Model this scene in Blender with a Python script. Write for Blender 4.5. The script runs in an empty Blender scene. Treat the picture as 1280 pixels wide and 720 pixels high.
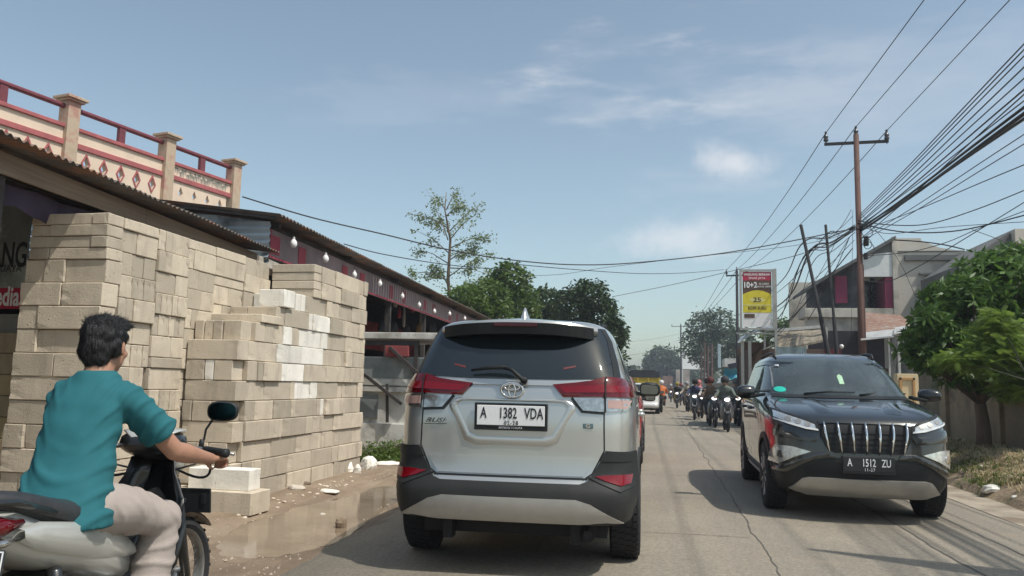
import bpy, bmesh, math, random
from mathutils import Vector, Matrix, geometry, noise
from mathutils.bvhtree import BVHTree
random.seed(7)
R = math.radians
sc = bpy.context.scene
COL = sc.collection

# ------------------------------------------------------------------ camera
FPX = 1000.0
CAM_H = 1.22
cam_d = bpy.data.cameras.new('camera'); cam = bpy.data.objects.new('camera', cam_d); COL.objects.link(cam)
cam_d.sensor_width = 36.0; cam_d.lens = 36.0 * FPX / 1280.0
cam_d.clip_start = 0.05; cam_d.clip_end = 5000
CM = Matrix.Rotation(R(10.6), 4, 'Z') @ Matrix.Rotation(R(90 + 6.9), 4, 'X') @ Matrix.Rotation(R(1.3), 4, 'Z')
cam.matrix_world = Matrix.Translation((0, 0, CAM_H)) @ CM
sc.camera = cam
CR = CM.to_3x3(); CO = Vector((0, 0, CAM_H))
def ray(px, py):
    return CR @ Vector(((px - 640) / FPX, -(py - 360) / FPX, -1))
def W(px, py, Z):
    return CO + ray(px, py) * Z
def WX(px, py, x):
    d = ray(px, py); return CO + d * (x / d.x)
def WY(px, py, y):
    d = ray(px, py); return CO + d * (y / d.y)
def WZ(px, py, z=0.0):
    d = ray(px, py); return CO + d * ((z - CAM_H) / d.z)

# ------------------------------------------------------------------ materials
def _nt(name):
    m = bpy.data.materials.new(name); m.use_nodes = True
    nt = m.node_tree; nt.nodes.clear()
    out = nt.nodes.new('ShaderNodeOutputMaterial')
    return m, nt, out
def ramp(nt, a, b, c1=(0, 0, 0, 1), c2=(1, 1, 1, 1)):
    r = nt.nodes.new('ShaderNodeValToRGB')
    r.color_ramp.elements[0].position = a; r.color_ramp.elements[1].position = b
    r.color_ramp.elements[0].color = c1; r.color_ramp.elements[1].color = c2
    return r
def noise_n(nt, scale, detail=4, rough=.55, coord=None):
    n = nt.nodes.new('ShaderNodeTexNoise'); n.inputs['Scale'].default_value = scale
    n.inputs['Detail'].default_value = detail; n.inputs['Roughness'].default_value = rough
    if coord is not None: nt.links.new(coord, n.inputs['Vector'])
    return n
def mixc(nt, fac, a, b, mode='MIX'):
    m = nt.nodes.new('ShaderNodeMix'); m.data_type = 'RGBA'; m.blend_type = mode
    for i, v in ((0, fac), (6, a), (7, b)):
        if hasattr(v, 'links') or isinstance(v, bpy.types.NodeSocket): nt.links.new(v, m.inputs[i])
        else: m.inputs[i].default_value = v if i == 0 else (tuple(v) + (1,))[:4]
    return m.outputs[2]
def mat(name, col, rough=.6, metal=0.0, var=.12, scale=6, bump=0.0, bscale=60, coat=0.0, spec=.5, objrand=0.0,
        col2=None, c2scale=3, c2pos=(.5, .62), stretch=None, emit=None, trans=0.0, coatr=.05, detail=5):
    m, nt, out = _nt(name)
    b = nt.nodes.new('ShaderNodeBsdfPrincipled'); nt.links.new(b.outputs[0], out.inputs[0])
    tc = nt.nodes.new('ShaderNodeTexCoord'); co = tc.outputs['Object']
    if stretch:
        mp = nt.nodes.new('ShaderNodeMapping'); mp.inputs['Scale'].default_value = stretch
        nt.links.new(co, mp.inputs[0]); co = mp.outputs[0]
    c = tuple(col)
    if var or objrand:
        n = noise_n(nt, scale, detail, .6, co)
        rp = ramp(nt, .3, .7); nt.links.new(n.outputs[0], rp.inputs[0])
        lo = tuple(x * (1 - var) for x in c); hi = tuple(min(1, x * (1 + var)) for x in c)
        res = mixc(nt, rp.outputs[0], lo, hi)
    else:
        rgb = nt.nodes.new('ShaderNodeRGB'); rgb.outputs[0].default_value = c + (1,); res = rgb.outputs[0]
    if col2:
        n2 = noise_n(nt, c2scale, 6, .65, co); r2 = ramp(nt, *c2pos); nt.links.new(n2.outputs[0], r2.inputs[0])
        res = mixc(nt, r2.outputs[0], res, col2)
    if objrand:
        oi = nt.nodes.new('ShaderNodeObjectInfo'); mr = nt.nodes.new('ShaderNodeMapRange')
        nt.links.new(oi.outputs['Random'], mr.inputs[0]); mr.inputs[3].default_value = 1 - objrand; mr.inputs[4].default_value = 1 + objrand
        hs = nt.nodes.new('ShaderNodeHueSaturation'); nt.links.new(mr.outputs[0], hs.inputs['Value']); nt.links.new(res, hs.inputs['Color'])
        res = hs.outputs[0]
    nt.links.new(res, b.inputs['Base Color'])
    b.inputs['Roughness'].default_value = rough; b.inputs['Metallic'].default_value = metal
    b.inputs['Coat Weight'].default_value = coat; b.inputs['Coat Roughness'].default_value = coatr
    b.inputs['Specular IOR Level'].default_value = spec
    b.inputs['Transmission Weight'].default_value = trans
    if emit:
        b.inputs['Emission Color'].default_value = tuple(emit[0]) + (1,); b.inputs['Emission Strength'].default_value = emit[1]
    if bump:
        nb = noise_n(nt, bscale, 6, .6, co); bp = nt.nodes.new('ShaderNodeBump'); bp.inputs['Strength'].default_value = bump
        bp.inputs['Distance'].default_value = .02
        nt.links.new(nb.outputs[0], bp.inputs['Height']); nt.links.new(bp.outputs[0], b.inputs['Normal'])
    return m
def leaf_mat(name, col, col2, scale=1.5, trans=.35, rough=.45):
    m, nt, out = _nt(name)
    tc = nt.nodes.new('ShaderNodeTexCoord'); n = noise_n(nt, scale, 3, .6, tc.outputs['Object'])
    r = ramp(nt, .35, .65); nt.links.new(n.outputs[0], r.inputs[0])
    c = mixc(nt, r.outputs[0], col, col2)
    n2 = noise_n(nt, scale * 14, 2, .6, tc.outputs['Object']); r2 = ramp(nt, .3, .75); nt.links.new(n2.outputs[0], r2.inputs[0])
    c = mixc(nt, r2.outputs[0], c, tuple(min(1, x * 1.5) for x in col2))
    b = nt.nodes.new('ShaderNodeBsdfPrincipled'); b.inputs['Roughness'].default_value = rough
    nt.links.new(c, b.inputs['Base Color'])
    t = nt.nodes.new('ShaderNodeBsdfTranslucent'); nt.links.new(c, t.inputs[0])
    mx = nt.nodes.new('ShaderNodeMixShader'); mx.inputs[0].default_value = trans
    nt.links.new(b.outputs[0], mx.inputs[1]); nt.links.new(t.outputs[0], mx.inputs[2]); nt.links.new(mx.outputs[0], out.inputs[0])
    return m

# ------------------------------------------------------------------ mesh builder
class MB:
    def __init__(s): s.v = []; s.f = []; s.m = []; s.cur = 0
    def add(s, vs, fs):
        n = len(s.v); s.v += [tuple(v) for v in vs]
        for f in fs: s.f.append(tuple(n + i for i in f)); s.m.append(s.cur)
        return s
    def box(s, c, size, rz=0.0, rx=0.0, ry=0.0):
        hx, hy, hz = (x / 2 for x in size)
        M = Matrix.Translation(c) @ Matrix.Rotation(rz, 4, 'Z') @ Matrix.Rotation(ry, 4, 'Y') @ Matrix.Rotation(rx, 4, 'X')
        vs = [M @ Vector((x, y, z)) for x in (-hx, hx) for y in (-hy, hy) for z in (-hz, hz)]
        return s.add(vs, [(0, 1, 3, 2), (4, 6, 7, 5), (0, 4, 5, 1), (2, 3, 7, 6), (0, 2, 6, 4), (1, 5, 7, 3)])
    def bb(s, x0, x1, y0, y1, z0, z1):
        return s.box(((x0 + x1) / 2, (y0 + y1) / 2, (z0 + z1) / 2), (abs(x1 - x0), abs(y1 - y0), abs(z1 - z0)))
    def bar(s, a, b, w, h=None, up=(0, 0, 1)):
        a = Vector(a); b = Vector(b); h = h or w; d = (b - a).normalized(); u = Vector(up)
        if abs(d.dot(u)) > .98: u = Vector((0, 1, 0))
        x = d.cross(u).normalized() * w / 2; z = x.cross(d).normalized() * h / 2
        vs = [p + i * x + j * z for p in (a, b) for i, j in ((-1, -1), (1, -1), (1, 1), (-1, 1))]
        return s.add(vs, [(3, 2, 1, 0), (4, 5, 6, 7), (0, 1, 5, 4), (1, 2, 6, 5), (2, 3, 7, 6), (3, 0, 4, 7)])
    def tube(s, pts, r, n=8, cap=True, flat=1.0):
        pts = [Vector(p) for p in pts]; rs = r if isinstance(r, (list, tuple)) else [r] * len(pts)
        rings = []; prev = None
        for i, p in enumerate(pts):
            d = (pts[min(i + 1, len(pts) - 1)] - pts[max(i - 1, 0)])
            if d.length < 1e-9: d = Vector((0, 0, 1))
            d.normalize()
            if prev is None: u = Vector((0, 0, 1)) if abs(d.z) < .9 else Vector((1, 0, 0))
            else: u = prev
            x = (u - d * u.dot(d))
            if x.length < 1e-6: x = Vector((1, 0, 0)) if abs(d.x) < .9 else Vector((0, 1, 0)); x = x - d * x.dot(d)
            x.normalize(); prev = x; y = d.cross(x)
            rings.append([p + (x * math.cos(2 * math.pi * k / n) * rs[i] * flat + y * math.sin(2 * math.pi * k / n) * rs[i]) for k in range(n)])
        return s.loft(rings, cap)
    def loft(s, rings, cap=True, close=True):
        n = len(rings[0]); vs = [v for r in rings for v in r]; fs = []
        for i in range(len(rings) - 1):
            for k in range(n if close else n - 1):
                a = i * n + k; b = i * n + (k + 1) % n
                fs.append((a, b, b + n, a + n))
        if cap and close:
            fs.append(tuple(range(n - 1, -1, -1))); fs.append(tuple((len(rings) - 1) * n + k for k in range(n)))
        return s.add(vs, fs)
    def lathe(s, prof, c=(0, 0, 0), axis='Z', n=24, cap=True):
        rings = []
        for r, h in prof:
            ring = []
            for k in range(n):
                a = 2 * math.pi * k / n; x, y = r * math.cos(a), r * math.sin(a)
                v = {'Z': (x, y, h), 'X': (h, x, y), 'Y': (y, h, x)}[axis]
                ring.append(Vector(v) + Vector(c))
            rings.append(ring)
        return s.loft(rings, cap)
    def prism(s, poly, d0, d1, axis='Y'):
        def mp(u, v, d): return {'Y': (u, d, v), 'X': (d, u, v), 'Z': (u, v, d)}[axis]
        n = len(poly)
        vs = [mp(u, v, d0) for u, v in poly] + [mp(u, v, d1) for u, v in poly]
        fs = [tuple(range(n)), tuple(range(2 * n - 1, n - 1, -1))] + [(i, n + i, n + (i + 1) % n, (i + 1) % n) for i in range(n)]
        return s.add(vs, fs)
    def sphere(s, c, r, n=12, m=8, sc_=(1, 1, 1)):
        rings = []
        for i in range(m + 1):
            t = math.pi * i / m; rr = max(math.sin(t), 1e-3) * r
            rings.append([(c[0] + rr * math.cos(2 * math.pi * k / n) * sc_[0], c[1] + rr * math.sin(2 * math.pi * k / n) * sc_[1], c[2] - math.cos(t) * r * sc_[2]) for k in range(n)])
        return s.loft(rings, True)
    def mesh(s, name, mats, smooth=False, fix=True):
        me = bpy.data.meshes.new(name); me.from_pydata(s.v, [], s.f)
        if fix and len(s.f) < 60000:
            bm = bmesh.new(); bm.from_mesh(me); bmesh.ops.recalc_face_normals(bm, faces=bm.faces); bm.to_mesh(me); bm.free()
        for m in (mats if isinstance(mats, (list, tuple)) else [mats]): me.materials.append(m)
        if any(s.m): me.polygons.foreach_set('material_index', s.m)
        if smooth: me.polygons.foreach_set('use_smooth', [True] * len(me.polygons))
        me.update(); return me
    def build(s, name, mats, parent=None, smooth=False, bevel=0.0, auto=None, fix=True):
        me = s.mesh(name, mats, smooth, fix); o = link(name, me, parent)
        if bevel: bev(o, bevel)
        return o
def link(name, me, parent=None):
    o = bpy.data.objects.new(name, me); COL.objects.link(o)
    if parent is not None: o.parent = parent
    return o
def bev(o, w, seg=2):
    b = o.modifiers.new('bevel', 'BEVEL'); b.width = w; b.segments = seg; b.limit_method = 'ANGLE'; b.angle_limit = R(35)
    for p in o.data.polygons: p.use_smooth = True
    try:
        wn = o.modifiers.new('wn', 'WEIGHTED_NORMAL'); wn.keep_sharp = True
    except Exception: pass
    return o
def tag(o, label, cat, group=None, kind=None):
    if label: o['label'] = label
    if cat: o['category'] = cat
    if group: o['group'] = group
    if kind: o['kind'] = kind
    return o
def thing(name, label, cat, loc=(0, 0, 0), rz=0.0, group=None):
    o = bpy.data.objects.new(name, None); COL.objects.link(o); o.location = loc; o.rotation_euler = (0, 0, rz)
    o.empty_display_size = .2
    return tag(o, label, cat, group)
def struct(o): o['kind'] = 'structure'; return o
def eval_mesh(o):
    bpy.context.view_layer.update()
    dg = bpy.context.evaluated_depsgraph_get(); e = o.evaluated_get(dg)
    return bpy.data.meshes.new_from_object(e, depsgraph=dg)
def remesh_blob(mb, name, mats, voxel=.02, smooth_it=6, parent=None, disp=None, link_it=True):
    me = mb.mesh(name + '_src', mats); o = link(name, me)
    m = o.modifiers.new('r', 'REMESH'); m.mode = 'VOXEL'; m.voxel_size = voxel; m.use_smooth_shade = True
    s = o.modifiers.new('s', 'SMOOTH'); s.iterations = smooth_it; s.factor = .5
    me2 = eval_mesh(o); bpy.data.objects.remove(o)
    if disp:
        me2.update()
        ns = [v.normal.copy() for v in me2.vertices]
        for v, n in zip(me2.vertices, ns): v.co += n * disp(v.co, n)
    me2.materials.clear()
    for mm in (mats if isinstance(mats, (list, tuple)) else [mats]): me2.materials.append(mm)
    for p in me2.polygons: p.use_smooth = True
    return link(name, me2, parent)
def text_mb(s, size, depth=.002, sx=1.0, align='CENTER', offset=0.0, shear=0.0, spacing=1.0):
    """text as (verts, faces) in the XY plane, x right, y up, z towards the reader"""
    c = bpy.data.curves.new('t', 'FONT'); c.body = s; c.size = size; c.extrude = depth; c.align_x = align; c.align_y = 'CENTER'
    c.offset = offset; c.shear = shear; c.space_character = spacing; c.resolution_u = 3
    o = bpy.data.objects.new('t', c); COL.objects.link(o); me = eval_mesh(o)
    vs = [(v.co.x * sx, v.co.y, v.co.z) for v in me.vertices]; fs = [tuple(p.vertices) for p in me.polygons]
    bpy.data.objects.remove(o); bpy.data.meshes.remove(me); bpy.data.curves.remove(c)
    return vs, fs
def put_text(mb, s, size, M, **k):
    vs, fs = text_mb(s, size, **k); mb.add([M @ Vector(v) for v in vs], fs); return mb
def pip(p, poly):
    x, y = p; c = False; j = len(poly) - 1
    for i in range(len(poly)):
        xi, yi = poly[i]; xj, yj = poly[j]
        if (yi > y) != (yj > y) and x < (xj - xi) * (y - yi) / (yj - yi) + xi: c = not c
        j = i
    return c
def smooth_poly(poly, it=2, keep=0.25):
    for _ in range(it):
        q = []
        for i in range(len(poly)):
            a = Vector(poly[i]); b = Vector(poly[(i + 1) % len(poly)])
            q.append(tuple(a.lerp(b, keep))); q.append(tuple(a.lerp(b, 1 - keep)))
        poly = q
    return poly
def fill(poly, sp):
    """triangulated fill of a 2D polygon with inner points"""
    b = []
    for i in range(len(poly)):
        a = Vector(poly[i]); c = Vector(poly[(i + 1) % len(poly)]); L = (c - a).length; n = max(1, int(L / sp + .5))
        for k in range(n): b.append(a.lerp(c, k / n))
    nb = len(b); pts = list(b)
    xs = [p.x for p in b]; ys = [p.y for p in b]
    y = min(ys) + sp * .5; row = 0
    while y < max(ys):
        x = min(xs) + sp * (.5 if row % 2 else 0.01)
        while x < max(xs):
            p = Vector((x, y))
            if pip(p, [(q.x, q.y) for q in b]) and min((p - q).length for q in b) > sp * .45: pts.append(p)
            x += sp
        y += sp * .87; row += 1
    r = geometry.delaunay_2d_cdt(pts, [(i, (i + 1) % nb) for i in range(nb)], [], 0, 1e-6)
    vs = r[0]; polyt = [(q.x, q.y) for q in b]
    fs = [f for f in r[2] if pip(tuple(sum((vs[i] for i in f), Vector((0, 0))) / len(f)), polyt)]
    return vs, fs
def rot2(v, a): return Vector((v[0] * math.cos(a) - v[1] * math.sin(a), v[0] * math.sin(a) + v[1] * math.cos(a)))
def nz(x, y=0, z=0, s=1.0): return noise.noise(Vector((x * s, y * s, z * s)))

ORD = ['zeroth', 'first', 'second', 'third', 'fourth', 'fifth', 'sixth', 'seventh', 'eighth', 'ninth', 'tenth', 'eleventh', 'twelfth',
       'thirteenth', 'fourteenth', 'fifteenth', 'sixteenth', 'seventeenth', 'eighteenth', 'nineteenth', 'twentieth', 'twenty-first',
       'twenty-second', 'twenty-third', 'twenty-fourth', 'twenty-fifth', 'twenty-sixth', 'twenty-seventh', 'twenty-eighth']
# ------------------------------------------------------------------ world, sun, view
SUN_EL, SUN_AZ_X, SUN_AZ_Y = 58.0, .93, -.37      # direction towards the sun in plan
sd = Vector((SUN_AZ_X, SUN_AZ_Y, 0)).normalized() * math.cos(R(SUN_EL)) + Vector((0, 0, math.sin(R(SUN_EL))))
sun_d = bpy.data.lights.new('sun', 'SUN'); sun = bpy.data.objects.new('sun', sun_d); COL.objects.link(sun)
sun_d.energy = 4.0; sun_d.angle = R(.6); sun_d.color = (1, .955, .88)
sun.rotation_euler = (-sd).to_track_quat('-Z', 'Y').to_euler()
wd = bpy.data.worlds.new('World'); sc.world = wd; wd.use_nodes = True
nt = wd.node_tree; nt.nodes.clear()
wo = nt.nodes.new('ShaderNodeOutputWorld'); bg = nt.nodes.new('ShaderNodeBackground'); nt.links.new(bg.outputs[0], wo.inputs[0])
sky = nt.nodes.new('ShaderNodeTexSky'); sky.sky_type = 'NISHITA'; sky.sun_disc = False
sky.sun_elevation = R(SUN_EL); sky.sun_rotation = math.atan2(sd.x, sd.y)
sky.air_density = 1.0; sky.dust_density = 1.6; sky.ozone_density = 1.0; sky.altitude = 0
bg.inputs[1].default_value = .15
tc = nt.nodes.new('ShaderNodeTexCoord')
def vmath(op, a, b=None):
    n = nt.nodes.new('ShaderNodeVectorMath'); n.operation = op
    for i, v in enumerate((a, b)):
        if v is None: continue
        if isinstance(v, bpy.types.NodeSocket): nt.links.new(v, n.inputs[i])
        else: n.inputs[i].default_value = v
    return n
def smath(op, a, b=0.0, clamp=False):
    n = nt.nodes.new('ShaderNodeMath'); n.operation = op; n.use_clamp = clamp
    for i, v in enumerate((a, b)):
        if isinstance(v, bpy.types.NodeSocket): nt.links.new(v, n.inputs[i])
        else: n.inputs[i].default_value = v
    return n.outputs[0]
D = tc.outputs['Generated']
n1 = noise_n(nt, 9, 8, .62, D); n1c = smath('SUBTRACT', n1.outputs[0], .5)
mp = nt.nodes.new('ShaderNodeMapping'); mp.inputs['Scale'].default_value = (2.2, 2.2, 9); nt.links.new(D, mp.inputs[0])
n2 = noise_n(nt, 2.2, 8, .6, mp.outputs[0]); n2c = smath('SUBTRACT', n2.outputs[0], .5)
total = None
for px, py, a, b, tilt, dens, wob, nn in (
        (918, 205, .066, .026, -8, .48, 1.5, n1c), (836, 298, .075, .032, 4, .40, 1.5, n1c), (735, 70, .16, .035, 8, .20, 2.2, n2c),
        (700, 95, .10, .02, -14, .12, 1.8, n2c), (860, 90, .22, .05, -3, .10, 2.4, n2c), (560, 120, .25, .05, 2, .06, 2.4, n2c), (1120, 110, .30, .14, 0, .10, 2.4, n2c),
        (740, 130, .14, .03, -5, .12, 2.4, n2c)):
    c = ray(px, py).normalized(); rt = (ray(px + 60, py - 60 * math.tan(R(tilt))).normalized() - c); rt = (rt - c * rt.dot(c)).normalized(); up = rt.cross(c)
    dv = vmath('SUBTRACT', D, c).outputs[0]
    u = smath('DIVIDE', vmath('DOT_PRODUCT', dv, rt).outputs['Value'], a); v = smath('DIVIDE', vmath('DOT_PRODUCT', dv, up).outputs['Value'], b)
    rr = smath('SQRT', smath('ADD', smath('MULTIPLY', u, u), smath('MULTIPLY', v, v)))
    k = smath('ADD', smath('SUBTRACT', 1.0, rr), smath('MULTIPLY', nn, wob * 2))
    mr = nt.nodes.new('ShaderNodeMapRange'); mr.interpolation_type = 'SMOOTHERSTEP'; mr.inputs[1].default_value = -.1; mr.inputs[2].default_value = 1.25
    mr.inputs[4].default_value = dens; nt.links.new(k, mr.inputs[0])
    total = mr.outputs[0] if total is None else smath('ADD', total, mr.outputs[0], True)
hs = nt.nodes.new('ShaderNodeHueSaturation'); hs.inputs['Saturation'].default_value = .82; hs.inputs['Value'].default_value = 1.0
tint = mixc(nt, 1.0, sky.outputs[0], (1.02, 1.10, 1.0), 'MULTIPLY'); nt.links.new(tint, hs.inputs['Color'])
mx = nt.nodes.new('ShaderNodeMix'); mx.data_type = 'RGBA'; nt.links.new(total, mx.inputs[0]); nt.links.new(hs.outputs[0], mx.inputs[6]); mx.inputs[7].default_value = (7.4, 7.0, 6.9, 1)
nt.links.new(mx.outputs[2], bg.inputs[0])
sc.view_settings.view_transform = 'Standard'; sc.view_settings.look = 'None'; sc.view_settings.exposure = 0.0; sc.view_settings.gamma = 1
sc.cycles.max_bounces = 6; sc.cycles.transparent_max_bounces = 12; sc.cycles.volume_bounces = 0
sc.cycles.use_denoising = True
# ------------------------------------------------------------------ ground, road
X0, X1 = -2.35, 3.35
def ground_mat():
    m, nt, out = _nt('dirt'); b = nt.nodes.new('ShaderNodeBsdfPrincipled'); nt.links.new(b.outputs[0], out.inputs[0])
    tc = nt.nodes.new('ShaderNodeTexCoord'); co = tc.outputs['Object']
    n = noise_n(nt, 1.3, 8, .62, co); r = ramp(nt, .35, .65, (.235, .172, .115, 1), (.33, .255, .18, 1)); nt.links.new(n.outputs[0], r.inputs[0])
    mp = nt.nodes.new('ShaderNodeMapping'); mp.inputs['Scale'].default_value = (3.2, .35, 1); nt.links.new(co, mp.inputs[0])
    n2 = noise_n(nt, 1.6, 6, .6, mp.outputs[0]); r2 = ramp(nt, .44, .62); nt.links.new(n2.outputs[0], r2.inputs[0])
    c = mixc(nt, r2.outputs[0], r.outputs[0], (.21, .15, .10))
    n3 = noise_n(nt, 30, 5, .7, co); r3 = ramp(nt, .62, .72); nt.links.new(n3.outputs[0], r3.inputs[0])
    c = mixc(nt, r3.outputs[0], c, (.5, .44, .36))
    # damp band along the road edge
    sx_ = nt.nodes.new('ShaderNodeSeparateXYZ'); nt.links.new(co, sx_.inputs[0]); mrx = nt.nodes.new('ShaderNodeMapRange'); mrx.inputs[1].default_value = -3.6; mrx.inputs[2].default_value = -2.7
    nt.links.new(sx_.outputs[0], mrx.inputs[0]); nd = noise_n(nt, 1.1, 7, .65, co); rd = ramp(nt, .36, .62); nt.links.new(nd.outputs[0], rd.inputs[0])
    md = nt.nodes.new('ShaderNodeMath'); md.operation = 'MULTIPLY'; nt.links.new(mrx.outputs[0], md.inputs[0]); nt.links.new(rd.outputs[0], md.inputs[1])
    c = mixc(nt, md.outputs[0], c, (.14, .097, .062)); nt.links.new(c, b.inputs['Base Color'])
    rr = ramp(nt, .46, .62, (.9, .9, .9, 1), (.42, .42, .42, 1)); nt.links.new(n2.outputs[0], rr.inputs[0]); nt.links.new(rr.outputs[0], b.inputs['Roughness'])
    nb = noise_n(nt, 14, 10, .7, co); bp = nt.nodes.new('ShaderNodeBump'); bp.inputs['Strength'].default_value = .8; bp.inputs['Distance'].default_value = .03
    nt.links.new(nb.outputs[0], bp.inputs['Height']); nt.links.new(bp.outputs[0], b.inputs['Normal'])
    return m
M_dirt = ground_mat()
# puddle footprints (world x,y)
PUD = [[WZ(px + 2.5 * math.sin(i * 2.1), py + 1.2 * math.sin(i * 3.3)).to_2d() for i, (px, py) in enumerate(smooth_poly(pl, 2))] for pl in (
    [(316, 652), (352, 640), (392, 630), (428, 622), (452, 616), (490, 604), (500, 612), (480, 628), (455, 640), (430, 658), (408, 672), (372, 682), (330, 690), (290, 690), (282, 672)],)]
def in_pud(x, y):
    return any(pip((x, y), [tuple(q) for q in p]) for p in PUD)
def pud_d(x, y):
    best = 9
    for p in PUD:
        for i in range(len(p)):
            a, b = p[i], p[(i + 1) % len(p)]; ab = b - a; t = max(0, min(1, (Vector((x, y)) - a).dot(ab) / ab.length_squared))
            best = min(best, (Vector((x, y)) - a - ab * t).length)
    return best
def gz(x, y):
    """height of the earth verge"""
    if x < X0:
        d = X0 - x; z = -.012 + .05 * min(1, d / 2.2) * min(1, max(0, y) / 4) + .018 * nz(x, y, 0, 1.9) * min(1, d * 2) + .008 * nz(x, y, 5, 7) * min(1, d * 3)
        if 2 < y < 12 and x > -4.8:
            dd = pud_d(x, y); s = 1 if in_pud(x, y) else -1
            if s > 0: z = -.03 - .02 * min(1, dd / .2)
            elif dd < .3: z = z * (dd / .3) + (-.03 + .012 * nz(x, y, 8, 5)) * (1 - dd / .3)
        return z
    return -.02
mb = MB()   # far ground sheet
G = 690.0
mb.add([(-G, -56, -.075), (G, -56, -.075), (G, 990, -.075), (-G, 990, -.075)], [(0, 1, 2, 3)])
struct(mb.build('ground', mat('ground_earth', (.27, .21, .15), .95, var=.3, scale=.4, bump=.4, bscale=5)))
# left verge, fine grid
mb = MB(); nx, ny = 74, 230; xs = [-11 + (X0 + .02 + 11) * (1 - (1 - i / nx) ** 1.7) for i in range(nx + 1)]
ys = [-3 + 63 * (j / ny) ** 1.8 for j in range(ny + 1)]
mb.add([(x, y, gz(x, y)) for y in ys for x in xs], [(j * (nx + 1) + i, j * (nx + 1) + i + 1, (j + 1) * (nx + 1) + i + 1, (j + 1) * (nx + 1) + i) for j in range(ny) for i in range(nx)])
struct(mb.build('dirt_verge', M_dirt, smooth=True))
# puddle water
M_water = mat('muddy_water', (.23, .175, .12), .07, var=.25, scale=2, spec=.45, bump=.05, bscale=9)
for p in PUD:
    mb = MB(); n_ = len(p); ar = sum(p[i].x * p[(i + 1) % n_].y - p[(i + 1) % n_].x * p[i].y for i in range(n_)); vs = []
    for i in range(n_):
        tt = (p[(i + 1) % n_] - p[i - 1]).normalized(); nn = Vector((tt.y, -tt.x)) * (1 if ar > 0 else -1); w_ = p[i] + nn * .12; vs.append((min(w_.x, X0 - .01), w_.y, -.020))
    o = mb.add(vs, [tuple(range(len(vs)))]).build('puddle', M_water); struct(o)
# road
def road_mat():
    m, nt, out = _nt('worn_concrete_road'); b = nt.nodes.new('ShaderNodeBsdfPrincipled'); nt.links.new(b.outputs[0], out.inputs[0])
    tc = nt.nodes.new('ShaderNodeTexCoord'); co = tc.outputs['Object']
    n = noise_n(nt, .6, 6, .6, co); r = ramp(nt, .3, .7, (.235, .205, .163, 1), (.305, .268, .212, 1)); nt.links.new(n.outputs[0], r.inputs[0])
    # long worn streaks along the driving direction
    mp = nt.nodes.new('ShaderNodeMapping'); mp.inputs['Scale'].default_value = (2.4, .12, 1); nt.links.new(co, mp.inputs[0])
    n2 = noise_n(nt, 1.4, 7, .62, mp.outputs[0]); r2 = ramp(nt, .42, .66); nt.links.new(n2.outputs[0], r2.inputs[0])
    f = nt.nodes.new('ShaderNodeMath'); f.operation = 'MULTIPLY'; f.inputs[1].default_value = .6; nt.links.new(r2.outputs[0], f.inputs[0])
    c = mixc(nt, f.outputs[0], r.outputs[0], (.20, .182, .155))
    # aggregate speckle
    n3 = noise_n(nt, 95, 3, .8, co); r3 = ramp(nt, .55, .72); nt.links.new(n3.outputs[0], r3.inputs[0])
    c = mixc(nt, r3.outputs[0], c, (.40, .365, .31))
    n4 = noise_n(nt, 70, 3, .8, co); r4 = ramp(nt, .60, .74); nt.links.new(n4.outputs[0], r4.inputs[0])
    c = mixc(nt, r4.outputs[0], c, (.13, .12, .105))
    # dusty brown patches near edges
    n5 = noise_n(nt, .9, 8, .7, co); r5 = ramp(nt, .56, .70); nt.links.new(n5.outputs[0], r5.inputs[0])
    f5 = nt.nodes.new('ShaderNodeMath'); f5.operation = 'MULTIPLY'; f5.inputs[1].default_value = .5; nt.links.new(r5.outputs[0], f5.inputs[0])
    c = mixc(nt, f5.outputs[0], c, (.33, .27, .20))
    n6 = noise_n(nt, 2.6, 5, .6, co); r6 = ramp(nt, .64, .74); nt.links.new(n6.outputs[0], r6.inputs[0]); f6 = nt.nodes.new('ShaderNodeMath'); f6.operation = 'MULTIPLY'; f6.inputs[1].default_value = .45; nt.links.new(r6.outputs[0], f6.inputs[0])
    c = mixc(nt, f6.outputs[0], c, (.12, .105, .088))
    n7 = noise_n(nt, 38, 4, .75, co); r7 = ramp(nt, .35, .68, (.74, .74, .74, 1), (1.22, 1.20, 1.16, 1)); nt.links.new(n7.outputs[0], r7.inputs[0]); c = mixc(nt, 1.0, c, r7.outputs[0], 'MULTIPLY')
    nt.links.new(c, b.inputs['Base Color']); b.inputs['Roughness'].default_value = .82; b.inputs['Specular IOR Level'].default_value = .3
    nb = noise_n(nt, 120, 6, .75, co); bp = nt.nodes.new('ShaderNodeBump'); bp.inputs['Strength'].default_value = .5; bp.inputs['Distance'].default_value = .008
    nt.links.new(nb.outputs[0], bp.inputs['Height']); nt.links.new(bp.outputs[0], b.inputs['Normal'])
    return m
M_road = road_mat()
ys = [-8 + 4.0 * 0] ; y = -8.0; L = []
while y < 215: L.append(y); y += .12 if y < 14 else (.5 if y < 60 else 6)
mb = MB(); vs = []
for y in L:
    e = .10 * nz(y * .9, 3) + .05 * nz(y * 4, 9) + .02 * nz(y * 13, 2)
    if 4.2 < y < 8: e -= .05
    for x, z in ((X0 + e, -.03), (X0 + e + .01, 0), (-.8, .015), (.8, .02), (2.2, .01), (X1 + .03 * nz(y * 2, 7), 0)):
        vs.append((x, y, z))
fs = [(j * 6 + i, j * 6 + i + 1, (j + 1) * 6 + i + 1, (j + 1) * 6 + i) for j in range(len(L) - 1) for i in range(5)]
struct(mb.add(vs, fs).build('road', M_road, smooth=True))
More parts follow.
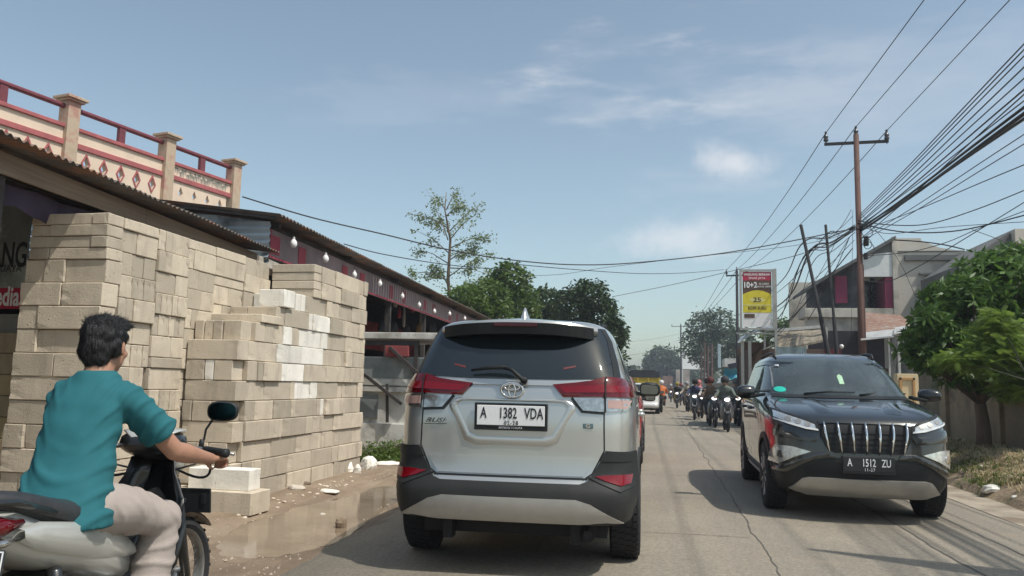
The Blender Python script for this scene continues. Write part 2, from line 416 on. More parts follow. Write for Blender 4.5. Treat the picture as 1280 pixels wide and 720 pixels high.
# cracked joint and seams (dark strips 4 mm above)
def rz(x):
    pts = ((X0, 0), (-.8, .015), (.8, .02), (2.2, .01), (X1, 0), (9, 0))
    for (a, za), (b, zb) in zip(pts, pts[1:]):
        if a <= x <= b: return za + (zb - za) * (x - a) / (b - a)
    return 0
def strip(mb, pts, w):
    vs = []
    for i, p in enumerate(pts):
        a = Vector(pts[max(0, i - 1)]); b = Vector(pts[min(len(pts) - 1, i + 1)]); d = (b - a).normalized(); n = Vector((-d.y, d.x)) * (w(i) if callable(w) else w) / 2
        for q in (Vector(p) - n, Vector(p) + n): vs.append((q.x, q.y, rz(q.x) + .004))
    mb.add(vs, [(2 * i, 2 * i + 1, 2 * i + 3, 2 * i + 2) for i in range(len(pts) - 1)])
M_crack = mat('crack_filler', (.10, .09, .078), .9, var=.3, scale=20)
mb = MB(); pts = []; y = 1.0
while y < 60:
    pts.append((.78 + .05 * nz(y * 1.3, 1) + .022 * nz(y * 6, 4), y)); y += .07 if y < 16 else .5
strip(mb, pts, lambda i: .007 + .016 * abs(nz(i * .4, 3)))
struct(mb.build('road_joint', M_crack))
mb = MB()
for (x, w, s) in ((2.15, .014, 2), (2.75, .012, 5)):
    pts = []; y = 4.0
    while y < 30: pts.append((x + .05 * nz(y * .8, s) + .015 * nz(y * 5, s), y)); y += .1
    strip(mb, pts, w)
for (yy, xa, xb) in ((7.0, -.6, .75), (11.6, -1.2, 3.2), (15.5, .8, 3.2), (17.0, -1.5, .7), (5.45, .8, 2.1), (21, -1, 3), (26, -1, 3), (4.4, .9, 1.5), (9.3, .1, .7)):
    pts = []; x = xa
    while x < xb: pts.append((x, yy + .07 * nz(x * 1.5, yy) + .02 * nz(x * 8, yy))); x += .06
    strip(mb, pts, lambda i: .006 + .012 * abs(nz(i * .3, yy)))
struct(mb.build('road_cracks', M_crack))
# concrete gutter edge + kerb + right bank
mb = MB(); mb.bb(X1 + .005, X1 + .60, -6, 70, -.1, .004)
struct(mb.build('gutter_path', mat('gutter_concrete', (.33, .28, .215), .9, var=.25, scale=3, bump=.6, bscale=50, col2=(.20, .155, .11), c2scale=1.6)))
def bank(x, y):
    e_ = .10 * nz(y * .9, 2) + .06 * nz(y * 3.1, 5); t = (x - X1 - .5 - e_)
    if t < 0: return -.02 + .03 * max(0, 1 + t / .1) if t > -.1 else -.03
    z = .03 + .40 * min(1, max(0, t) / .9) ** .8 * (0.5 + .5 * min(1, max(0, (y - 5) / 5)))
    z *= 1 if y < 17 else max(.25, 1 - (y - 17) / 5)
    if t > 1.3: z -= .12 * min(1, (t - 1.3) / .8)
    return z + .04 * nz(x, y, 3, 2.2) + .02 * nz(x, y, 1, 7)
mb = MB(); nx, ny = 90, 320
xs = [X1 + .30 + (14 - X1 - .30) * (i / nx) ** 1.8 for i in range(nx + 1)]; ys = [-4 + 74 * (j / ny) ** 1.3 for j in range(ny + 1)]
mb.add([(x, y, bank(x, y)) for y in ys for x in xs], [(j * (nx + 1) + i, j * (nx + 1) + i + 1, (j + 1) * (nx + 1) + i + 1, (j + 1) * (nx + 1) + i) for j in range(ny) for i in range(nx)])
struct(mb.build('bank_terrain', mat('bank_soil', (.27, .20, .13), .95, var=.35, scale=3, bump=.9, bscale=18, col2=(.14, .13, .06), c2scale=2.5), smooth=True))
# grass and straw on the bank, low weeds on the left
def tufts(name, spots, mt, hmin, hmax, wd=.008):
    mb = MB()
    for (x, y, z) in spots:
        for _ in range(random.randint(4, 7)):
            a = random.uniform(0, 6.28); h = random.uniform(hmin, hmax); l = random.uniform(.3, 1.0) * h
            bx, by = x + random.gauss(0, .03), y + random.gauss(0, .03); d = Vector((math.cos(a), math.sin(a), 0)); n = Vector((-d.y, d.x, 0)) * wd
            p0 = Vector((bx, by, z)); p1 = p0 + d * l * .35 + Vector((0, 0, h * .7)); p2 = p0 + d * l + Vector((0, 0, h * .85))
            mb.add([p0 - n, p0 + n, p1 + n * .8, p1 - n * .8, p2], [(0, 1, 2, 3), (3, 2, 4)])
    o = mb.build(name, mt, fix=False); return tag(o, None, None, None, 'stuff')
M_grass = leaf_mat('grass_blades', (.075, .10, .025), (.13, .16, .045), 2)
M_straw = leaf_mat('dry_straw', (.30, .24, .13), (.42, .35, .21), 3, .2)
sp = []
for _ in range(3000):
    x = X1 + .55 + abs(random.gauss(0, .45)); y = random.uniform(3, 22)
    if nz(x, y, 0, 1.3) > -.05 or (x < X1 + .9 and y < 8.5): sp.append((x, y, bank(x, y) - .01))
o = tufts('grass', sp, M_grass, .03, .09); tag(o, 'short green grass and weeds growing on the roadside bank', 'grass')
sp = []
for _ in range(4200):
    x = X1 + .7 + abs(random.gauss(0, .7)); y = random.uniform(4, 17); sp.append((x, y, bank(x, y) - .01))
o = tufts('dry_grass_litter', sp, M_straw, .02, .07, .006); tag(o, 'dry straw and cut stalks lying on the bank below the tree', 'dry grass')

# small litter and lumps on the bank
M_lit = mat('pale_scrap', (.62, .60, .55), .7, var=.1); rnd5 = random.Random(9)
for k, (px, py, s_, lab) in enumerate(((1241, 612, .10, 'largest white lump lying on the bank below the leafy tree'), (1228, 583, .05, 'small white scrap in the cut grass near the trunk'), (1262, 597, .05, 'pale scrap on the slope right of the white lump'), (1205, 590, .04, 'pale scrap on the bank close to the black suv'), (1270, 622, .045, 'pale scrap lowest on the bank'))):
    d_ = ray(px, py); t_ = 4.0
    while t_ < 20 and (CO + d_ * t_).z > bank((CO + d_ * t_).x, (CO + d_ * t_).y): t_ += .03
    p_ = CO + d_ * t_; q_ = MB(); q_.sphere((0, 0, 0), s_, 10, 7, (1.3, .9, .6)); q_.v = [tuple(Vector(v) * (1 + .4 * nz(v[0] * 20 + k, v[1] * 20, v[2] * 20))) for v in q_.v]
    o = q_.build('litter_scrap', M_lit); o.location = p_; tag(o, lab, 'litter')
# ------------------------------------------------------------------ cars
M_silver = mat('silver_paint', (.52, .52, .495), .30, .7, var=.03, scale=300, coat=1.0, coatr=.04, bump=0)
M_black = mat('black_paint', (.006, .008, .009), .22, .0, var=.0, coat=1.0, coatr=.03, spec=.6)
M_red = mat('red_paint', (.55, .012, .02), .3, .0, var=.0, coat=1.0)
M_white = mat('white_paint', (.72, .72, .70), .3, .0, var=.03, coat=1.0)
def dusty(m, amt, z0=.95, z1=.15, col=(.30, .25, .18)):
    '''road dust thrown on the lower body: broken by noise, thickest near the sills'''
    nt = m.node_tree; b = next(n for n in nt.nodes if n.type == 'BSDF_PRINCIPLED'); tc = nt.nodes.new('ShaderNodeTexCoord'); sx = nt.nodes.new('ShaderNodeSeparateXYZ'); nt.links.new(tc.outputs['Object'], sx.inputs[0])
    mr = nt.nodes.new('ShaderNodeMapRange'); mr.inputs[1].default_value = z0; mr.inputs[2].default_value = z1; nt.links.new(sx.outputs[2], mr.inputs[0])
    n = noise_n(nt, 5, 8, .7, tc.outputs['Object']); r = ramp(nt, .3, .75); nt.links.new(n.outputs[0], r.inputs[0]); mu = nt.nodes.new('ShaderNodeMath'); mu.operation = 'MULTIPLY'; nt.links.new(mr.outputs[0], mu.inputs[0]); nt.links.new(r.outputs[0], mu.inputs[1])
    m2 = nt.nodes.new('ShaderNodeMath'); m2.operation = 'MULTIPLY'; m2.inputs[1].default_value = amt; nt.links.new(mu.outputs[0], m2.inputs[0])
    old = b.inputs['Base Color'].links[0].from_socket; c = mixc(nt, m2.outputs[0], old, col); nt.links.new(c, b.inputs['Base Color'])
    rr = nt.nodes.new('ShaderNodeMapRange'); rr.inputs[3].default_value = b.inputs['Roughness'].default_value; rr.inputs[4].default_value = .8; nt.links.new(m2.outputs[0], rr.inputs[0]); nt.links.new(rr.outputs[0], b.inputs['Roughness'])
    cw = b.inputs['Coat Weight'].default_value; rc = nt.nodes.new('ShaderNodeMapRange'); rc.inputs[3].default_value = cw; rc.inputs[4].default_value = 0; nt.links.new(m2.outputs[0], rc.inputs[0]); nt.links.new(rc.outputs[0], b.inputs['Coat Weight'])
dusty(M_silver, .45); dusty(M_black, .35)
M_clad = mat('black_plastic', (.017, .019, .020), .55, spec=.3, var=.15, scale=90, bump=.08, bscale=400)
M_dark = mat('dark_void', (.006, .006, .007), .7, var=0)
dusty(M_clad, .10, 1.0)
M_glass = mat('tinted_glass', (.012, .017, .020), .03, var=0, spec=.8)
M_wglass = mat('windscreen_glass', (.016, .034, .036), .04, var=.6, scale=1.6, spec=.9)
M_rlens = mat('red_lens', (.10, .001, .004), .12, var=.12, scale=25, coat=.6, spec=.3)
M_rlens2 = mat('red_lens_inner', (.17, .001, .006), .12, var=.1, scale=30, coat=.6, spec=.3)
M_brake = mat('unlit_brake_lens', (.05, .003, .008), .2, var=0)
M_hlens = mat('headlight_glass', (.62, .63, .62), .12, .6, var=.3, scale=30, coat=1.0)
M_clens = mat('clear_lens', (.45, .44, .42), .10, .85, var=.35, scale=26, coat=1.0)
M_amber = mat('pinkish_clear_lens', (.42, .26, .22), .15, var=.1, coat=1.0)
M_chrome = mat('chrome', (.78, .78, .78), .09, 1.0, var=.05, scale=20)
M_bmir = mat('black_gloss', (.010, .011, .012), .25, var=0, coat=.6)
M_mirg = mat('mirror_glass', (.26, .28, .28), .08, 1.0, var=.05)
M_skid = mat('silver_trim', (.42, .40, .37), .35, .55, var=.06, scale=12)
M_tyre = mat('tyre_rubber', (.018, .018, .019), .85, var=.25, scale=30, bump=.3, bscale=120)
M_rim = mat('alloy_rim', (.42, .42, .42), .3, .9, var=.05)
M_plateW = mat('plate_white', (.78, .78, .77), .35, var=.04, scale=15)
M_plateB = mat('plate_black', (.02, .022, .024), .4, var=.1)
M_ink = mat('plate_ink', (.015, .015, .017), .5, var=0)
M_inkw = mat('white_ink', (.80, .80, .80), .5, var=0)
M_seam = mat('seam_shadow_gap', (.012, .012, .012), .8, var=0)
M_badge = mat('dark_chrome_badge', (.12, .14, .14), .25, .9, var=0)
M_badge2 = mat('grey_badge', (.16, .24, .27), .3, .6, var=0)
M_teal = mat('teal_sticker', (.03, .55, .42), .4, var=.05)
M_lightg = mat('pale_green_hanging', (.35, .55, .36), .6, var=.2, scale=30)

#        z     yr    yf     w     wR    wF
RINGS = [(.20, .95, 4.20, .70, .66, .66),
         (.26, .55, 4.32, .765, .72, .73),
         (.325, .10, 4.38, .79, .745, .75),
         (.36, .012, 4.415, .81, .775, .77),
         (.50, .0, 4.44, .835, .79, .785),
         (.56, .012, 4.44, .842, .79, .79),
         (.62, .075, 4.435, .845, .785, .79),
         (.80, .085, 4.42, .842, .785, .79),
         (.93, .085, 4.38, .842, .785, .78),
         (1.00, .09, 4.27, .842, .785, .765),
         (1.06, .10, 4.02, .838, .78, .745),
         (1.11, .105, 3.70, .83, .775, .735),
         (1.14, .11, 3.42, .82, .765, .725),
         (1.17, .115, 3.33, .805, .755, .72),
         (1.27, .15, 3.18, .765, .715, .70),
         (1.40, .225, 2.95, .715, .67, .66),
         (1.53, .31, 2.68, .668, .63, .62),
         (1.60, .37, 2.52, .635, .60, .59),
         (1.645, .42, 2.34, .58, .55, .54),
         (1.672, .52, 2.12, .46, .44, .42),
         (1.685, .75, 1.85, .22, .20, .20)]
def ring_pts(z, yr, yf, w, wR, wF):
    rc = .15 if z < 1.62 else .1; fc = .28 if z < 1.62 else .15
    a = yr + rc; b = yf - fc
    h = [(0, yr), (.5 * wR, yr + .008), (.86 * wR, yr + .035), (wR, a), (w * .99, a + .12 * (b - a)), (w, a + .32 * (b - a)), (w, a + .54 * (b - a)), (w, a + .76 * (b - a)),
         (wF * .35 + w * .65, a + .9 * (b - a)), (wF, b), (.86 * wF, yf - .10), (.5 * wF, yf - .03), (0, yf)]
    full = h + [(-x, y) for x, y in h[-2:0:-1]]
    return [(x, y, z) for x, y in full]
_base = None
def base_body():
    global _base
    if _base: return _base
    mb = MB(); mb.loft([ring_pts(*r) for r in RINGS], True)
    me = mb.mesh('car_body_cage', [M_dark]); o = link('cage', me)
    s = o.modifiers.new('s', 'SUBSURF'); s.levels = 3; s.render_levels = 3; s.boundary_smooth = 'ALL'
    full = eval_mesh(o)
    bvh = BVHTree.FromPolygons([v.co.copy() for v in full.vertices], [tuple(p.vertices) for p in full.polygons])
    # wheel wells
    cm = MB()
    for yy in (.88, 3.56):
        for sx in (-1, 1):
            cm.lathe([(.395, sx * .42), (.395, sx * 1.2)], (0, yy, .335), 'X', 40)
    c = link('cut', cm.mesh('cut', [M_dark]))
    s.levels = 2; s.render_levels = 2
    b = o.modifiers.new('b', 'BOOLEAN'); b.operation = 'DIFFERENCE'; b.object = c; b.solver = 'EXACT'
    body = eval_mesh(o)
    bpy.data.objects.remove(o); bpy.data.objects.remove(c)
    for p in body.polygons: p.use_smooth = True
    _base = (body, bvh); return _base
VIEWS = {'rear': (lambda u, v: (Vector((u, -2, v)), Vector((0, 1, 0)))), 'front': (lambda u, v: (Vector((u, 7, v)), Vector((0, -1, 0)))),
         'sideR': (lambda u, v: (Vector((3, u, v)), Vector((-1, 0, 0)))), 'sideL': (lambda u, v: (Vector((-3, u, v)), Vector((1, 0, 0)))),
         'top': (lambda u, v: (Vector((u, v, 4)), Vector((0, 0, -1))))}
def proj(bvh, view, u, v):
    o, d = VIEWS[view](u, v); hit, n, i, _ = bvh.ray_cast(o, d)
    if hit is None:
        hit, n, i, _ = bvh.find_nearest(o + d * 2.0 if view in ('rear',) else o + d * 2.6)
    if n.dot(d) > 0: n = -n
    return hit, n
def patch(name, bvh, view, poly, off, m, parent, sp=.03, sink=.03, dome=0.0):
    vs2, fs = fill(poly, sp)
    P = [proj(bvh, view, v.x, v.y) for v in vs2]
    top = []
    edges = {}
    for f in fs:
        for i in range(3):
            a, b = f[i], f[(i + 1) % 3]; k = (min(a, b), max(a, b)); edges.setdefault(k, []).append((a, b))
    be = [e[0] for e in edges.values() if len(e) == 1]; bset = {a for e in be for a in e}
    for i, (h, n) in enumerate(P):
        o_ = off + (dome if i not in bset else 0); top.append(h + n * o_)
    mb = MB(); N = len(top); bidx = {}
    low = []
    for a in sorted(bset): bidx[a] = N + len(low); low.append(P[a][0] - P[a][1] * sink)
    mb.add(top + low, [tuple(f) for f in fs] + [(b, a, bidx[a], bidx[b]) for a, b in be])
    return mb.build(name, m, parent, smooth=True, fix=True) if name else mb
def sharp(o, ang=40):
    """mark sharp edges so rims stay crisp"""
    me = o.data; bm = bmesh.new(); bm.from_mesh(me)
    for e in bm.edges:
        e.smooth = not (len(e.link_faces) == 2 and e.calc_face_angle(0) > R(ang))
    bm.to_mesh(me); bm.free(); return o
def P(name, bvh, view, poly, off, m, parent, **k): return sharp(patch(name, bvh, view, poly, off, m, parent, **k))
def seam(bvh, view, pts, w=.007, off=.0015, mb=None):
    mb = mb or MB(); q = []
    for a, b in zip(pts, pts[1:]):
        n = max(1, int((Vector(b) - Vector(a)).length / .03)); q += [Vector(a).lerp(Vector(b), i / n) for i in range(n)]
    q.append(Vector(pts[-1])); vs = []
    for i, p in enumerate(q):
        d = (q[min(i + 1, len(q) - 1)] - q[max(0, i - 1)]).normalized(); nn = Vector((-d.y, d.x)) * w / 2
        for s in (-1, 1):
            h, n = proj(bvh, view, *(p + nn * s)); vs.append(h + n * off)
    return mb.add(vs, [(2 * i, 2 * i + 1, 2 * i + 3, 2 * i + 2) for i in range(len(q) - 1)])
def mir(poly): return [(-x, y) for x, y in poly]
def wheel(parent, x, y, r=.343, w=.215, lite=False):
    s = 1 if x > 0 else -1; xc = x
    t = MB(); n = 40
    prof = [(r * .62, -w / 2 + .01), (r * .80, -w / 2), (r * .93, -w / 2 + .004), (r * .985, -w / 2 + .022), (r, -w / 2 + .05), (r, w / 2 - .05), (r * .985, w / 2 - .022), (r * .93, w / 2 - .004), (r * .80, w / 2), (r * .62, w / 2 - .01)]
    hub = MB(); hub.lathe([(r * .16, s * .02), (r * .16, s * (w / 2 - .02)), (.02, s * (w / 2 - .01))], (0, 0, 0), 'X', 16)
    hub.lathe([(r * .64, -w * .45), (r * .64, w * .45), (r * .60, w * .44), (r * .60, -w * .44)], (0, 0, 0), 'X', 32, cap=False)
    h = hub.build('wheel', M_rim, parent); h.location = (xc, y, r)
    t.lathe(prof, (0, 0, 0), 'X', n)
    if not lite:      # tread grooves as raised blocks
        for k in range(44):
            a = 2 * math.pi * k / 44
            for q in (-.32, -.1, .12, .34):
                t.box((q * w, math.cos(a + q * .15) * r, math.sin(a + q * .15) * r), (w * .17, .036, .012), 0, a + q * .15 - math.pi / 2)
    ty = t.build('tyre', M_tyre, h, smooth=False); sharp(ty, 30)
    for p in ty.data.polygons: p.use_smooth = True
    sp = MB()
    for k in range(5):
        for dd in (-.16, .16):
            a = 2 * math.pi * k / 5 + dd; a2 = 2 * math.pi * k / 5 + dd * 1.3
            sp.bar((s * (w / 2 - .025), math.cos(a) * r * .14, math.sin(a) * r * .14), (s * (w / 2 - .012), math.cos(a2) * r * .63, math.sin(a2) * r * .63), .022, .026, up=(1, 0, 0))
    sp.build('rim', M_rim, h, bevel=.004)
    bd = MB(); bd.lathe([(r * .5, s * .0), (r * .5, s * .02)], (0, 0, 0), 'X', 24); bd.build('brake_disc', M_clad, h)
    return h
MREAR = Matrix(((1, 0, 0, 0), (0, 0, -1, 0), (0, 1, 0, 0), (0, 0, 0, 1)))
MFRONT = Matrix(((-1, 0, 0, 0), (0, 0, 1, 0), (0, 1, 0, 0), (0, 0, 0, 1)))
def plate(parent, T, M0, main, sub, white=True, frame=True, dealer=None, gap=None):
    """number plate; T = centre, M0 orientation"""
    Mx = Matrix.Translation(T) @ M0
    f = MB(); f.box((0, 0, 0), (.48, .175, .018)) if frame else f.box((0, 0, 0), (.455, .16, .012))
    f.v = [tuple(Mx @ Vector(v)) for v in f.v]; fo = f.build('number_plate', M_clad if frame else M_plateB, parent, bevel=.004)
    q = MB(); q.box((0, .008, .0115), (.445, .128, .006)); q.v = [tuple(Mx @ Vector(v)) for v in q.v]
    q.build('plate_face', M_plateW if white else M_plateB, fo, bevel=.003)
    t = MB(); ink = M_ink if white else M_inkw
    for s, x in main:
        put_text(t, s, .098, Mx @ Matrix.Translation((x, .020, .0165)), sx=.62, depth=.0008, offset=.0012)
    put_text(t, sub, .040, Mx @ Matrix.Translation((0.005, -.040, .0165)), sx=.9, depth=.0008, spacing=1.15)
    t.build('lettering', ink, fo, fix=False)
    if dealer:
        t = MB(); put_text(t, dealer, .019, Mx @ Matrix.Translation((0.0, -.071, .0105)), sx=.95, depth=.0008); t.build('frame_lettering', M_inkw, fo, fix=False)
    return fo
def emblem(parent, T, M0, s=1.0):
    Mx = Matrix.Translation(T) @ M0; mb = MB()
    def ell(cx, cy, a, b, r, z=0):
        mb.tube([Mx @ Vector((cx + a * math.cos(t) * s, cy + b * math.sin(t) * s, z)) for t in [2 * math.pi * k / 32 for k in range(33)]], r * s, 6, cap=False)
    ell(0, 0, .072, .048, .0085); ell(0, .018 * s, .050, .019, .0065, .002); ell(0, -.002 * s, .022, .042, .0065, .003)
    return mb.build('emblem', M_chrome, parent, smooth=True)

def secloft_(mb, rows, n=16):
    mb.loft([[(x + hx * math.copysign(abs(math.cos(a)) ** .6, math.cos(a)), y + hy * math.copysign(abs(math.sin(a)) ** .7, math.sin(a)), z) for a in [k * 6.28318 / n for k in range(n)]] for x, y, z, hx, hy in rows])
def see_glass():
    m, nt, out = _nt('see_through_glass'); t = nt.nodes.new('ShaderNodeBsdfTransparent'); t.inputs[0].default_value = (.42, .50, .49, 1); g = nt.nodes.new('ShaderNodeBsdfGlossy'); g.inputs['Roughness'].default_value = .03; g.inputs['Color'].default_value = (1, 1, 1, 1)
    fr = nt.nodes.new('ShaderNodeFresnel'); fr.inputs[0].default_value = 1.6; mu = nt.nodes.new('ShaderNodeMath'); mu.operation = 'MULTIPLY_ADD'; mu.inputs[1].default_value = 1.1; mu.inputs[2].default_value = .02; nt.links.new(fr.outputs[0], mu.inputs[0])
    mx_ = nt.nodes.new('ShaderNodeMixShader'); nt.links.new(mu.outputs[0], mx_.inputs[0]); nt.links.new(t.outputs[0], mx_.inputs[1]); nt.links.new(g.outputs[0], mx_.inputs[2])
    df = nt.nodes.new('ShaderNodeBsdfDiffuse'); tc = nt.nodes.new('ShaderNodeTexCoord'); n = noise_n(nt, 1.8, 6, .7, tc.outputs['Object']); r = ramp(nt, .3, .75, (.06, .06, .06, 1), (.20, .20, .20, 1)); nt.links.new(n.outputs[0], r.inputs[0]); df.inputs[0].default_value = (.34, .42, .42, 1)
    m3 = nt.nodes.new('ShaderNodeMixShader'); nt.links.new(r.outputs[0], m3.inputs[0]); nt.links.new(mx_.outputs[0], m3.inputs[1]); nt.links.new(df.outputs[0], m3.inputs[2]); nt.links.new(m3.outputs[0], out.inputs[0]); return m
M_seeglass = see_glass(); M_seatg = mat('grey_seat_fabric', (.10, .10, .10), .9, var=.15)
def make_suv(label, loc, rz, paint, group, full='both', plateR=None, plateF=None, sz=1.0, szh=1.0, lite=False, badge=True, see=False):
    body_me, bvh = base_body()
    t = thing('suv' if not lite else 'hatchback', label, 'car', loc, rz, group); t.scale = (sz, sz, szh)
    me = body_me.copy(); me.materials.clear(); me.materials.append(paint)
    WSP = [(-.70, 1.175), (0, 1.165), (.70, 1.175), (.675, 1.27), (.635, 1.40), (.575, 1.535), (.53, 1.575), (0, 1.60), (-.53, 1.575), (-.575, 1.535), (-.635, 1.40), (-.675, 1.27)]
    WSD = [(3.06, 1.215), (2.92, 1.30), (2.66, 1.46), (2.54, 1.515), (2.3, 1.53), (.98, 1.53), (.80, 1.50), (.60, 1.36), (.50, 1.24), (.62, 1.215)]
    wg = M_wglass if not see else M_seeglass
    if see:      # real openings behind the windscreen and the side glass
        bm = bmesh.new(); bm.from_mesh(me); kill = []
        for f in bm.faces:
            c = f.calc_center_median()
            if c.z < 1.15 or c.z > 1.6: continue
            if c.y > 2.2 and pip((c.x, c.z), [(x * .975, 1.38 + (z - 1.38) * .94) for x, z in WSP]) and f.normal.y > .25: kill.append(f)
            elif abs(c.x) > .5 and pip((c.y, c.z), [(1.8 + (y - 1.8) * .97, 1.37 + (z - 1.37) * .88) for y, z in WSD]) and abs(f.normal.x) > .6: kill.append(f)
        bmesh.ops.delete(bm, geom=kill, context='FACES'); bm.to_mesh(me); bm.free()
        q = MB(); q.prism([(3.38, 1.10), (3.30, 1.13), (2.85, 1.13), (2.75, 1.02), (2.8, .8), (3.38, .8)], -.70, .70, 'X'); q.build('dashboard', M_clad, t, bevel=.02)
        q = MB(); q.bb(-.66, .66, .5, 3.3, .62, .66); q.bb(-.6, .6, .9, 1.0, .66, 1.25); q.build('cabin_floor', M_dark, t)
        for x in (-.36, .36):
            q = MB(); secloft_(q, [(x, 2.08, .72, .23, .05), (x, 2.0, .95, .24, .07), (x, 1.92, 1.15, .22, .06), (x, 1.88, 1.28, .14, .04), (x, 1.87, 1.34, .13, .05), (x, 1.86, 1.46, .12, .045), (x, 1.86, 1.49, .06, .03)]); q.build('seat', M_seatg, t, smooth=True)
        q = MB(); ring = [Vector((.36 + .18 * math.cos(a), 2.62 + .06 * math.sin(a), 1.03 + .17 * math.sin(a))) for a in [k * 6.2832 / 24 for k in range(25)]]; q.tube(ring, .014, 8, cap=False); q.bar(ring[0], ring[12], .03); q.bar((.36, 2.62, 1.03), (.36, 2.85, .95), .05); q.build('steering_wheel', M_dark, t, smooth=True)
        q = MB(); q.tube([(0, 2.62, 1.55), (0, 2.60, 1.50)], .01, 6); q.box((0, 2.58, 1.47), (.22, .03, .06)); q.build('rear_view_mirror', M_dark, t)
    b = link('body', me, t); sharp(b, 50)
    # wheels and wells
    for x in (-.735, .735):
        for y in (.88, 3.56): wheel(t, x, y, lite=lite)
    ub = MB()
    ub.bb(-.62, .62, .35, 4.1, .215, .34); ub.tube([(-.7, .88, .33), (.7, .88, .33)], .045, 10); ub.sphere((0, .88, .33), .11, 12, 8)
    ub.tube([(.48, .25, .27), (.48, .75, .27)], .075, 12); ub.tube([(.5, .12, .27), (.5, .3, .27)], .026, 10)
    ub.bar((-.45, .9, .30), (-.45, 1.8, .34), .05); ub.bar((.45, .9, .30), (.45, 1.8, .34), .05)
    for s in (-1, 1): ub.bar((s * .50, .95, .20), (s * .50, .92, .42), .05); ub.bb(s * .42 - .03, s * .42 + .03, .18, .3, .2, .36)
    ub.build('underbody', M_dark, t)
    # ---------------- side parts
    for s, vw in ((1, 'sideR'), (-1, 'sideL')):
        win = [(3.06, 1.215), (2.92, 1.30), (2.66, 1.46), (2.54, 1.515), (2.3, 1.53), (.98, 1.53), (.80, 1.50), (.60, 1.36), (.50, 1.24), (.62, 1.215)]
        w = P('side_window', bvh, vw, win, .005, M_glass if not see else M_seeglass, t, sp=.045)
        if not lite:
            pil = MB()
            for a, c in (((2.03, 1.215), (1.98, 1.53)), ((1.08, 1.215), (1.02, 1.53))): seam(bvh, vw, [a, c], .07, .0045, pil)
            pil.build('window_pillar', M_clad, w, fix=False)
            v = MB(); seam(bvh, vw, [(2.62, 1.505), (2.3, 1.54), (1.0, 1.54)], .05, .014, v); v.build('rain_visor', M_glass, w, fix=False)
            # chrome belt line
            ch = MB(); seam(bvh, vw, [(3.05, 1.20), (.6, 1.20)], .014, .005, ch); ch.build('belt_trim', M_clad, t, fix=False)
            sm = MB()
            for pl in ([(3.02, 1.2), (3.12, .95), (3.12, .5), (3.02, .38)], [(2.03, 1.2), (2.03, .38)], [(1.08, 1.2), (1.12, .9), (1.32, .6), (1.34, .38)], [(3.12, .38), (1.34, .38)], [(3.44, 1.12), (4.0, 1.0)]):
                seam(bvh, vw, pl, .006, .0012, sm)
            sm.build('door_seam', M_seam, t, fix=False)
            for yy in (2.18, 1.27):
                h = MB(); p0, n = proj(bvh, vw, yy, 1.0); p1, _ = proj(bvh, vw, yy - .02 + .17, 1.0)
                h.tube([p0 + n * .0, p0 + n * .03 + Vector((0, .02, 0)), p1 + n * .03 - Vector((0, .02, 0)), p1], .012, 8, flat=1.4); h.build('door_handle', paint, t, smooth=True)
        for yy in (.88, 3.56):          # arch cladding
            arc = []; r0, r1 = .386, .445
            a0 = -10
            A = [(math.cos(R(a)) * r1 + yy, .335 + math.sin(R(a)) * r1) for a in range(a0, 191, 10)]
            B = [(math.cos(R(a)) * r0 + yy, .335 + math.sin(R(a)) * r0) for a in range(190, a0 - 1, -10)]
            P('arch_trim', bvh, vw, A + B, .012, M_clad, t, sp=.05)
        P('sill_trim', bvh, vw, [(1.29, .27), (3.14, .27), (3.14, .385), (1.29, .385)], .014, M_clad, t, sp=.08)
        if not lite:
            P('sill_accent', bvh, vw, [(1.36, .285), (3.06, .285), (3.02, .325), (1.42, .325)], .022, M_skid, t, sp=.08)
        # mirror
        mm = MB()
        x0 = s * .80; xm = s * .945; zc = 1.19; yc = 3.0
        secs = []
        for q, (dx, dy, hz, dd) in enumerate(((-.09, .0, .035, .04), (-.075, .0, .062, .06), (-.02, .01, .075, .072), (.05, .02, .074, .07), (.095, .04, .058, .052), (.115, .05, .03, .03))):
            ring = []
            for k in range(12):
                a = 2 * math.pi * k / 12; ring.append((xm + s * dx, yc + dy + math.cos(a) * dd + (.0 if math.cos(a) > 0 else .02), zc + math.sin(a) * hz))
            secs.append(ring)
        mm.loft(secs); mo = mm.build('side_mirror', M_bmir, t, smooth=True)
        ms = MB(); ms.bar((x0 - s * .05, yc + .05, 1.17), (xm - s * .03, yc + .03, 1.135), .10, .035); ms.build('mirror_foot', M_clad, mo, bevel=.008)
        gm = MB(); gp = [(xm - s * .088, zc - .05), (xm + s * .085, zc - .052), (xm + s * .108, zc - .01), (xm + s * .09, zc + .05), (xm - s * .07, zc + .06), (xm - s * .088, zc + .035)]
        gm.prism(smooth_poly(gp, 1, .15), yc - .058, yc - .05, 'Y'); bz = gm.build('mirror_rim', M_clad, mo)
        gm2 = MB(); gm2.prism(smooth_poly([((x - xm) * .86 + xm, (z - zc) * .84 + zc) for x, z in gp], 1, .15), yc - .061, yc - .057, 'Y'); gm2.build('mirror_glass', M_mirg, mo)
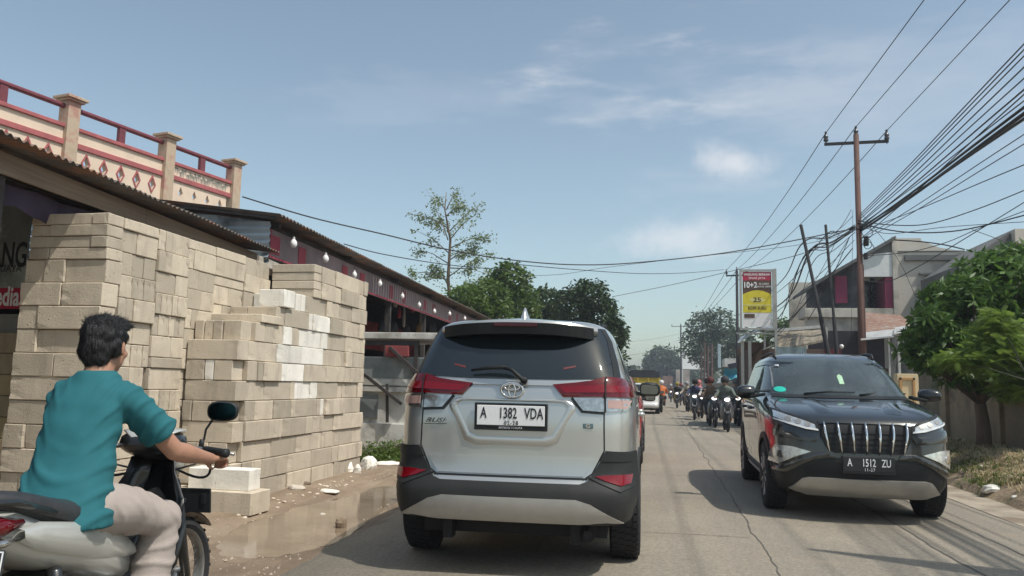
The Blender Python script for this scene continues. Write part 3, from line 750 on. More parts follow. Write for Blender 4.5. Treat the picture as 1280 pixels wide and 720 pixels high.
    # roof rails
    if not lite:
        for s in (-1, 1):
            rr = MB(); pts = [(s * .56, .74, 1.625), (s * .56, .84, 1.655), (s * .565, 1.2, 1.675), (s * .565, 1.9, 1.675), (s * .56, 2.20, 1.655), (s * .55, 2.32, 1.60)]
            rr.tube(pts, [.012, .02, .019, .019, .019, .012], 8); rr.build('roof_rail', M_clad, t, smooth=True)
        an = MB(); an.loft([[(-.03 * k, .62 + d0, 1.672), (0, .58 + d0, 1.672), (.03 * k, .62 + d0, 1.672), (.03 * k, .80, 1.672), (0, .84, 1.672), (-.03 * k, .80, 1.672)] if False else
                            [(x * k, .70 + (y - .70) * k2 + dy, zz) for x, y in ((-.034, .66), (0, .60), (.034, .66), (.034, .80), (0, .84), (-.034, .80))]
                            for k, k2, dy, zz in ((1.15, 1.1, 0, 1.666), (.8, .85, -.01, 1.70), (.45, .5, -.02, 1.735), (.14, .15, -.03, 1.772))])
        an.build('antenna_fin', paint, t, smooth=True)
    # ---------------- rear
    rg = [(-.655, 1.262), (-.3, 1.248), (.3, 1.248), (.655, 1.262), (.64, 1.35), (.60, 1.52), (.555, 1.605), (-.555, 1.605), (-.60, 1.52), (-.64, 1.35)]
    rw = P('rear_window', bvh, 'rear', rg, .007, M_glass, t, sp=.035)
    if full in ('rear', 'both'):
        # black corner fillers beside the glass (D pillar)
        for s in (-1, 1):
            pl = [(.658, 1.262), (.70, 1.262), (.680, 1.36), (.632, 1.52), (.585, 1.605), (.557, 1.605), (.603, 1.52), (.643, 1.35)]
            P('pillar_trim', bvh, 'rear', [(x * s, z) for x, z in pl], .008, M_clad, t, sp=.025)
        # spoiler
        spm = MB(); secs = []
        for x in [i / 10 * .545 for i in range(-10, 11)]:
            e = abs(x) / .545; zz = 1.650 - .040 * e ** 2.2; yb = .20 + .17 * e ** 4
            secs.append([(x, yb, zz - .028), (x, yb + .015, zz - .004), (x, yb + .12, zz + .014 - .01 * e), (x, yb + .42, zz + .018 - .03 * e), (x, yb + .40, zz - .06), (x, yb + .10, zz - .080), (x, yb + .02, zz - .055)])
        spm.loft(secs); so = spm.build('spoiler', paint, t, smooth=True); sharp(so, 45)
        lm = MB(); secs = []
        for x in [i / 10 * .52 for i in range(-10, 11)]:
            e = abs(x) / .545; zz = 1.650 - .030 * e ** 2.2; yb = .20 + .17 * e ** 4
            secs.append([(x, yb - .006, zz - .022), (x, yb + .008, zz - .098), (x, yb + .22, zz - .10), (x, yb + .2, zz - .05)])
        lm.loft(secs); lo = lm.build('spoiler_face', M_clad, so, smooth=False)
        bl = MB(); bl.box((0, .190, 1.610), (.30, .012, .026)); bl.build('brake_light', M_brake, so, bevel=.004)
        # tail lights
        for s in (-1, 1):
            def S(pl): return [(x * s, z) for x, z in pl]
            red = [(.772, 1.23), (.70, 1.262), (.60, 1.268), (.49, 1.235), (.265, 1.212), (.335, 1.135), (.60, 1.142), (.776, 1.135), (.782, 1.18)]
            tl = P('tail_light', bvh, 'rear', S(red), .016, M_rlens, t, sp=.03, dome=.004)
            inr = [(.74, 1.20), (.60, 1.215), (.47, 1.205), (.31, 1.195), (.345, 1.16), (.60, 1.165), (.745, 1.165)]
            P('light_bar', bvh, 'rear', S(inr), .0225, M_rlens2, tl, sp=.04)
            clr = [(.772, 1.128), (.40, 1.132), (.465, 1.052), (.60, 1.045), (.74, 1.055), (.768, 1.085)]
            P('reversing_lens', bvh, 'rear', S(clr), .013, M_clens, tl, sp=.03)
            P('indicator_lens', bvh, 'rear', S([(.766, 1.118), (.62, 1.12), (.62, 1.07), (.735, 1.066)]), .016, M_amber, tl, sp=.04)
            fr = [(.400, 1.140), (.385, 1.125), (.455, 1.038), (.60, 1.030), (.60, 1.046), (.466, 1.053), (.405, 1.128)]
            P('light_trim', bvh, 'rear', S(fr), .010, M_clad, tl, sp=.03)
        # tailgate seams
        sm = MB()
        for s in (-1, 1): seam(bvh, 'rear', [(s * .60, 1.262), (s * .602, .95), (s * .605, .80), (s * .53, .655), (s * .47, .615)], .009, .0015, sm)
        for s in (-1, 1): seam(bvh, 'rear', [(s * .6, 1.262), (s * .605, 1.04)], .009, .028, sm)
        seam(bvh, 'rear', [(-.5, .622), (.5, .622)], .012, .0015, sm)
        sm.build('tailgate_seam', M_seam, t, fix=False)
        # raised tailgate band under the glass with plate recess edge
        band = [(-.62, 1.245), (.62, 1.245), (.50, 1.228), (-.50, 1.228)]
        P('tailgate_lip', bvh, 'rear', [(-.50, 1.242), (-.3, 1.236), (.3, 1.236), (.50, 1.242), (.26, 1.205), (-.26, 1.205)], .012, paint, t, sp=.04)
        rec = smooth_poly([(-.37, 1.075), (-.33, 1.10), (.33, 1.10), (.37, 1.075), (.262, .872), (-.262, .872)], 1, .1)
        frame_out = smooth_poly([(-.43, 1.08), (-.36, 1.12), (.36, 1.12), (.43, 1.08), (.292, .815), (-.292, .815)], 1, .1)
        # sculpted surround: outer ring at surface, inner ring sunk -> built as raised lip with sloping inner face
        n = len(rec); vs = []
        for k in range(n):
            for (pl, off) in ((frame_out, .001), (frame_out, .014), (rec, .004)):
                f = .92 if off == .014 else 1
                x, z = pl[k]; 
                if off == .014: x, z = x * .6 + rec[k][0] * .4, z * .6 + rec[k][1] * .4
                h, nn = proj(bvh, 'rear', x, z); vs.append(h + nn * off)
        mb = MB(); fs = []
        for k in range(n):
            a = 3 * k; b2 = 3 * ((k + 1) % n); fs += [(a, b2, b2 + 1, a + 1), (a + 1, b2 + 1, b2 + 2, a + 2)]
        mb.add(vs, fs).build('plate_recess', paint, t, smooth=True)
        # lower tailgate crease panel
        P('tailgate_step', bvh, 'rear', [(-.545, .745), (.545, .745), (.475, .635), (-.475, .635)], .010, paint, t, sp=.04)
        # bumper cladding
        bp = [(-.72, .355), (.72, .355), (.80, .375), (.825, .45), (.80, .79), (.615, .80), (.60, .76), (.50, .605), (.45, .585), (-.45, .585), (-.50, .605), (-.60, .76), (-.615, .80), (-.80, .79), (-.825, .45), (-.80, .375)]
        bo = P('bumper', bvh, 'rear', bp, .014, M_clad, t, sp=.035)
        P('bumper_top_lip', bvh, 'rear', [(.60, .79), (.775, .785), (.77, .73), (.575, .735)], .020, M_clad, bo, sp=.04)
        P('bumper_top_lip', bvh, 'rear', mir([(.60, .79), (.775, .785), (.77, .73), (.575, .735)]), .020, M_clad, bo, sp=.04)
        P('skid_plate', bvh, 'rear', [(-.62, .375), (-.45, .362), (.45, .362), (.62, .375), (.72, .365), (.52, .475), (.43, .500), (-.43, .500), (-.52, .475), (-.72, .365)], .024, M_skid, t, sp=.035, dome=.003)
        for s in (-1, 1):
            rf = [(.545, .635), (.62, .645), (.765, .65), (.755, .59), (.70, .575), (.61, .605)]
            P('reflector_frame', bvh, 'rear', [(x * s, z) for x, z in [(.50, .63), (.60, .66), (.79, .665), (.785, .575), (.70, .545), (.58, .59)]], .020, M_clad, bo, sp=.03)
            P('reflector', bvh, 'rear', [(x * s, z) for x, z in rf], .026, M_rlens2, bo, sp=.03)
            P('painted_reflection', bvh, 'rear', [(s * .33, 1.312), (s * .33, 1.325), (s * .41, 1.340), (s * .41, 1.330)], .009, mat('red_reflection', (.13, .02, .02), .5, var=0), rw, sp=.03, sink=.001)  # red reflections in the rear glass, painted on as thin strips
        h, nn = proj(bvh, 'rear', 0, 1.0)
        if plateR: plate(t, h + nn * .014, MREAR, *plateR)
        h, nn = proj(bvh, 'rear', 0, 1.170)
        emblem(t, h + nn * .020, MREAR)
        if badge:
            h, nn = proj(bvh, 'rear', -.50, .965); tm = MB()
            put_text(tm, 'RUSH', .044, Matrix.Translation(h + nn * .004) @ MREAR, sx=1.45, shear=.45, depth=.0015, offset=.0)
            tm.bar(h + Vector((-.10, -.006, -.024)), h + Vector((.07, -.006, -.020)), .004)
            tm.build('badge_lettering', M_badge, t, fix=False)
            h, nn = proj(bvh, 'rear', .50, .955); tm = MB()
            tm.box(h + nn * .003, (.066, .006, .032)); bo2 = tm.build('grade_badge', M_badge2, t, bevel=.003)
            tm = MB(); put_text(tm, 'G', .032, Matrix.Translation(h + nn * .0068) @ MREAR, sx=1.3, depth=.0008, offset=.001); tm.build('badge_letter', M_chrome, bo2, fix=False)
        # wiper
        wp = MB(); wp.tube([(.085, .10, 1.232), (.07, .075, 1.245), (.0, .085, 1.305), (-.05, .10, 1.318)], [.020, .016, .013, .011], 8)
        wp.tube([(-.0, .105, 1.305), (-.06, .105, 1.322), (-.16, .115, 1.318), (-.28, .125, 1.298)], [.010, .015, .014, .008], 8)
        wp.tube([(.078, .08, 1.240), (.078, .13, 1.240)], .022, 12); wp.build('rear_wiper', M_clad, t, smooth=True)
    elif lite:
        for s in (-1, 1):
            P('tail_light', bvh, 'rear', [(x * s, z) for x, z in [(.775, 1.22), (.55, 1.24), (.56, 1.05), (.77, 1.0)]], .012, M_rlens, t, sp=.05)
        P('bumper', bvh, 'rear', [(-.8, .27), (.8, .27), (.82, .40), (-.82, .40)], .012, M_clad, t, sp=.08)
        pb = MB(); h, nn = proj(bvh, 'rear', 0, .9); pb.box(h + nn * .01, (.43, .02, .135)); pb.build('number_plate', M_plateB, t)
    # ---------------- front
    ws = [(-.70, 1.175), (0, 1.165), (.70, 1.175), (.675, 1.27), (.635, 1.40), (.575, 1.535), (.53, 1.575), (0, 1.60), (-.53, 1.575), (-.575, 1.535), (-.635, 1.40), (-.675, 1.27)]
    wsc = P('windscreen', bvh, 'front', ws, .005, wg, t, sp=.045)
    if full in ('front', 'both'):
        # wipers, cowl
        P('cowl', bvh, 'front', [(-.70, 1.172), (-.70, 1.142), (.70, 1.142), (.70, 1.172)], .006, M_clad, t, sp=.06)
        for x0 in (.38, -.18):
            w = MB(); a, na = proj(bvh, 'front', x0, 1.165); b, nb = proj(bvh, 'front', x0 - .52, 1.195); b0, _ = proj(bvh, 'front', x0 - .1, 1.20)
            w.tube([a + na * .02, (a + b) / 2 + na * .035, b + nb * .02], [.012, .010, .006], 6); w.build('wiper', M_clad, t, smooth=True)
        st = P('inspection_sticker', bvh, 'front', [(.615, 1.485), (.545, 1.49), (.545, 1.51), (.61, 1.508)], .010, M_plateW, wsc)
        P('round_sticker', bvh, 'front', [(.60 + .058 * math.cos(a), 1.222 + .03 * math.sin(a)) for a in [k * .45 for k in range(14)]], .010, M_teal, wsc)
        P('paper_pass', bvh, 'front', [(-.02, 1.29), (-.07, 1.29), (-.075, 1.38), (-.05, 1.40), (-.02, 1.38)], .010, M_lightg, wsc)
        P('screen_edge', bvh, 'front', [(.655, 1.25), (.667, 1.25), (.628, 1.51), (.616, 1.51)], .010, M_skid, wsc)
        # bonnet seam + lines
        sm = MB()
        for s in (-1, 1): seam(bvh, 'top', [(s * .74, 3.42), (s * .735, 3.75), (s * .70, 4.05), (s * .58, 4.24), (s * .42, 4.34)], .008, .0015, sm)
        seam(bvh, 'front', [(-.42, .925), (.42, .925)], .009, .0015, sm)
        sm.build('bonnet_seam', M_seam, t, fix=False)
        for s in (-1, 1):   # raised bonnet ribs
            rb = MB(); secs = []
            for k in range(9):
                y = 3.48 + .09 * k; x = s * (.40 - .012 * k); ring = []
                for dx, dz in ((-.10, -.004), (-.05, .010), (0, .016), (.05, .010), (.10, -.004)):
                    h, n = proj(bvh, 'top', x + dx, y); ring.append(h + n * dz * (1 if 0 < k < 8 else .1))
                secs.append(ring)
            rb.loft(secs, False, False); rb.build('bonnet_rib', paint, t, smooth=True)
        # headlights
        for s in (-1, 1):
            def S(pl): return [(x * s, z) for x, z in pl]
            hl = [(.405, .835), (.415, .905), (.50, .935), (.66, .985), (.775, 1.035), (.785, .985), (.77, .92), (.66, .885), (.52, .845)]
            h = P('headlight', bvh, 'front', S(hl), .010, M_clad, t, sp=.03)
            P('headlight_lens', bvh, 'front', S([(.43, .855), (.44, .893), (.52, .922), (.66, .965), (.762, 1.008), (.768, .95), (.66, .902), (.53, .868)]), .016, M_hlens, h, sp=.025)
            P('light_strip', bvh, 'front', S([(.41, .838), (.52, .850), (.66, .888), (.765, .925), (.768, .938), (.66, .903), (.52, .866), (.415, .853)]), .022, M_plateW, h, sp=.03)
            for xx, zz in ((.50, .893), (.58, .913), (.66, .935)):
                P('projector', bvh, 'front', [((xx + .026 * math.cos(a)) * s, zz + .02 * math.sin(a)) for a in [k * .52 for k in range(12)]], .020, M_skid, h, sp=.02)
            # cheek crease under headlight
            P('cheek_panel', bvh, 'front', S([(.40, .80), (.56, .815), (.74, .875), (.79, .84), (.78, .77), (.60, .745), (.44, .735)]), .014, paint, t, sp=.04, dome=.006)
            # fog lamp pod
            fg = P('fog_lamp', bvh, 'front', S([(.485, .645), (.64, .685), (.765, .69), (.80, .61), (.805, .52), (.75, .515), (.63, .585)]), .024, M_hlens, t, sp=.03)
            P('fog_lamp_bulb', bvh, 'front', [((.72 + .035 * math.cos(a)) * s, .605 + .035 * math.sin(a)) for a in [k * .52 for k in range(12)]], .030, M_chrome, fg, sp=.02)
            P('bumper_wing', bvh, 'front', S([(.27, .60), (.30, .645), (.42, .65), (.54, .60), (.66, .535), (.78, .475), (.79, .435), (.70, .435), (.56, .53), (.42, .595)]), .020, paint, t, sp=.03, dome=.008)
        # grille
        g = P('grille', bvh, 'front', [(-.41, .90), (-.30, .915), (.30, .915), (.41, .90), (.40, .78), (.34, .67), (.28, .645), (-.28, .645), (-.34, .67), (-.40, .78)], .006, M_dark, t, sp=.04)
        for i, x in enumerate((-.36, -.24, -.12, 0, .12, .24, .36)):
            br = MB(); pts = []
            for k in range(7):
                z = .915 - .28 * k / 6; xx = x * (1 - .12 * (k / 6) ** 1.5); h, n = proj(bvh, 'front', xx, z); pts.append(h + n * (.012 + .028 * math.sin(math.pi * min(1, (k + .6) / 6)) ** .6))
            br.tube(pts, [.008, .011, .0115, .011, .010, .008, .005], 8, flat=1.0); br.build('grille_bar', M_chrome, g, smooth=True)
        for z in (.70, .745, .79, .835):
            m2 = MB(); seam(bvh, 'front', [(-.36, z), (.36, z)], .012, .014, m2); m2.build('grille_mesh', M_clad, g, fix=False)
        P('grille_crown', bvh, 'front', [(-.41, .925), (.41, .925), (.40, .90), (.30, .912), (-.30, .912), (-.40, .90)], .014, paint, t, sp=.04)
        # lower intake, lip and skid
        P('bumper', bvh, 'front', [(-.80, .27), (.80, .27), (.825, .40), (.80, .52), (.70, .46), (.56, .56), (.34, .60), (-.34, .60), (-.56, .56), (-.70, .46), (-.80, .52), (-.825, .40)], .010, M_clad, t, sp=.04)
        P('air_intake', bvh, 'front', [(-.50, .40), (.50, .40), (.56, .50), (.42, .56), (-.42, .56), (-.56, .50)], .014, M_dark, t, sp=.05)
        P('skid_plate', bvh, 'front', [(-.50, .255), (.50, .255), (.66, .30), (.56, .40), (.50, .415), (-.50, .415), (-.56, .40), (-.66, .30)], .030, M_skid, t, sp=.04, dome=.004)
        if plateF:
            h, nn = proj(bvh, 'front', 0, .535); plate(t, Vector((0, h.y + .045, .545)), MFRONT, *plateF)
            br = MB(); br.box((0, h.y + .015, .545), (.3, .05, .06)); br.build('plate_bracket', M_clad, t)
    return t

silver = make_suv('silver suv with black lower bumper and red tail lights driving ahead on the road', (-.955, 5.10, .012), R(2.0), M_silver, 'cars on the road', full='both',
                  plateR=([('A', -.178), ('1382', -.018), ('VDA', .152)], '02-28', True, True, 'ASTRIDO TOYOTA'), plateF=([('A', -.178), ('1382', -.018), ('VDA', .152)], '02-28', True))
black = make_suv('oncoming black suv with seven chrome grille bars and silver skid plate', (1.96, 12.45, .012), R(180 - 1.0), M_black, 'cars on the road', full='both',
                 plateF=([('A', -.165), ('1512', -.0), ('ZU', .150)], '11-27', False, False), plateR=([('A', -.165), ('1512', -.0), ('ZU', .150)], '11-27', False, False), badge=False, see=True)
redc = make_suv('red hatchback mostly hidden ahead of the silver suv', (-1.045, 12.4, .012), R(.5), M_red, 'cars on the road', full='none', sz=.92, szh=.86, lite=True)
whitec = make_suv('small white car farther down the road behind the mirror of the silver suv', (-.86, 38.0, .012), R(0), M_white, 'cars on the road', full='none', sz=.98, szh=.85, lite=True)
# yellow truck far ahead with dark tarpaulin
tr = thing('truck', 'yellow truck with a dark covered load in the distance', 'truck', (-1.0, 47, .012), 0, None)
M_yel = mat('yellow_paint', (.55, .40, .03), .5, var=.1, scale=4); M_tarp = mat('dark_tarpaulin', (.03, .035, .042), .7, var=.3, scale=3, bump=.5, bscale=8)
q = MB(); q.bb(-.95, .95, 0, 4.2, .75, 1.87); q.bb(-1.0, 1.0, -.02, 4.25, .68, .76)
for k in range(6): q.bb(-.98, -.95, .2 + .75 * k, .28 + .75 * k, .76, 1.89); q.bb(.95, .98, .2 + .75 * k, .28 + .75 * k, .76, 1.89)
for x in (-.9, -.3, .3, .9): q.bb(x - .04, x + .04, -.045, -.02, .78, 1.85)
bed = q.build('cargo_bed', M_yel, tr, bevel=.01)
q = MB(); q.loft([[(-.97, y, 1.80), (-.95, y, 2.10 + .03 * nz(y, 3)), (-.6, y, 2.22 + .05 * nz(y * 2, 1)), (.6, y, 2.22 + .05 * nz(y * 2, 4)), (.95, y, 2.10), (.97, y, 1.80)] for y in [i * .35 - .05 for i in range(13)]])
q.build('tarpaulin', M_tarp, tr, smooth=False)
q = MB(); q.prism([(4.35, .5), (6.2, .5), (6.2, 1.2), (5.7, 2.0), (4.35, 2.0)], -.95, .95, 'X'); q.build('cab', M_yel, tr, bevel=.05)
q = MB(); q.bb(-.45, .45, -.05, 6, .55, .68); q.build('chassis', M_dark, tr)
for x in (-.8, .8):
    for y in (.9, 5.3): wheel(tr, x, y, .40, .25, lite=True)
for s in (-1, 1):
    q = MB(); q.box((s * .78, -.06, .62), (.22, .04, .12)); q.build('tail_light', M_rlens, tr)
q = MB(); q.box((0, -.05, .60), (.43, .02, .13)); q.build('number_plate', M_plateB, tr)
# ------------------------------------------------------------------ aircrete blocks
def block_mat(name, c, objrand=.12, grey=(.43, .375, .295)):
    m, nt, out = _nt(name); b = nt.nodes.new('ShaderNodeBsdfPrincipled'); nt.links.new(b.outputs[0], out.inputs[0]); b.inputs['Roughness'].default_value = .93; b.inputs['Specular IOR Level'].default_value = .15
    tc = nt.nodes.new('ShaderNodeTexCoord'); oi = nt.nodes.new('ShaderNodeObjectInfo')
    sc_ = nt.nodes.new('ShaderNodeVectorMath'); sc_.operation = 'ADD'; nt.links.new(tc.outputs['Object'], sc_.inputs[0])
    rs = nt.nodes.new('ShaderNodeVectorMath'); rs.operation = 'SCALE'; nt.links.new(oi.outputs['Location'], rs.inputs[0]); rs.inputs['Scale'].default_value = 3.7; nt.links.new(rs.outputs[0], sc_.inputs[1]); co = sc_.outputs[0]
    n = noise_n(nt, 4, 6, .6, co); r = ramp(nt, .3, .7); nt.links.new(n.outputs[0], r.inputs[0]); res = mixc(nt, r.outputs[0], tuple(x * .90 for x in c), tuple(min(1, x * 1.08) for x in c))
    mr = nt.nodes.new('ShaderNodeMapRange'); mr.inputs[1].default_value = .45; mr.inputs[4].default_value = .8; nt.links.new(oi.outputs['Random'], mr.inputs[0]); res = mixc(nt, mr.outputs[0], res, grey)
    # rain and dust stains
    mp = nt.nodes.new('ShaderNodeMapping'); mp.inputs['Scale'].default_value = (3, 3, .8); nt.links.new(co, mp.inputs[0]); n2 = noise_n(nt, 2.0, 7, .65, mp.outputs[0]); r2 = ramp(nt, .50, .72); nt.links.new(n2.outputs[0], r2.inputs[0])
    f = nt.nodes.new('ShaderNodeMath'); f.operation = 'MULTIPLY'; f.inputs[1].default_value = .6; nt.links.new(r2.outputs[0], f.inputs[0]); res = mixc(nt, f.outputs[0], res, tuple(x * .55 for x in c))
    # pits and chips
    v = nt.nodes.new('ShaderNodeTexVoronoi'); v.inputs['Scale'].default_value = 26; nt.links.new(co, v.inputs['Vector']); n3 = noise_n(nt, 7, 2, .5, co); rv = ramp(nt, .10, .19, (1, 1, 1, 1), (0, 0, 0, 1)); nt.links.new(v.outputs['Distance'], rv.inputs[0]); r3 = ramp(nt, .52, .60); nt.links.new(n3.outputs[0], r3.inputs[0])
    mu = nt.nodes.new('ShaderNodeMath'); mu.operation = 'MULTIPLY'; nt.links.new(rv.outputs[0], mu.inputs[0]); nt.links.new(r3.outputs[0], mu.inputs[1]); res = mixc(nt, mu.outputs[0], res, tuple(x * .45 for x in c))
    hs = nt.nodes.new('ShaderNodeHueSaturation'); m2 = nt.nodes.new('ShaderNodeMapRange'); nt.links.new(oi.outputs['Random'], m2.inputs[0]); m2.inputs[3].default_value = 1 + objrand; m2.inputs[4].default_value = 1 - objrand; nt.links.new(m2.outputs[0], hs.inputs['Value']); nt.links.new(res, hs.inputs['Color']); nt.links.new(hs.outputs[0], b.inputs['Base Color'])
    nb = noise_n(nt, 60, 8, .7, co); sb = nt.nodes.new('ShaderNodeMath'); sb.operation = 'SUBTRACT'; nt.links.new(nb.outputs[0], sb.inputs[0]); nt.links.new(mu.outputs[0], sb.inputs[1]); bp = nt.nodes.new('ShaderNodeBump'); bp.inputs['Strength'].default_value = .45; bp.inputs['Distance'].default_value = .012
    nt.links.new(sb.outputs[0], bp.inputs['Height']); nt.links.new(bp.outputs[0], b.inputs['Normal']); return m
M_blk = block_mat('aircrete', (.535, .46, .36)); M_blk2 = block_mat('aircrete_pale', (.80, .76, .68), .06, (.70, .66, .58)); M_blk3 = block_mat('aircrete_yellow', (.42, .33, .20))
_bc = {}
def block_mesh(size, mt, var):
    k = (size, mt.name, var)
    if k in _bc: return _bc[k]
    bm = bmesh.new(); bmesh.ops.create_cube(bm, size=1)
    bmesh.ops.scale(bm, vec=size, verts=bm.verts)
    bmesh.ops.bevel(bm, geom=list(bm.edges), offset=.006, segments=1, affect='EDGES')
    bmesh.ops.subdivide_edges(bm, edges=[e for e in bm.edges if e.calc_length() > .09], cuts=3, use_grid_fill=True)
    rnd = random.Random(hash((round(size[0] * 100), round(size[1] * 100), var)) & 0xffff)
    hx, hy, hz = (s / 2 for s in size); chips = [(rnd.choice((-hx, hx)), rnd.choice((-hy, hy)), rnd.uniform(-hz, hz)) for _ in range(3)]
    for v in bm.verts:
        v.co += Vector((noise.noise(v.co * 9 + Vector((var * 7, 0, 0))), noise.noise(v.co * 9 + Vector((0, 5 + var, 0))), noise.noise(v.co * 9 + Vector((0, 0, 9 + var))))) * .002
        for c in chips:
            d = (v.co - Vector(c)).length
            if d < .03: v.co -= Vector((math.copysign(1, c[0]), math.copysign(1, c[1]), 0)) * .007 * (1 - d / .03)
    me = bpy.data.meshes.new('aircrete_block'); bm.to_mesh(me); bm.free(); me.materials.append(mt); _bc[k] = me; return me
rb = random.Random(21)
NB = 0
def block(c, size, label, mt=None, group='aircrete blocks in the roadside stacks', jit=.003, rot=.5):
    global NB
    if mt is None: mt = M_blk
    o = link('aircrete_block', block_mesh(tuple(round(s, 3) for s in size), mt, rb.randint(0, 3)))
    o.location = (c[0] + rb.uniform(-jit, jit), c[1] + rb.uniform(-jit, jit) * .4, c[2]); o.rotation_euler = (0, 0, R(rb.uniform(-rot, rot)))
    NB += 1; return tag(o, label, 'block', group)
CN = lambda i: ORD[i]
def face_run(axis, fixed, a0, a1, zlo, zhi, stack, facename, pale=0.0, pat=None, H=.2, d_out=.0, z0=.0, skip=None, ncourse=None):
    """one course of blocks on a face. axis 'Y': the face looks to +X at x=fixed, run along y; axis 'X': looks to -Y at y=fixed, run along x"""
    out = []; p = a0; n = 1
    zc = (zlo + zhi) / 2; h = zhi - zlo
    while p < a1 - .04:
        if pat: k = pat.pop(0) if pat else 'L'
        else: k = rb.choices(('L', 'E', 'H', 'S'), (.38, .30, .17, .15))[0]
        w = {'L': .6, 'E': .2, 'H': .4, 'S': .1}[k]
        w = min(w, a1 - p); 
        if w < .09: break
        depth = {'L': .2, 'E': .4, 'H': .2, 'S': .4}[k] if axis == 'Y' else .2
        cc = p + w / 2
        if not (skip and skip(cc, zc)):
            mt = M_blk2 if rb.random() < pale(cc, zc) else M_blk
            jd = rb.uniform(-.011, .011) + (.02 if rb.random() < .06 else 0)
            g = .004
            if axis == 'Y': c = (fixed - depth / 2 + jd, cc, zc + z0); s = (depth, w - g, h - .005)
            else: c = (cc, fixed + depth / 2 + jd, zc + z0); s = (w - g, depth, h - .005)
            word = {M_blk2: 'pale', M_blk: 'tan'}[mt]
            kind = {'L': 'long', 'E': 'short', 'H': 'medium', 'S': 'narrow'}[k]
            block(c, s, f"{word} aircrete block, {CN(ncourse)} course up, {CN(n)} along the {facename} of the {stack}", mt)
        p += w; n += 1
XB = -4.05
# tall rear stack, narrow end
def none(c, z): return .05
XA, YA = -4.61, 5.95
for i in range(13):
    z = .2 * i
    if i >= 11:
        for j in (0, 1):
            face_run('X', YA, XA - .76, XA, z + .1 * j, z + .1 * j + .1, 'tall stack', 'narrow end', lambda c, q: .02, ['L', 'E'] if j else ['E', 'L'], ncourse=i + 1 + j if i == 12 else i + 1)
    else:
        face_run('X', YA + .012 * math.sin(i * 2), XA - .78 - .006 * (12 - i), XA, z, z + .2, 'tall stack', 'narrow end', lambda c, q: .16 if c < XA - .55 else .02, [['L', 'E'], ['E', 'L'], ['E', 'E', 'H'], ['H', 'H']][rb.randint(0, 3)], ncourse=i + 1)
# tall rear stack, long side: uneven columns whose courses do not line up
yc_ = YA + .21; ci = 0
while yc_ < 8.84:
    ci += 1; w = min(rb.choice((.6, .6, .5, .6)), 8.86 - yc_)
    if 8.86 - yc_ - w < .15: w = 8.86 - yc_
    xo = XA + rb.uniform(-.022, .02); z = 0.0; k = 0; top = 2.6
    if rb.random() < .5: rows = [.1]
    else: rows = []
    while sum(rows) < top - .05: rows.append(rb.choices((.2, .1, .4 if sum(rows) < 2.1 else .2), (.76, .12, .12))[0])
    rows[-1] = max(.08, rows[-1] - (sum(rows) - top))
    for h in rows:
        k += 1; zc = z + h / 2; hid = (yc_ > 7.55 and zc < 1.75) or (yc_ > 7.3 and zc < 1.5)
        if not hid:
            if h >= .35: parts = [.2] * int(round(w / .2)) if w > .45 else [w]
            elif h <= .12: parts = [w]
            else: parts = rb.choice(([w], [w], [w * .5, w * .5], [.2, w - .2], [w - .2, .2], [.1, .1, w - .2], [w / 6] * 6 if rb.random() < .5 else [w / 3] * 3))
            p = yc_; jd = rb.uniform(-.014, .014)
            for n_, pw in enumerate(parts):
                jj = jd + rb.uniform(-.006, .006); dp = .2 if pw > .25 else .3
                block((xo - dp / 2 + jj, p + pw / 2, zc), (dp, pw - .004, h - .005), f"aircrete block, {CN(k)} up in {CN(ci)} column, {CN(n_ + 1)} piece, long side of the tall stack")
                p += pw
        z += h
    yc_ += w
# stepped front stack
SY = 7.20
def lit_patch_b(c, z):
    if z > 2.35: return 0
    if 8.3 < c < 9.35 and .9 < z < 2.3: return .62  # reflected light put into the colour as a cluster of pale blocks
    if 7.8 < c < 8.4 and z > 1.5: return .3
    return .02
for i in range(13):
    z = .2 * i
    # start of the course along y, stepping back with height
    y0 = {8: SY + .12, 9: SY + .75, 10: 8.35, 11: 8.86, 12: 8.86}.get(i, SY)
    facename = 'short end'
    if i <= 7:
        face_run('X', SY, -4.60, XB, z, z + .2, 'stepped stack', facename, lambda c, q: .04, [['S', 'E', 'E'], ['L'], ['E', 'S', 'E'], ['L']][i % 4], ncourse=i + 1)
    elif i == 8:
        face_run('X', SY + .12, -4.60, XB, z, z + .2, 'stepped stack', facename, lambda c, q: .04, ['S', 'S', 'S', 'E'], ncourse=i + 1)
    elif i == 9:
        face_run('X', SY + .75, -4.60, XB, z, z + .2, 'stepped stack', facename, lambda c, q: .04, ['E', 'H'], ncourse=i + 1)
    elif i == 10:
        face_run('X', 8.45, -4.60, XB - .02, z, z + .2, 'stepped stack', facename, lambda c, q: .3, ['H', 'E'], ncourse=i + 1)
    else:
        for j in (0, 1):
            face_run('X', 8.862, -4.60, XB, z + .1 * j, z + .1 * j + .1, 'stepped stack', facename, lambda c, q: .02, ['L'], ncourse=i + 1 + (j if i == 12 else 0))
    dd = .42 if i <= 8 else .22
    face_run('Y', XB + .01 * math.sin(i * 2.3), y0 + (.41 if i <= 8 and False else .21), 10.62 + .03 * math.sin(i), z, z + .2, 'stepped stack', 'road side', lit_patch_b, ncourse=i + 1)
# blocks lying on the steps
block((-4.33, 7.82, 1.845), (.6, .42, .085), 'thin tan aircrete slab lying across the stepped stack', jit=0)
block((-4.16, 8.16, 2.10), (.30, .25, .19), 'pale square aircrete block sitting loose on top of the steps', M_blk2, jit=0, rot=6)
block((-4.40, 7.55, 1.9), (.45, .1, .06), 'narrow tan offcut lying on the stepped stack', jit=0) if False else None
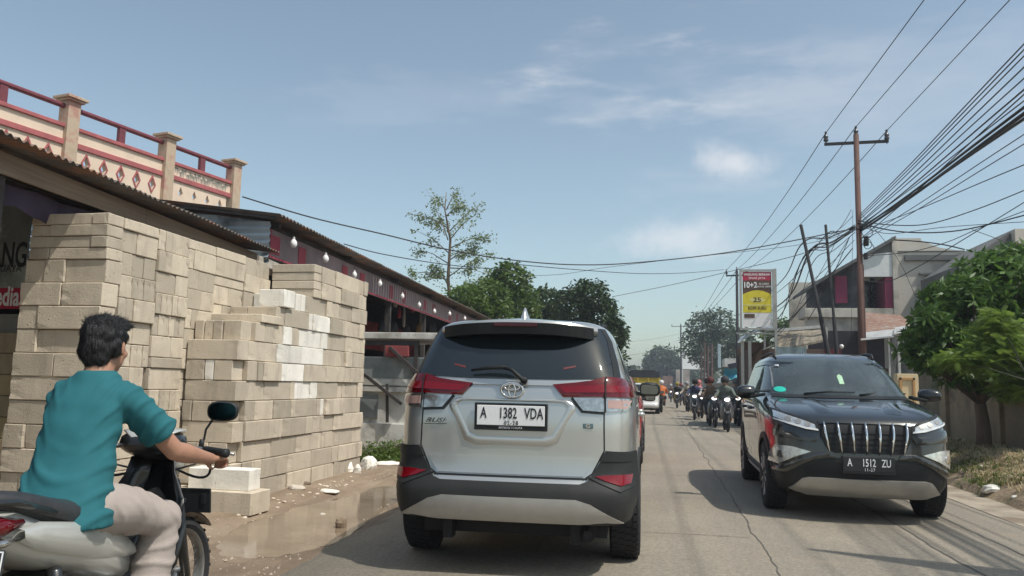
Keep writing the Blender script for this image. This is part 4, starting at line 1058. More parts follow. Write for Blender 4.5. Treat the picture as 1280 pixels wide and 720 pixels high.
# loose low blocks at the foot, beside the rider
block((-3.98, 6.98, .30), (.62, .2, .19), 'pale aircrete block lying on the low row beside the rider', M_blk2, jit=0, rot=4)
block((-3.90, 6.96, .105), (.62, .34, .2), 'tan aircrete block at the foot of the stepped stack', jit=0, rot=3)
block((-4.42, 6.90, .11), (.4, .3, .2), 'short tan aircrete block half hidden behind the rider', jit=0, rot=3)
# end of the tall stack visible beyond the left edge
for i in range(8):
    block((-6.05 + .02 * (i % 2), 6.75, .11 + .2 * i), (.6, .2, .195), f"yellowish block, {CN(i + 1)} up in the small stack behind the tall one", M_blk3, 'yellowish blocks in the small stack', jit=.015)

# ------------------------------------------------------------------ rubble
M_stone = mat('pale_rubble', (.55, .50, .42), .95, var=.2, scale=8, bump=.5, bscale=30)
def rock(px, py, s, label, sc3=(1, .8, .5), m=M_stone, g=None):
    p = WZ(px, py, .02); mb = MB(); mb.sphere((0, 0, 0), s, 12, 8, sc3); se = rb.random() * 50
    mb.v = [tuple(Vector(v) * (1 + .35 * nz(v[0] / s + se, v[1] / s, v[2] / s, 1.3))) for v in mb.v]
    o = mb.build('rock', m); o.location = (p.x, p.y, gz(p.x, p.y) + s * sc3[2] * .35); o.rotation_euler = (0, 0, rb.random() * 6)
    for q in o.data.polygons: q.use_smooth = False
    return tag(o, label, 'rock', g)
rock(370, 612, .085, 'grey stone lying on the dirt near the block stack', (1.3, .8, .45))
rock(383, 606, .05, 'small dark stone beside the grey one', (1, .8, .5), mat('dark_stone', (.16, .12, .09), .9, var=.2))
rock(412, 614, .10, 'flat white slab of broken block on the dirt', (1.5, .9, .16), M_blk2)
rock(432, 590, .11, 'broken white lump at the far corner of the stack', (1, .8, .9), M_blk2)
rock(446, 592, .08, 'second broken lump at the stack corner, standing upright', (.7, .6, 1.1), M_blk2)
rock(461, 585, .17, 'largest broken white block by the weeds', (1.3, .7, .7), M_blk2)
rock(483, 582, .14, 'flat white offcut in front of the weeds', (1.7, .8, .3), M_blk2)
rock(404, 637, .05, 'pale pebble at the rim of the puddle', (1, .8, .6))
rock(427, 653, .065, 'brown stone standing in the puddle', (.8, .8, 1.1), mat('brown_stone', (.25, .18, .12), .8, var=.25))
for i in range(46):
    px, py = rb.uniform(296, 445), 0; py = 640 - (px - 290) * .29 + rb.uniform(-1, 10)
    p = WZ(px, py, .02)
    if p.x < -4.0: continue
    s = rb.uniform(.008, .028); rock(px, py, s, None)
crumbs = [o for o in bpy.data.objects if o.name.startswith('rock') and 'label' not in o]
mb = MB()
for o in crumbs:
    M = Matrix.Translation(o.location) @ Matrix.Rotation(o.rotation_euler[2], 4, 'Z'); mb.add([M @ v.co for v in o.data.vertices], [tuple(p.vertices) for p in o.data.polygons]); bpy.data.objects.remove(o)
tag(mb.build('rubble', M_blk, fix=False), 'pale crumbs of broken block along the foot of the stack', 'rubble', None, 'stuff')

q = MB()
for _ in range(2600):      # loose grit on the verge
    x = X0 - abs(rb.gauss(0, 1.1)) - .02; y = rb.uniform(2.5, 14) ; 
    if x < -4.0 or in_pud(x, y): continue
    s = rb.choice((.004, .006, .009, .014)) * rb.uniform(.7, 1.3); z = gz(x, y); a = rb.uniform(0, 6)
    V = [(x + s * math.cos(a + k * 1.57) * rb.uniform(.7, 1.2), y + s * math.sin(a + k * 1.57) * rb.uniform(.7, 1.2), z - .002) for k in range(4)] + [(x + s * .2, y, z + s * .7)]
    q.add(V, [(0, 1, 4), (1, 2, 4), (2, 3, 4), (3, 0, 4)])
tag(q.build('gravel', mat('grit', (.36, .30, .23), .95, var=.45, scale=3), fix=False), 'loose grit scattered over the dirt verge', 'gravel', None, 'stuff')
# ------------------------------------------------------------------ weeds by the stack
def bush(name, label, c, r, n, m, size=.05, cat='plant', zs=1.0, group=None):
    t = thing(name, label, cat, c, 0, group); mb = MB(); rr = random.Random(int(abs(c[0] * 100)) + n)
    st = MB()
    for _ in range(max(5, n // 120)):
        a = rr.uniform(0, 6.28); e = rr.uniform(.3, 1); st.tube([(0, 0, 0), (math.cos(a) * r * e * .4, math.sin(a) * r * e * .4, r * zs * .5), (math.cos(a) * r * e * .8, math.sin(a) * r * e * .8, r * zs * rr.uniform(.7, 1.2))], [.006, .004, .002], 4)
    st.build('stem', mat_bark, t, fix=False)
    for _ in range(n):
        d = Vector((rr.gauss(0, 1), rr.gauss(0, 1), abs(rr.gauss(0, 1)))).normalized() * r * rr.uniform(.35, 1.0); d.z *= zs
        d *= 1 + .35 * nz(d.x * 4, d.y * 4, d.z * 4)
        leaf(mb, d, rr, size * rr.uniform(.6, 1.3))
    mb.build('foliage', m, t, fix=False); return t
def leaf(mb, p, rr, s, droop=.3, asp=.45, dirv=None):
    d = dirv or Vector((rr.gauss(0, 1), rr.gauss(0, 1), rr.gauss(0, .5) - droop)); d = d.normalized()
    u = Vector((rr.gauss(0, 1), rr.gauss(0, 1), rr.gauss(0, 1))); n = d.cross(u).normalized() * s * asp * .5
    mb.add([p, p + d * s * .45 + n, p + d * s, p + d * s * .45 - n], [(0, 1, 2, 3)])
mat_bark = mat('bark', (.16, .12, .085), .95, var=.3, scale=8, bump=.6, bscale=30, stretch=(1, 1, .3))
M_lf1 = leaf_mat('weed_leaves', (.045, .085, .015), (.10, .15, .03), 6)
M_lfdark = leaf_mat('dark_leaves', (.014, .032, .010), (.035, .062, .016), .8, .2)
M_lfmid = leaf_mat('mid_leaves', (.04, .080, .014), (.085, .135, .026), .8, .4)
M_lflight = leaf_mat('light_leaves', (.085, .15, .028), (.16, .23, .045), 2.2, .5)
M_lffar = leaf_mat('far_leaves', (.020, .038, .016), (.040, .065, .024), .3, .2)
M_lffeather = leaf_mat('feather_leaves', (.10, .14, .055), (.17, .21, .09), 1.0, .45)
for px, py, r, n, z in ((462, 580, .34, 1100, 1.0), (482, 578, .36, 1300, 1.05), (500, 572, .34, 1000, .9)):
    p = WZ(px, py); bush('weed_bush', {462: 'green weeds growing against the far corner of the block stack', 482: 'green weeds between the kiosk and the broken blocks', 500: 'green weeds half hidden by the silver car'}[px], (p.x, p.y, -.02), r, n, M_lf1, .065, 'weeds', z, 'weeds beside the stack')
p = W(6, 612, 6.6); bush('weed_bush', 'low weeds at the foot of the yellowish blocks', (p.x, p.y, .0), .22, 260, M_lf1, .05, 'weeds', 1, 'weeds beside the stack')

# ------------------------------------------------------------------ shed over the stack
M_corr = mat('rusty_sheet', (.10, .085, .075), .6, .3, var=.4, scale=3, col2=(.20, .10, .06), c2scale=2, bump=.2, bscale=30)
M_corrg = mat('galvanised_sheet', (.36, .40, .43), .5, .25, var=.25, scale=2, col2=(.12, .13, .14), c2scale=1.5)
M_wood = mat('weathered_board', (.24, .185, .14), .9, var=.3, scale=5, stretch=(1, .15, 4), bump=.3)
M_wdark = mat('dark_timber', (.05, .042, .04), .9, var=.3)
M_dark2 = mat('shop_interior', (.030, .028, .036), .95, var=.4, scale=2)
M_purp = mat('purple_cloth', (.05, .035, .06), .95, var=.4, scale=3)
def corrugated(mb, x0, z0, x1, z1, ya, yb, pitch=.076, amp=.011, th=.004, nx=3):
    """sheet from the low edge (x0,z0) to the high edge (x1,z1), ridges running up the slope"""
    n = int((yb - ya) / pitch * 6); vs = []; t = []
    for lay in (0, -th):
        for i in range(n + 1):
            y = ya + (yb - ya) * i / n; w = math.sin(2 * math.pi * y / pitch) * amp
            for k in range(nx + 1):
                f = k / nx; vs.append((x0 + (x1 - x0) * f + (.012 * nz(y * 3, 2) if k == 0 else 0), y, z0 + (z1 - z0) * f + w + lay + .012 * nz(y * .7, f * 3, 1)))
    m = nx + 1; N = (n + 1) * m; fs = []
    for i in range(n):
        for k in range(nx):
            a = i * m + k; fs.append((a, a + 1, a + m + 1, a + m)); fs.append((N + a, N + a + m, N + a + m + 1, N + a + 1))
        a = i * m; fs.append((a, a + m, N + a + m, N + a))
    return mb.add(vs, fs)
def pivot(ax, ay, bx, by, rot): v = rot2((ax, ay), rot); return (bx - v.x, by - v.y, 0)
SR = R(5.0); shed = thing('shed', 'low open shed with a rusty corrugated roof above the tall block stack', 'shed', pivot(-4.60, 5, -4.66, 5, SR), SR)
q = MB(); corrugated(q, -4.60, 2.94, -9.0, 3.40, -1.0, 10.0, .09, .014); q.build('roof', M_corr, shed, smooth=True, fix=False)
q = MB()
for a, b in ((-1, 1.9), (1.905, 4.7), (4.705, 7.2), (7.205, 9.95)): q.box((-4.90, (a + b) / 2, 2.825), (.03, b - a, .17))
q.build('fascia_board', M_wood, shed, bevel=.004)
q = MB()
for y in (-.8, 2.4, 5.2, 10.0): q.bb(-5.02, -4.93, y, y + .09, 0 if y > 9 else 2.2, 2.88)
for x in (-5.6, -6.8, -8): q.bb(x - .03, x + .03, -.9, 9.9, 2.82 + (-4.74 - x) * .145, 2.90 + (-4.74 - x) * .145)
q.build('timber_frame', M_wdark, shed)
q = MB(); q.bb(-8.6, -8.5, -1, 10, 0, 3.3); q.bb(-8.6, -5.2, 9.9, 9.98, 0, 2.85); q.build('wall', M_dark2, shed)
cl = MB(); L2 = []
for i in range(40):
    y = -1 + 7.5 * i / 39; L2.append([(-5.02 + .03 * math.sin(y * 9), y, 2.72), (-5.04 + .05 * math.sin(y * 9 + 1), y, 2.50 - .05 * math.sin(y * 2.1) + .02 * math.sin(y * 14))])
cl.loft(L2, False, False); cl.build('cloth_valance', M_purp, shed, smooth=True)
# banner and grey cabinet behind, under the shed
bx1 = WY(34, 330, 6.62).x
ban = thing('banner', 'hanging grey shop banner with a red band of white letters', 'banner', (0, 0, 0))
M_ban = mat('banner_print', (.20, .22, .21), .6, var=.35, scale=1.2, col2=(.40, .44, .42), c2scale=1.4)
M_banr = mat('banner_red', (.42, .015, .045), .6, var=.1)
zt, zb, zr0, zr1 = WY(20, 252, 6.62).z, WY(20, 388, 6.62).z, WY(20, 386, 6.62).z, WY(20, 360, 6.62).z
q = MB(); q.box(((bx1 - 2.4 + bx1) / 2, 6.62, (zt + zr1) / 2), (2.4, .012, zt - zr1)); q.build('banner_cloth', M_ban, ban)
q = MB(); q.box(((bx1 - 2.4 + bx1) / 2, 6.618, (zr0 + zr1) / 2), (2.4, .014, zr1 - zr0)); q.build('red_band', M_banr, ban)
q = MB(); put_text(q, 'Sedia', .26, Matrix.Translation((bx1 - .04, 6.608, (zr0 + zr1) / 2 + .01)) @ MREAR, align='RIGHT', sx=.62, depth=.001, offset=.006); q.build('band_lettering', M_inkw, ban, fix=False)
q = MB(); put_text(q, 'PADANG', .34, Matrix.Translation((bx1 + .0, 6.612, WY(20, 320, 6.62).z)) @ MREAR, align='RIGHT', sx=.55, depth=.001, offset=.006)
put_text(q, '& CIBUAYA', .10, Matrix.Translation((bx1 - .05, 6.612, WY(20, 336, 6.62).z)) @ MREAR, align='RIGHT', sx=.9, depth=.001); q.build('dark_lettering', M_ink, ban, fix=False)
q = MB(); z0 = WY(14, 437, 6.7).z; q.box((bx1 - 1.0, 7.0, (z0 + zb) / 2 - .01), (2.0, .5, zb - z0 - .03)); q.box((bx1 - 1.0, 6.745, (z0 + zb) / 2), (1.92, .012, zb - z0 - .12))
o = q.build('cabinet', mat('grey_cabinet', (.26, .26, .23), .6, var=.15), bevel=.02); tag(o, 'pale grey cabinet beneath the banner on the small block stack', 'cabinet')

# ------------------------------------------------------------------ long stall
M_pink = mat('pink_grey_panel', (.20, .15, .155), .8, var=.25, scale=2); M_pinkr = mat('red_print', (.28, .04, .06), .8, var=.2)
M_pnkw = mat('panel_stripe', (.36, .29, .29), .8, var=.2)
ex = -5.45; ez = 3.46; TR = R(2.2)
stall = thing('market_stall', 'long open stall with a corrugated roof and dark red interior', 'stall', pivot(-5.25, 10, -5.12, 10, TR), TR)
q = MB(); corrugated(q, ex + .20, ez, -9.8, 4.02, 10.0, 28, .12, .02, nx=2); q.build('roof', M_corr, stall, smooth=True, fix=False)
q = MB(); n = 10
n = 16
for i in range(n):   # horizontally ribbed end wall
    z0 = 2.55 + i * .1; 
    xr = lambda z: min(ex - .02, ex - (z - 3.40) * 8.3)
    q.add([(-11, 10.2, z0), (xr(z0), 10.2, z0), (xr(z0 + .05), 10.15, z0 + .05), (-11, 10.15, z0 + .05), (xr(z0 + .1), 10.2, z0 + .1), (-11, 10.2, z0 + .1)], [(0, 1, 2, 3), (3, 2, 4, 5)])
q.build('end_wall', M_corrg, stall, fix=False)
q = MB(); q.bar((-10, 10.08, 4.00), (ex + .1, 10.08, 3.44), .05, .05); q.build('end_rim', M_wdark, stall)
q = MB()
y = 10.35; k = 0
q.bb(ex - .12, ex - .10, 10.35, 27.5, 2.92, 3.34); q.build('valance_panel', M_pink, stall)
q = MB()
while y < 27:
    if k % 3 != 2: q.box((ex - .094, y + .18, 3.13), (.006, .28, .26))
    else:
        pass
    y += .95; k += 1
q.bb(ex - .095, ex - .09, 10.35, 10.39, 2.93, 3.33); q.bb(ex - .096, ex - .09, 10.35, 27.4, 2.93, 2.96)
q.build('valance_print', M_pinkr, stall)
q = MB(); y = 15.0
while y < 27: q.box((ex - .093, y, 3.13), (.004, .05, .34)); y += .17
q.build('valance_stripes', M_pnkw, stall)
q = MB()
for y in (10.4, 13.4, 16.4, 19.4, 22.4, 25.4, 27.8): q.bb(ex - .26, ex - .16, y, y + .1, 0, 3.45); q.bar((ex + .0, y + .05, 3.40), (-9.6, y + .05, 3.90), .06, .08)
q.bb(ex - .2, ex - .14, 10.3, 27.9, 3.35, 3.41); q.build('post_frame', M_wdark, stall)
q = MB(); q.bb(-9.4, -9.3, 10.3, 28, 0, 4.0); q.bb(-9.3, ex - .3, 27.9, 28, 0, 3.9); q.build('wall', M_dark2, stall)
q = MB(); q.bb(-8.0, -7.95, 12.5, 27, 2.15, 2.95); q.build('red_backdrop', mat('deep_red_cloth', (.14, .012, .018), .9, var=.4, scale=3), stall)
q = MB(); q.bb(-6.9, ex - .4, 14.5, 27, .0, .95); q.bb(-7.0, ex - .3, 14.4, 27.1, .95, 1.0); q.build('counter', mat('counter_panel', (.22, .2, .17), .7, var=.2), stall)
# goods hanging in the stall
gm = [mat('goods_white', (.35, .32, .30), .7, var=.2), mat('goods_red', (.25, .02, .03), .7, var=.2), mat('goods_ochre', (.16, .10, .03), .7, var=.2), mat('goods_black', (.015, .015, .02), .7, var=.2)]
for i, (px, py, h, w, gi, lab) in enumerate(((483, 393, 24, 5, 0, 'long pale cloth strip'), (494, 380, 8, 6, 0, 'small white bag'), (505, 395, 28, 4, 0, 'narrow white streamer'), (516, 386, 9, 7, 1, 'red bag'), (499, 391, 14, 5, 1, 'red packet'),
        (526, 396, 18, 3, 0, 'thin pale ribbon'), (535, 388, 10, 7, 1, 'dark red pouch'), (525, 410, 14, 12, 2, 'ochre sack'), (540, 408, 14, 12, 3, 'black bag'), (478, 408, 16, 12, 3, 'black sack'), (492, 409, 16, 12, 3, 'dark jacket'), (508, 411, 12, 10, 3, 'dark apron'))):
    p = WX(px, py, -6.3 - .1 * (i % 4)); s = (p - CO).dot(CR @ Vector((0, 0, -1))) / FPX
    q = MB(); H, Wd = h * s, w * s
    ring = [[(Wd / 2 * f * math.cos(a), .05 * f * math.sin(a), z) for a in [k * .785 for k in range(8)]] for z, f in ((-H / 2, .5), (-H * .42, .95), (-H * .1, 1), (H * .25, .8), (H * .5, .25))]
    q.loft(ring); q.tube([(0, 0, H * .5), (0, 0, 3.5 - p.z)], .006, 4)
    o = q.build('hanging_goods', gm[gi], smooth=True); o.location = p; o.rotation_euler = (0, 0, .7); tag(o, lab + ' hanging inside the long stall', 'goods', 'goods hanging in the stall')
# white bulbs along the eave
M_bulb = mat('opal_bulb', (.80, .78, .76), .25, var=0, trans=.0, spec=.6); M_sock = mat('bulb_socket', (.5, .5, .5), .5, var=0)
for i, (px, py) in enumerate(((367, 304), (407, 323), (443, 343), (475, 354), (503, 370), (524, 381), (543, 389), (562, 392), (581, 398))):
    p = WX(px, py, -5.2); p = WX(px, py, -5.22 - .038 * (p.y - 10)); s = .052 if i < 2 else .045
    t = thing('light_bulb', f"unlit white bulb, {CN(i + 1)} along the eave of the long stall", 'light bulb', p, 0, 'bulbs along the stall eave')
    q = MB(); q.lathe([(.012, -s * 1.3), (s * .55, -s * 1.2), (s * .92, -s * .7), (s, -s * .1), (s * .85, s * .5), (s * .5, s * .95), (s * .34, s * 1.15)], n=16); q.build('bulb', M_bulb, t, smooth=True)
    q = MB(); q.lathe([(s * .36, s * 1.1), (s * .38, s * 1.6), (s * .2, s * 1.8)], n=12); q.build('socket', M_sock, t); q = MB(); q.tube([(0, 0, s * 1.7), (-.03, 0, 3.40 - p.z)], .004, 5); q.build('cord', M_ink, t)
# a small white block wall ledge under the shed eave near the stall
q = MB(); q.bb(-5.2, -4.9, 10.05, 11.9, 2.78, 2.90); o = q.build('roof_edge_board', mat('pale_board', (.42, .38, .32), .8, var=.3, scale=6)); o.parent = shed

# ------------------------------------------------------------------ kiosk between stack and silver car
ki = thing('kiosk', 'small pale street kiosk with a folded roof and diagonal wooden props', 'kiosk', (0, 0, 0))
M_kw = mat('kiosk_panel', (.62, .60, .55), .75, var=.2, scale=3, col2=(.40, .38, .33), c2scale=2); M_kg = mat('kiosk_glass', (.26, .28, .27), .2, var=.3, scale=2)
kY = 13.0; kx0, kx1 = -5.2, -3.45
def kz(py): return WY(500, py, kY).z
q = MB(); q.bb(kx0, kx1, kY + .05, kY + 1.6, 0, kz(446)); q.bb(kx0, kx1, kY, kY + .05, 0, kz(530) - 0); q.build('body_panel', M_kw, ki, bevel=.01)
q = MB(); q.bb(kx0 + .05, kx1 - .05, kY + .02, kY + .06, kz(472), kz(448)); q.build('window_panel', M_kg, ki)
q = MB(); q.bb(kx0 - .1, kx1 + .1, kY - .10, kY + 1.7, kz(424), kz(416)); q.build('roof', M_kw, ki, bevel=.01)
q = MB(); q.bb(kx0 - .05, kx1 - .55, kY - .06, kY + .0, kz(432), kz(426)); q.bb(kx1 - .62, kx1 - .56, kY - .06, kY, kz(470), kz(432))
q.bar((WY(487, 434, kY - .1)), (WY(528, 472, kY - .1)), .05); q.bar((WY(455, 468, kY - .1)), (WY(502, 505, kY - .1)), .05); q.bar((WY(484, 480, kY - .06)), (WY(484, 528, kY - .06)), .04); q.build('prop', M_wdark, ki)
q = MB(); q.bb(kx0 + .02, kx1 - .02, kY - .015, kY + .05, kz(482), kz(474)); q.bb(kx0 + .02, kx1 - .02, kY - .02, kY + .05, kz(490), kz(484)); q.build('shelf', M_kw, ki)
q = MB(); q.bb(kx0 + .06, kx0 + .5, kY + .01, kY + .05, kz(524), kz(494)); q.build('lower_panel', M_kg, ki)
a = WY(482, 432, kY - .05); b = WY(511, 446, kY - .05); q = MB(); q.bb(a.x, b.x, kY - .08, kY - .02, b.z, a.z); o = q.build('red_box', mat('red_box', (.28, .06, .06), .7, var=.2), bevel=.01); tag(o, 'faded red box fixed at the front of the kiosk', 'box')

# ------------------------------------------------------------------ house with balustrade
M_cream = mat('cream_render', (.68, .54, .42), .85, var=.10, scale=1.5, col2=(.48, .38, .28), c2scale=1.2, c2pos=(.55, .75))
M_rose = mat('rose_paint', (.36, .10, .10), .7, var=.2, scale=3); M_rosed = mat('maroon_rail', (.16, .035, .045), .5, var=.2)
M_mould = mat('grey_mould', (.22, .21, .18), .9, var=.3)
hz = 7.5
def hp(px, py, z):      # point on the facade line seen at px, with z
    d = ray(px, py); A = Vector((-13.8, 14.7, 0)); B = Vector((-12.3, 22.1, 0)); u = (B - A).normalized()
    # solve CO + d t = A + u s in plan
    det = d.x * (-u.y) - d.y * (-u.x); t = ((A.x) * (-u.y) - (A.y) * (-u.x)) / det
    return CO + d * t
hA = hp(-60, 80, 0); hB = hp(299, 215, 0); hA = Vector((hA.x, hA.y, 0)); hB = Vector((hB.x, hB.y, 0)); hd = (hB - hA).normalized(); hn = Vector((hd.y, -hd.x, 0))
hl = (hB - hA).length; ang = math.atan2(hd.y, hd.x)
house = thing('terrace_house', 'cream house with a rose and maroon rooftop balustrade behind the shed', 'building', (hA.x, hA.y, 0), ang)
def hs_(px):
    p = hp(px, 150, 0); return (Vector((p.x, p.y, 0)) - hA).dot(hd)
s1, s2, s3 = hs_(88), hs_(213), hs_(298)
ztop = lambda px, py: hp(px, py, 0).z
zr = (hp(50, 118, 0).z + hp(250, 196, 0).z) / 2
q = MB(); q.bb(-4, s3, .10, 8, 0, zr - 1.5); q.build('wall', M_cream, house)
# balustrade wall with diamond openings : built from cells
q = MB(); zb0, zb1 = zr - 1.6, zr - .45
cell = .50; s = -4; dia = []
while s < s3 - .05:
    e = min(s + cell, s3); c = (s + e) / 2; zc = zr - 1.22; hw, hh = .085, .17
    if e - s > .4:
        pts = [(s, zb0), (e, zb0), (e, zr - .9), (s, zr - .9)]; D4 = [(c, zc - hh), (c + hw, zc), (c, zc + hh), (c - hw, zc)]
        mm = [(c, zb0), (e, zc), (c, zr - .9), (s, zc)]
        for y in (0, .1):
            V = [(p[0], y, p[1]) for p in pts + D4 + mm]; q.add(V, [(0, 8, 4, 7, 11), (8, 1, 9, 5, 4), (9, 2, 10, 6, 5), (10, 3, 11, 7, 6)])
        q.add([(D4[i][0], y, D4[i][1]) for i in range(4) for y in (0, .1)], [(0, 1, 3, 2), (2, 3, 5, 4), (4, 5, 7, 6), (6, 7, 1, 0)])
        dia.append((c, zc))
    s += cell
q.bb(-4, s3, 0, .1, zr - .9, zr - .45); bw = q.build('balustrade_wall', M_cream, house, fix=False)
for c, zc in dia:
    if abs(c - s1) < .25 or abs(c - s2) < .25 or c > s2 + .2: continue
    O = [(c, zc - .25), (c + .13, zc), (c, zc + .25), (c - .13, zc)]; I = [(c, zc - .17), (c + .085, zc), (c, zc + .17), (c - .085, zc)]
    q = MB(); V = [(p[0], -.018, p[1]) for p in O + I] + [(p[0], .0, p[1]) for p in O + I]
    q.add(V, [(0, 1, 5, 4), (1, 2, 6, 5), (2, 3, 7, 6), (3, 0, 4, 7), (8, 9, 1, 0), (9, 10, 2, 1), (10, 11, 3, 2), (11, 8, 0, 3)]); q.build('diamond_frame', M_rose, bw)
q = MB(); q.bb(-4, s3, -.06, .14, zr - .52, zr - .43); q.bb(-4, s3, -.05, -.002, zr - .93, zr - .80); q.build('ledge', M_rose, house, bevel=.01)
q = MB(); q.tube([(-4, .05, zr), (s3, .05, zr)], .065, 10); x = -3.4
for a in (s1, s2, s3):
    pass
for c in ((s1 - (s2 - s1) * .55), (s1 + s2) / 2, (s2 + s3) / 2): q.bb(c - .09, c + .09, 0, .1, zr - .44, zr - .05)
q.build('top_rail', M_rosed, house)
for i, a in enumerate((s1 - (s2 - s1), s1, s2, s3)):
    q = MB(); q.bb(a - .16, a + .16, -.12, .2, zr - 2.2, zr + .12); q.bb(a - .22, a + .22, -.18, .26, zr + .12, zr + .17); q.bb(a - .27, a + .27, -.23, .31, zr + .172, zr + .24); q.build('pillar', mat('pillar_render', (.46, .36, .26), .85, var=.2, scale=2, col2=(.40, .22, .17), c2scale=2) if i == 0 else bpy.data.materials['pillar_render'], house, bevel=.01)
q = MB(); rr = random.Random(4)
for k in range(34):
    c = s2 + .3 + (s3 - s2 - .6) * k / 33; h = rr.uniform(.1, .38); z1 = zr - .55 - rr.uniform(0, .12); q.add([(c - .03, -.004, z1), (c + .035, -.004, z1), (c + .01, -.004, z1 - h)], [(0, 1, 2)])
q.build('mould_stain', M_mould, bw, fix=False)

print('BLOCKS', NB)
# ------------------------------------------------------------------ boundary wall, gate
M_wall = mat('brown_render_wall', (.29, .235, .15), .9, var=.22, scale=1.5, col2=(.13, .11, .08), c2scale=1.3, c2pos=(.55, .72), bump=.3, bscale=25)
bwz = thing('boundary_wall', 'brown rendered boundary wall in tree shade beside the road', 'wall', (0, 0, 0))
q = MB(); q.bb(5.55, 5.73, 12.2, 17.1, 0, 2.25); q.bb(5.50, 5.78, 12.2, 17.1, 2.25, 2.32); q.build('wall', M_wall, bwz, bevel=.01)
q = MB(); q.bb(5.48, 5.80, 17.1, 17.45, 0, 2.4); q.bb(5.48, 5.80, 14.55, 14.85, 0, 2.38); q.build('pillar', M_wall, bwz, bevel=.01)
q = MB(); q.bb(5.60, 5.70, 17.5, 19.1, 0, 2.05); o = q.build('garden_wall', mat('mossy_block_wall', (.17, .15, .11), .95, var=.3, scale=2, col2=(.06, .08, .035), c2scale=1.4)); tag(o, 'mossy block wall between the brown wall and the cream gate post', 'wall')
a = WY(1121, 467, 21.6); b = WY(1149, 500, 21.6)
gp = thing('gate_post', 'cream painted gate panel with an orange frame behind the black suv', 'gate', (0, 0, 0))
q = MB(); q.bb(a.x, b.x, 21.6, 21.9, 0, a.z); q.build('panel', mat('cream_paint', (.62, .50, .30), .7, var=.1), gp, bevel=.01)
q = MB(); w = (b.x - a.x)
for x in (a.x + w * .1, b.x - w * .28): q.bb(x, x + w * .1, 21.56, 21.6, .1, a.z - w * .2)
q.bb(a.x + w * .1, b.x - w * .18, 21.56, 21.6, a.z - w * .3, a.z - w * .2); q.build('frame', mat('orange_frame', (.45, .25, .10), .7, var=.1), gp)
# ------------------------------------------------------------------ two storey house
HY = 36.0
def H(px, py): return WY(px, py, HY)
M_con = mat('grey_plaster', (.52, .485, .42), .9, var=.16, scale=.6, col2=(.20, .19, .165), c2scale=.7, c2pos=(.5, .7), detail=8)
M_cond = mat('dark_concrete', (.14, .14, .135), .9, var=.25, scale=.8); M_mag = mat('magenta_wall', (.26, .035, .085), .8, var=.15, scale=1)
M_wht = mat('white_soffit', (.66, .68, .66), .7, var=.06); M_win = mat('dark_window', (.012, .014, .016), .15, var=.2)
hs2 = thing('two_storey_house', 'unfinished grey two storey house with a magenta balcony and pointed roof slab', 'building', (0, 0, 0))
xl, xa, xb, xc = H(1019, 370).x, H(1073, 370).x, H(1117, 370).x, H(1208, 370).x
zt_ = H(1117, 298).z; zt2 = H(1207, 314).z; zbt = 0
def HX(px, py, dy=0): p = WY(px, py, HY + dy); return p
q = MB()
# main front wall with a window opening
w0, w1, v0, v1 = H(1154, 370).x, H(1178, 370).x, H(1166, 402).z, H(1166, 350).z
q.add([(xb, HY, 0), (w0, HY, 0), (w0, HY, zt_), (xb, HY, zt_)], [(0, 1, 2, 3)]); q.add([(w1, HY, 0), (xc, HY, 0), (xc, HY, zt2), (w1, HY, zt2 + .15)], [(0, 1, 2, 3)])
q.add([(w0, HY, 0), (w1, HY, 0), (w1, HY, v0), (w0, HY, v0)], [(0, 1, 2, 3)]); q.add([(w0, HY, v1), (w1, HY, v1), (w1, HY, zt2 + .15), (w0, HY, zt_ - .1)], [(0, 1, 2, 3)])
q.bb(xb - .02, xb + .18, HY - .1, HY - .002, 0, zt_ + .05); q.bb(xb, xb + .2, HY + .002, HY + 7, 0, zt_ - .1); q.bb(xc - .2, xc, HY + .002, HY + 7, 0, zt2 - .05); q.bb(xl, xc, HY + 7, HY + 7.2, 0, zt2 - .4)
q.build('wall', M_con, hs2, fix=False)
q = MB(); q.bb(w0 - .7, xc - .3, HY - .16, HY - .003, H(1166, 326).z, H(1166, 319).z); q.bb(w0 - .15, w1 + .15, HY - .12, HY - .003, H(1166, 344).z, H(1166, 341).z); q.bb(xb, xc, HY - .05, HY + .2, zt2 - .02, zt2 + .03)
q.build('ledge', M_cond, hs2, bevel=.01)
q = MB(); q.bb(w0 + .02, w1 - .02, HY + .1, HY + .14, v0, v1); wo_ = q.build('window', M_win, hs2); q = MB(); q.bb((w0 + w1) / 2 - .03, (w0 + w1) / 2 + .03, HY + .05, HY + .1, v0, v1); q.bb(w0, w1, HY + .05, HY + .1, (v0 + v1) / 2, (v0 + v1) / 2 + .06); q.build('window_frame', M_cond, wo_)
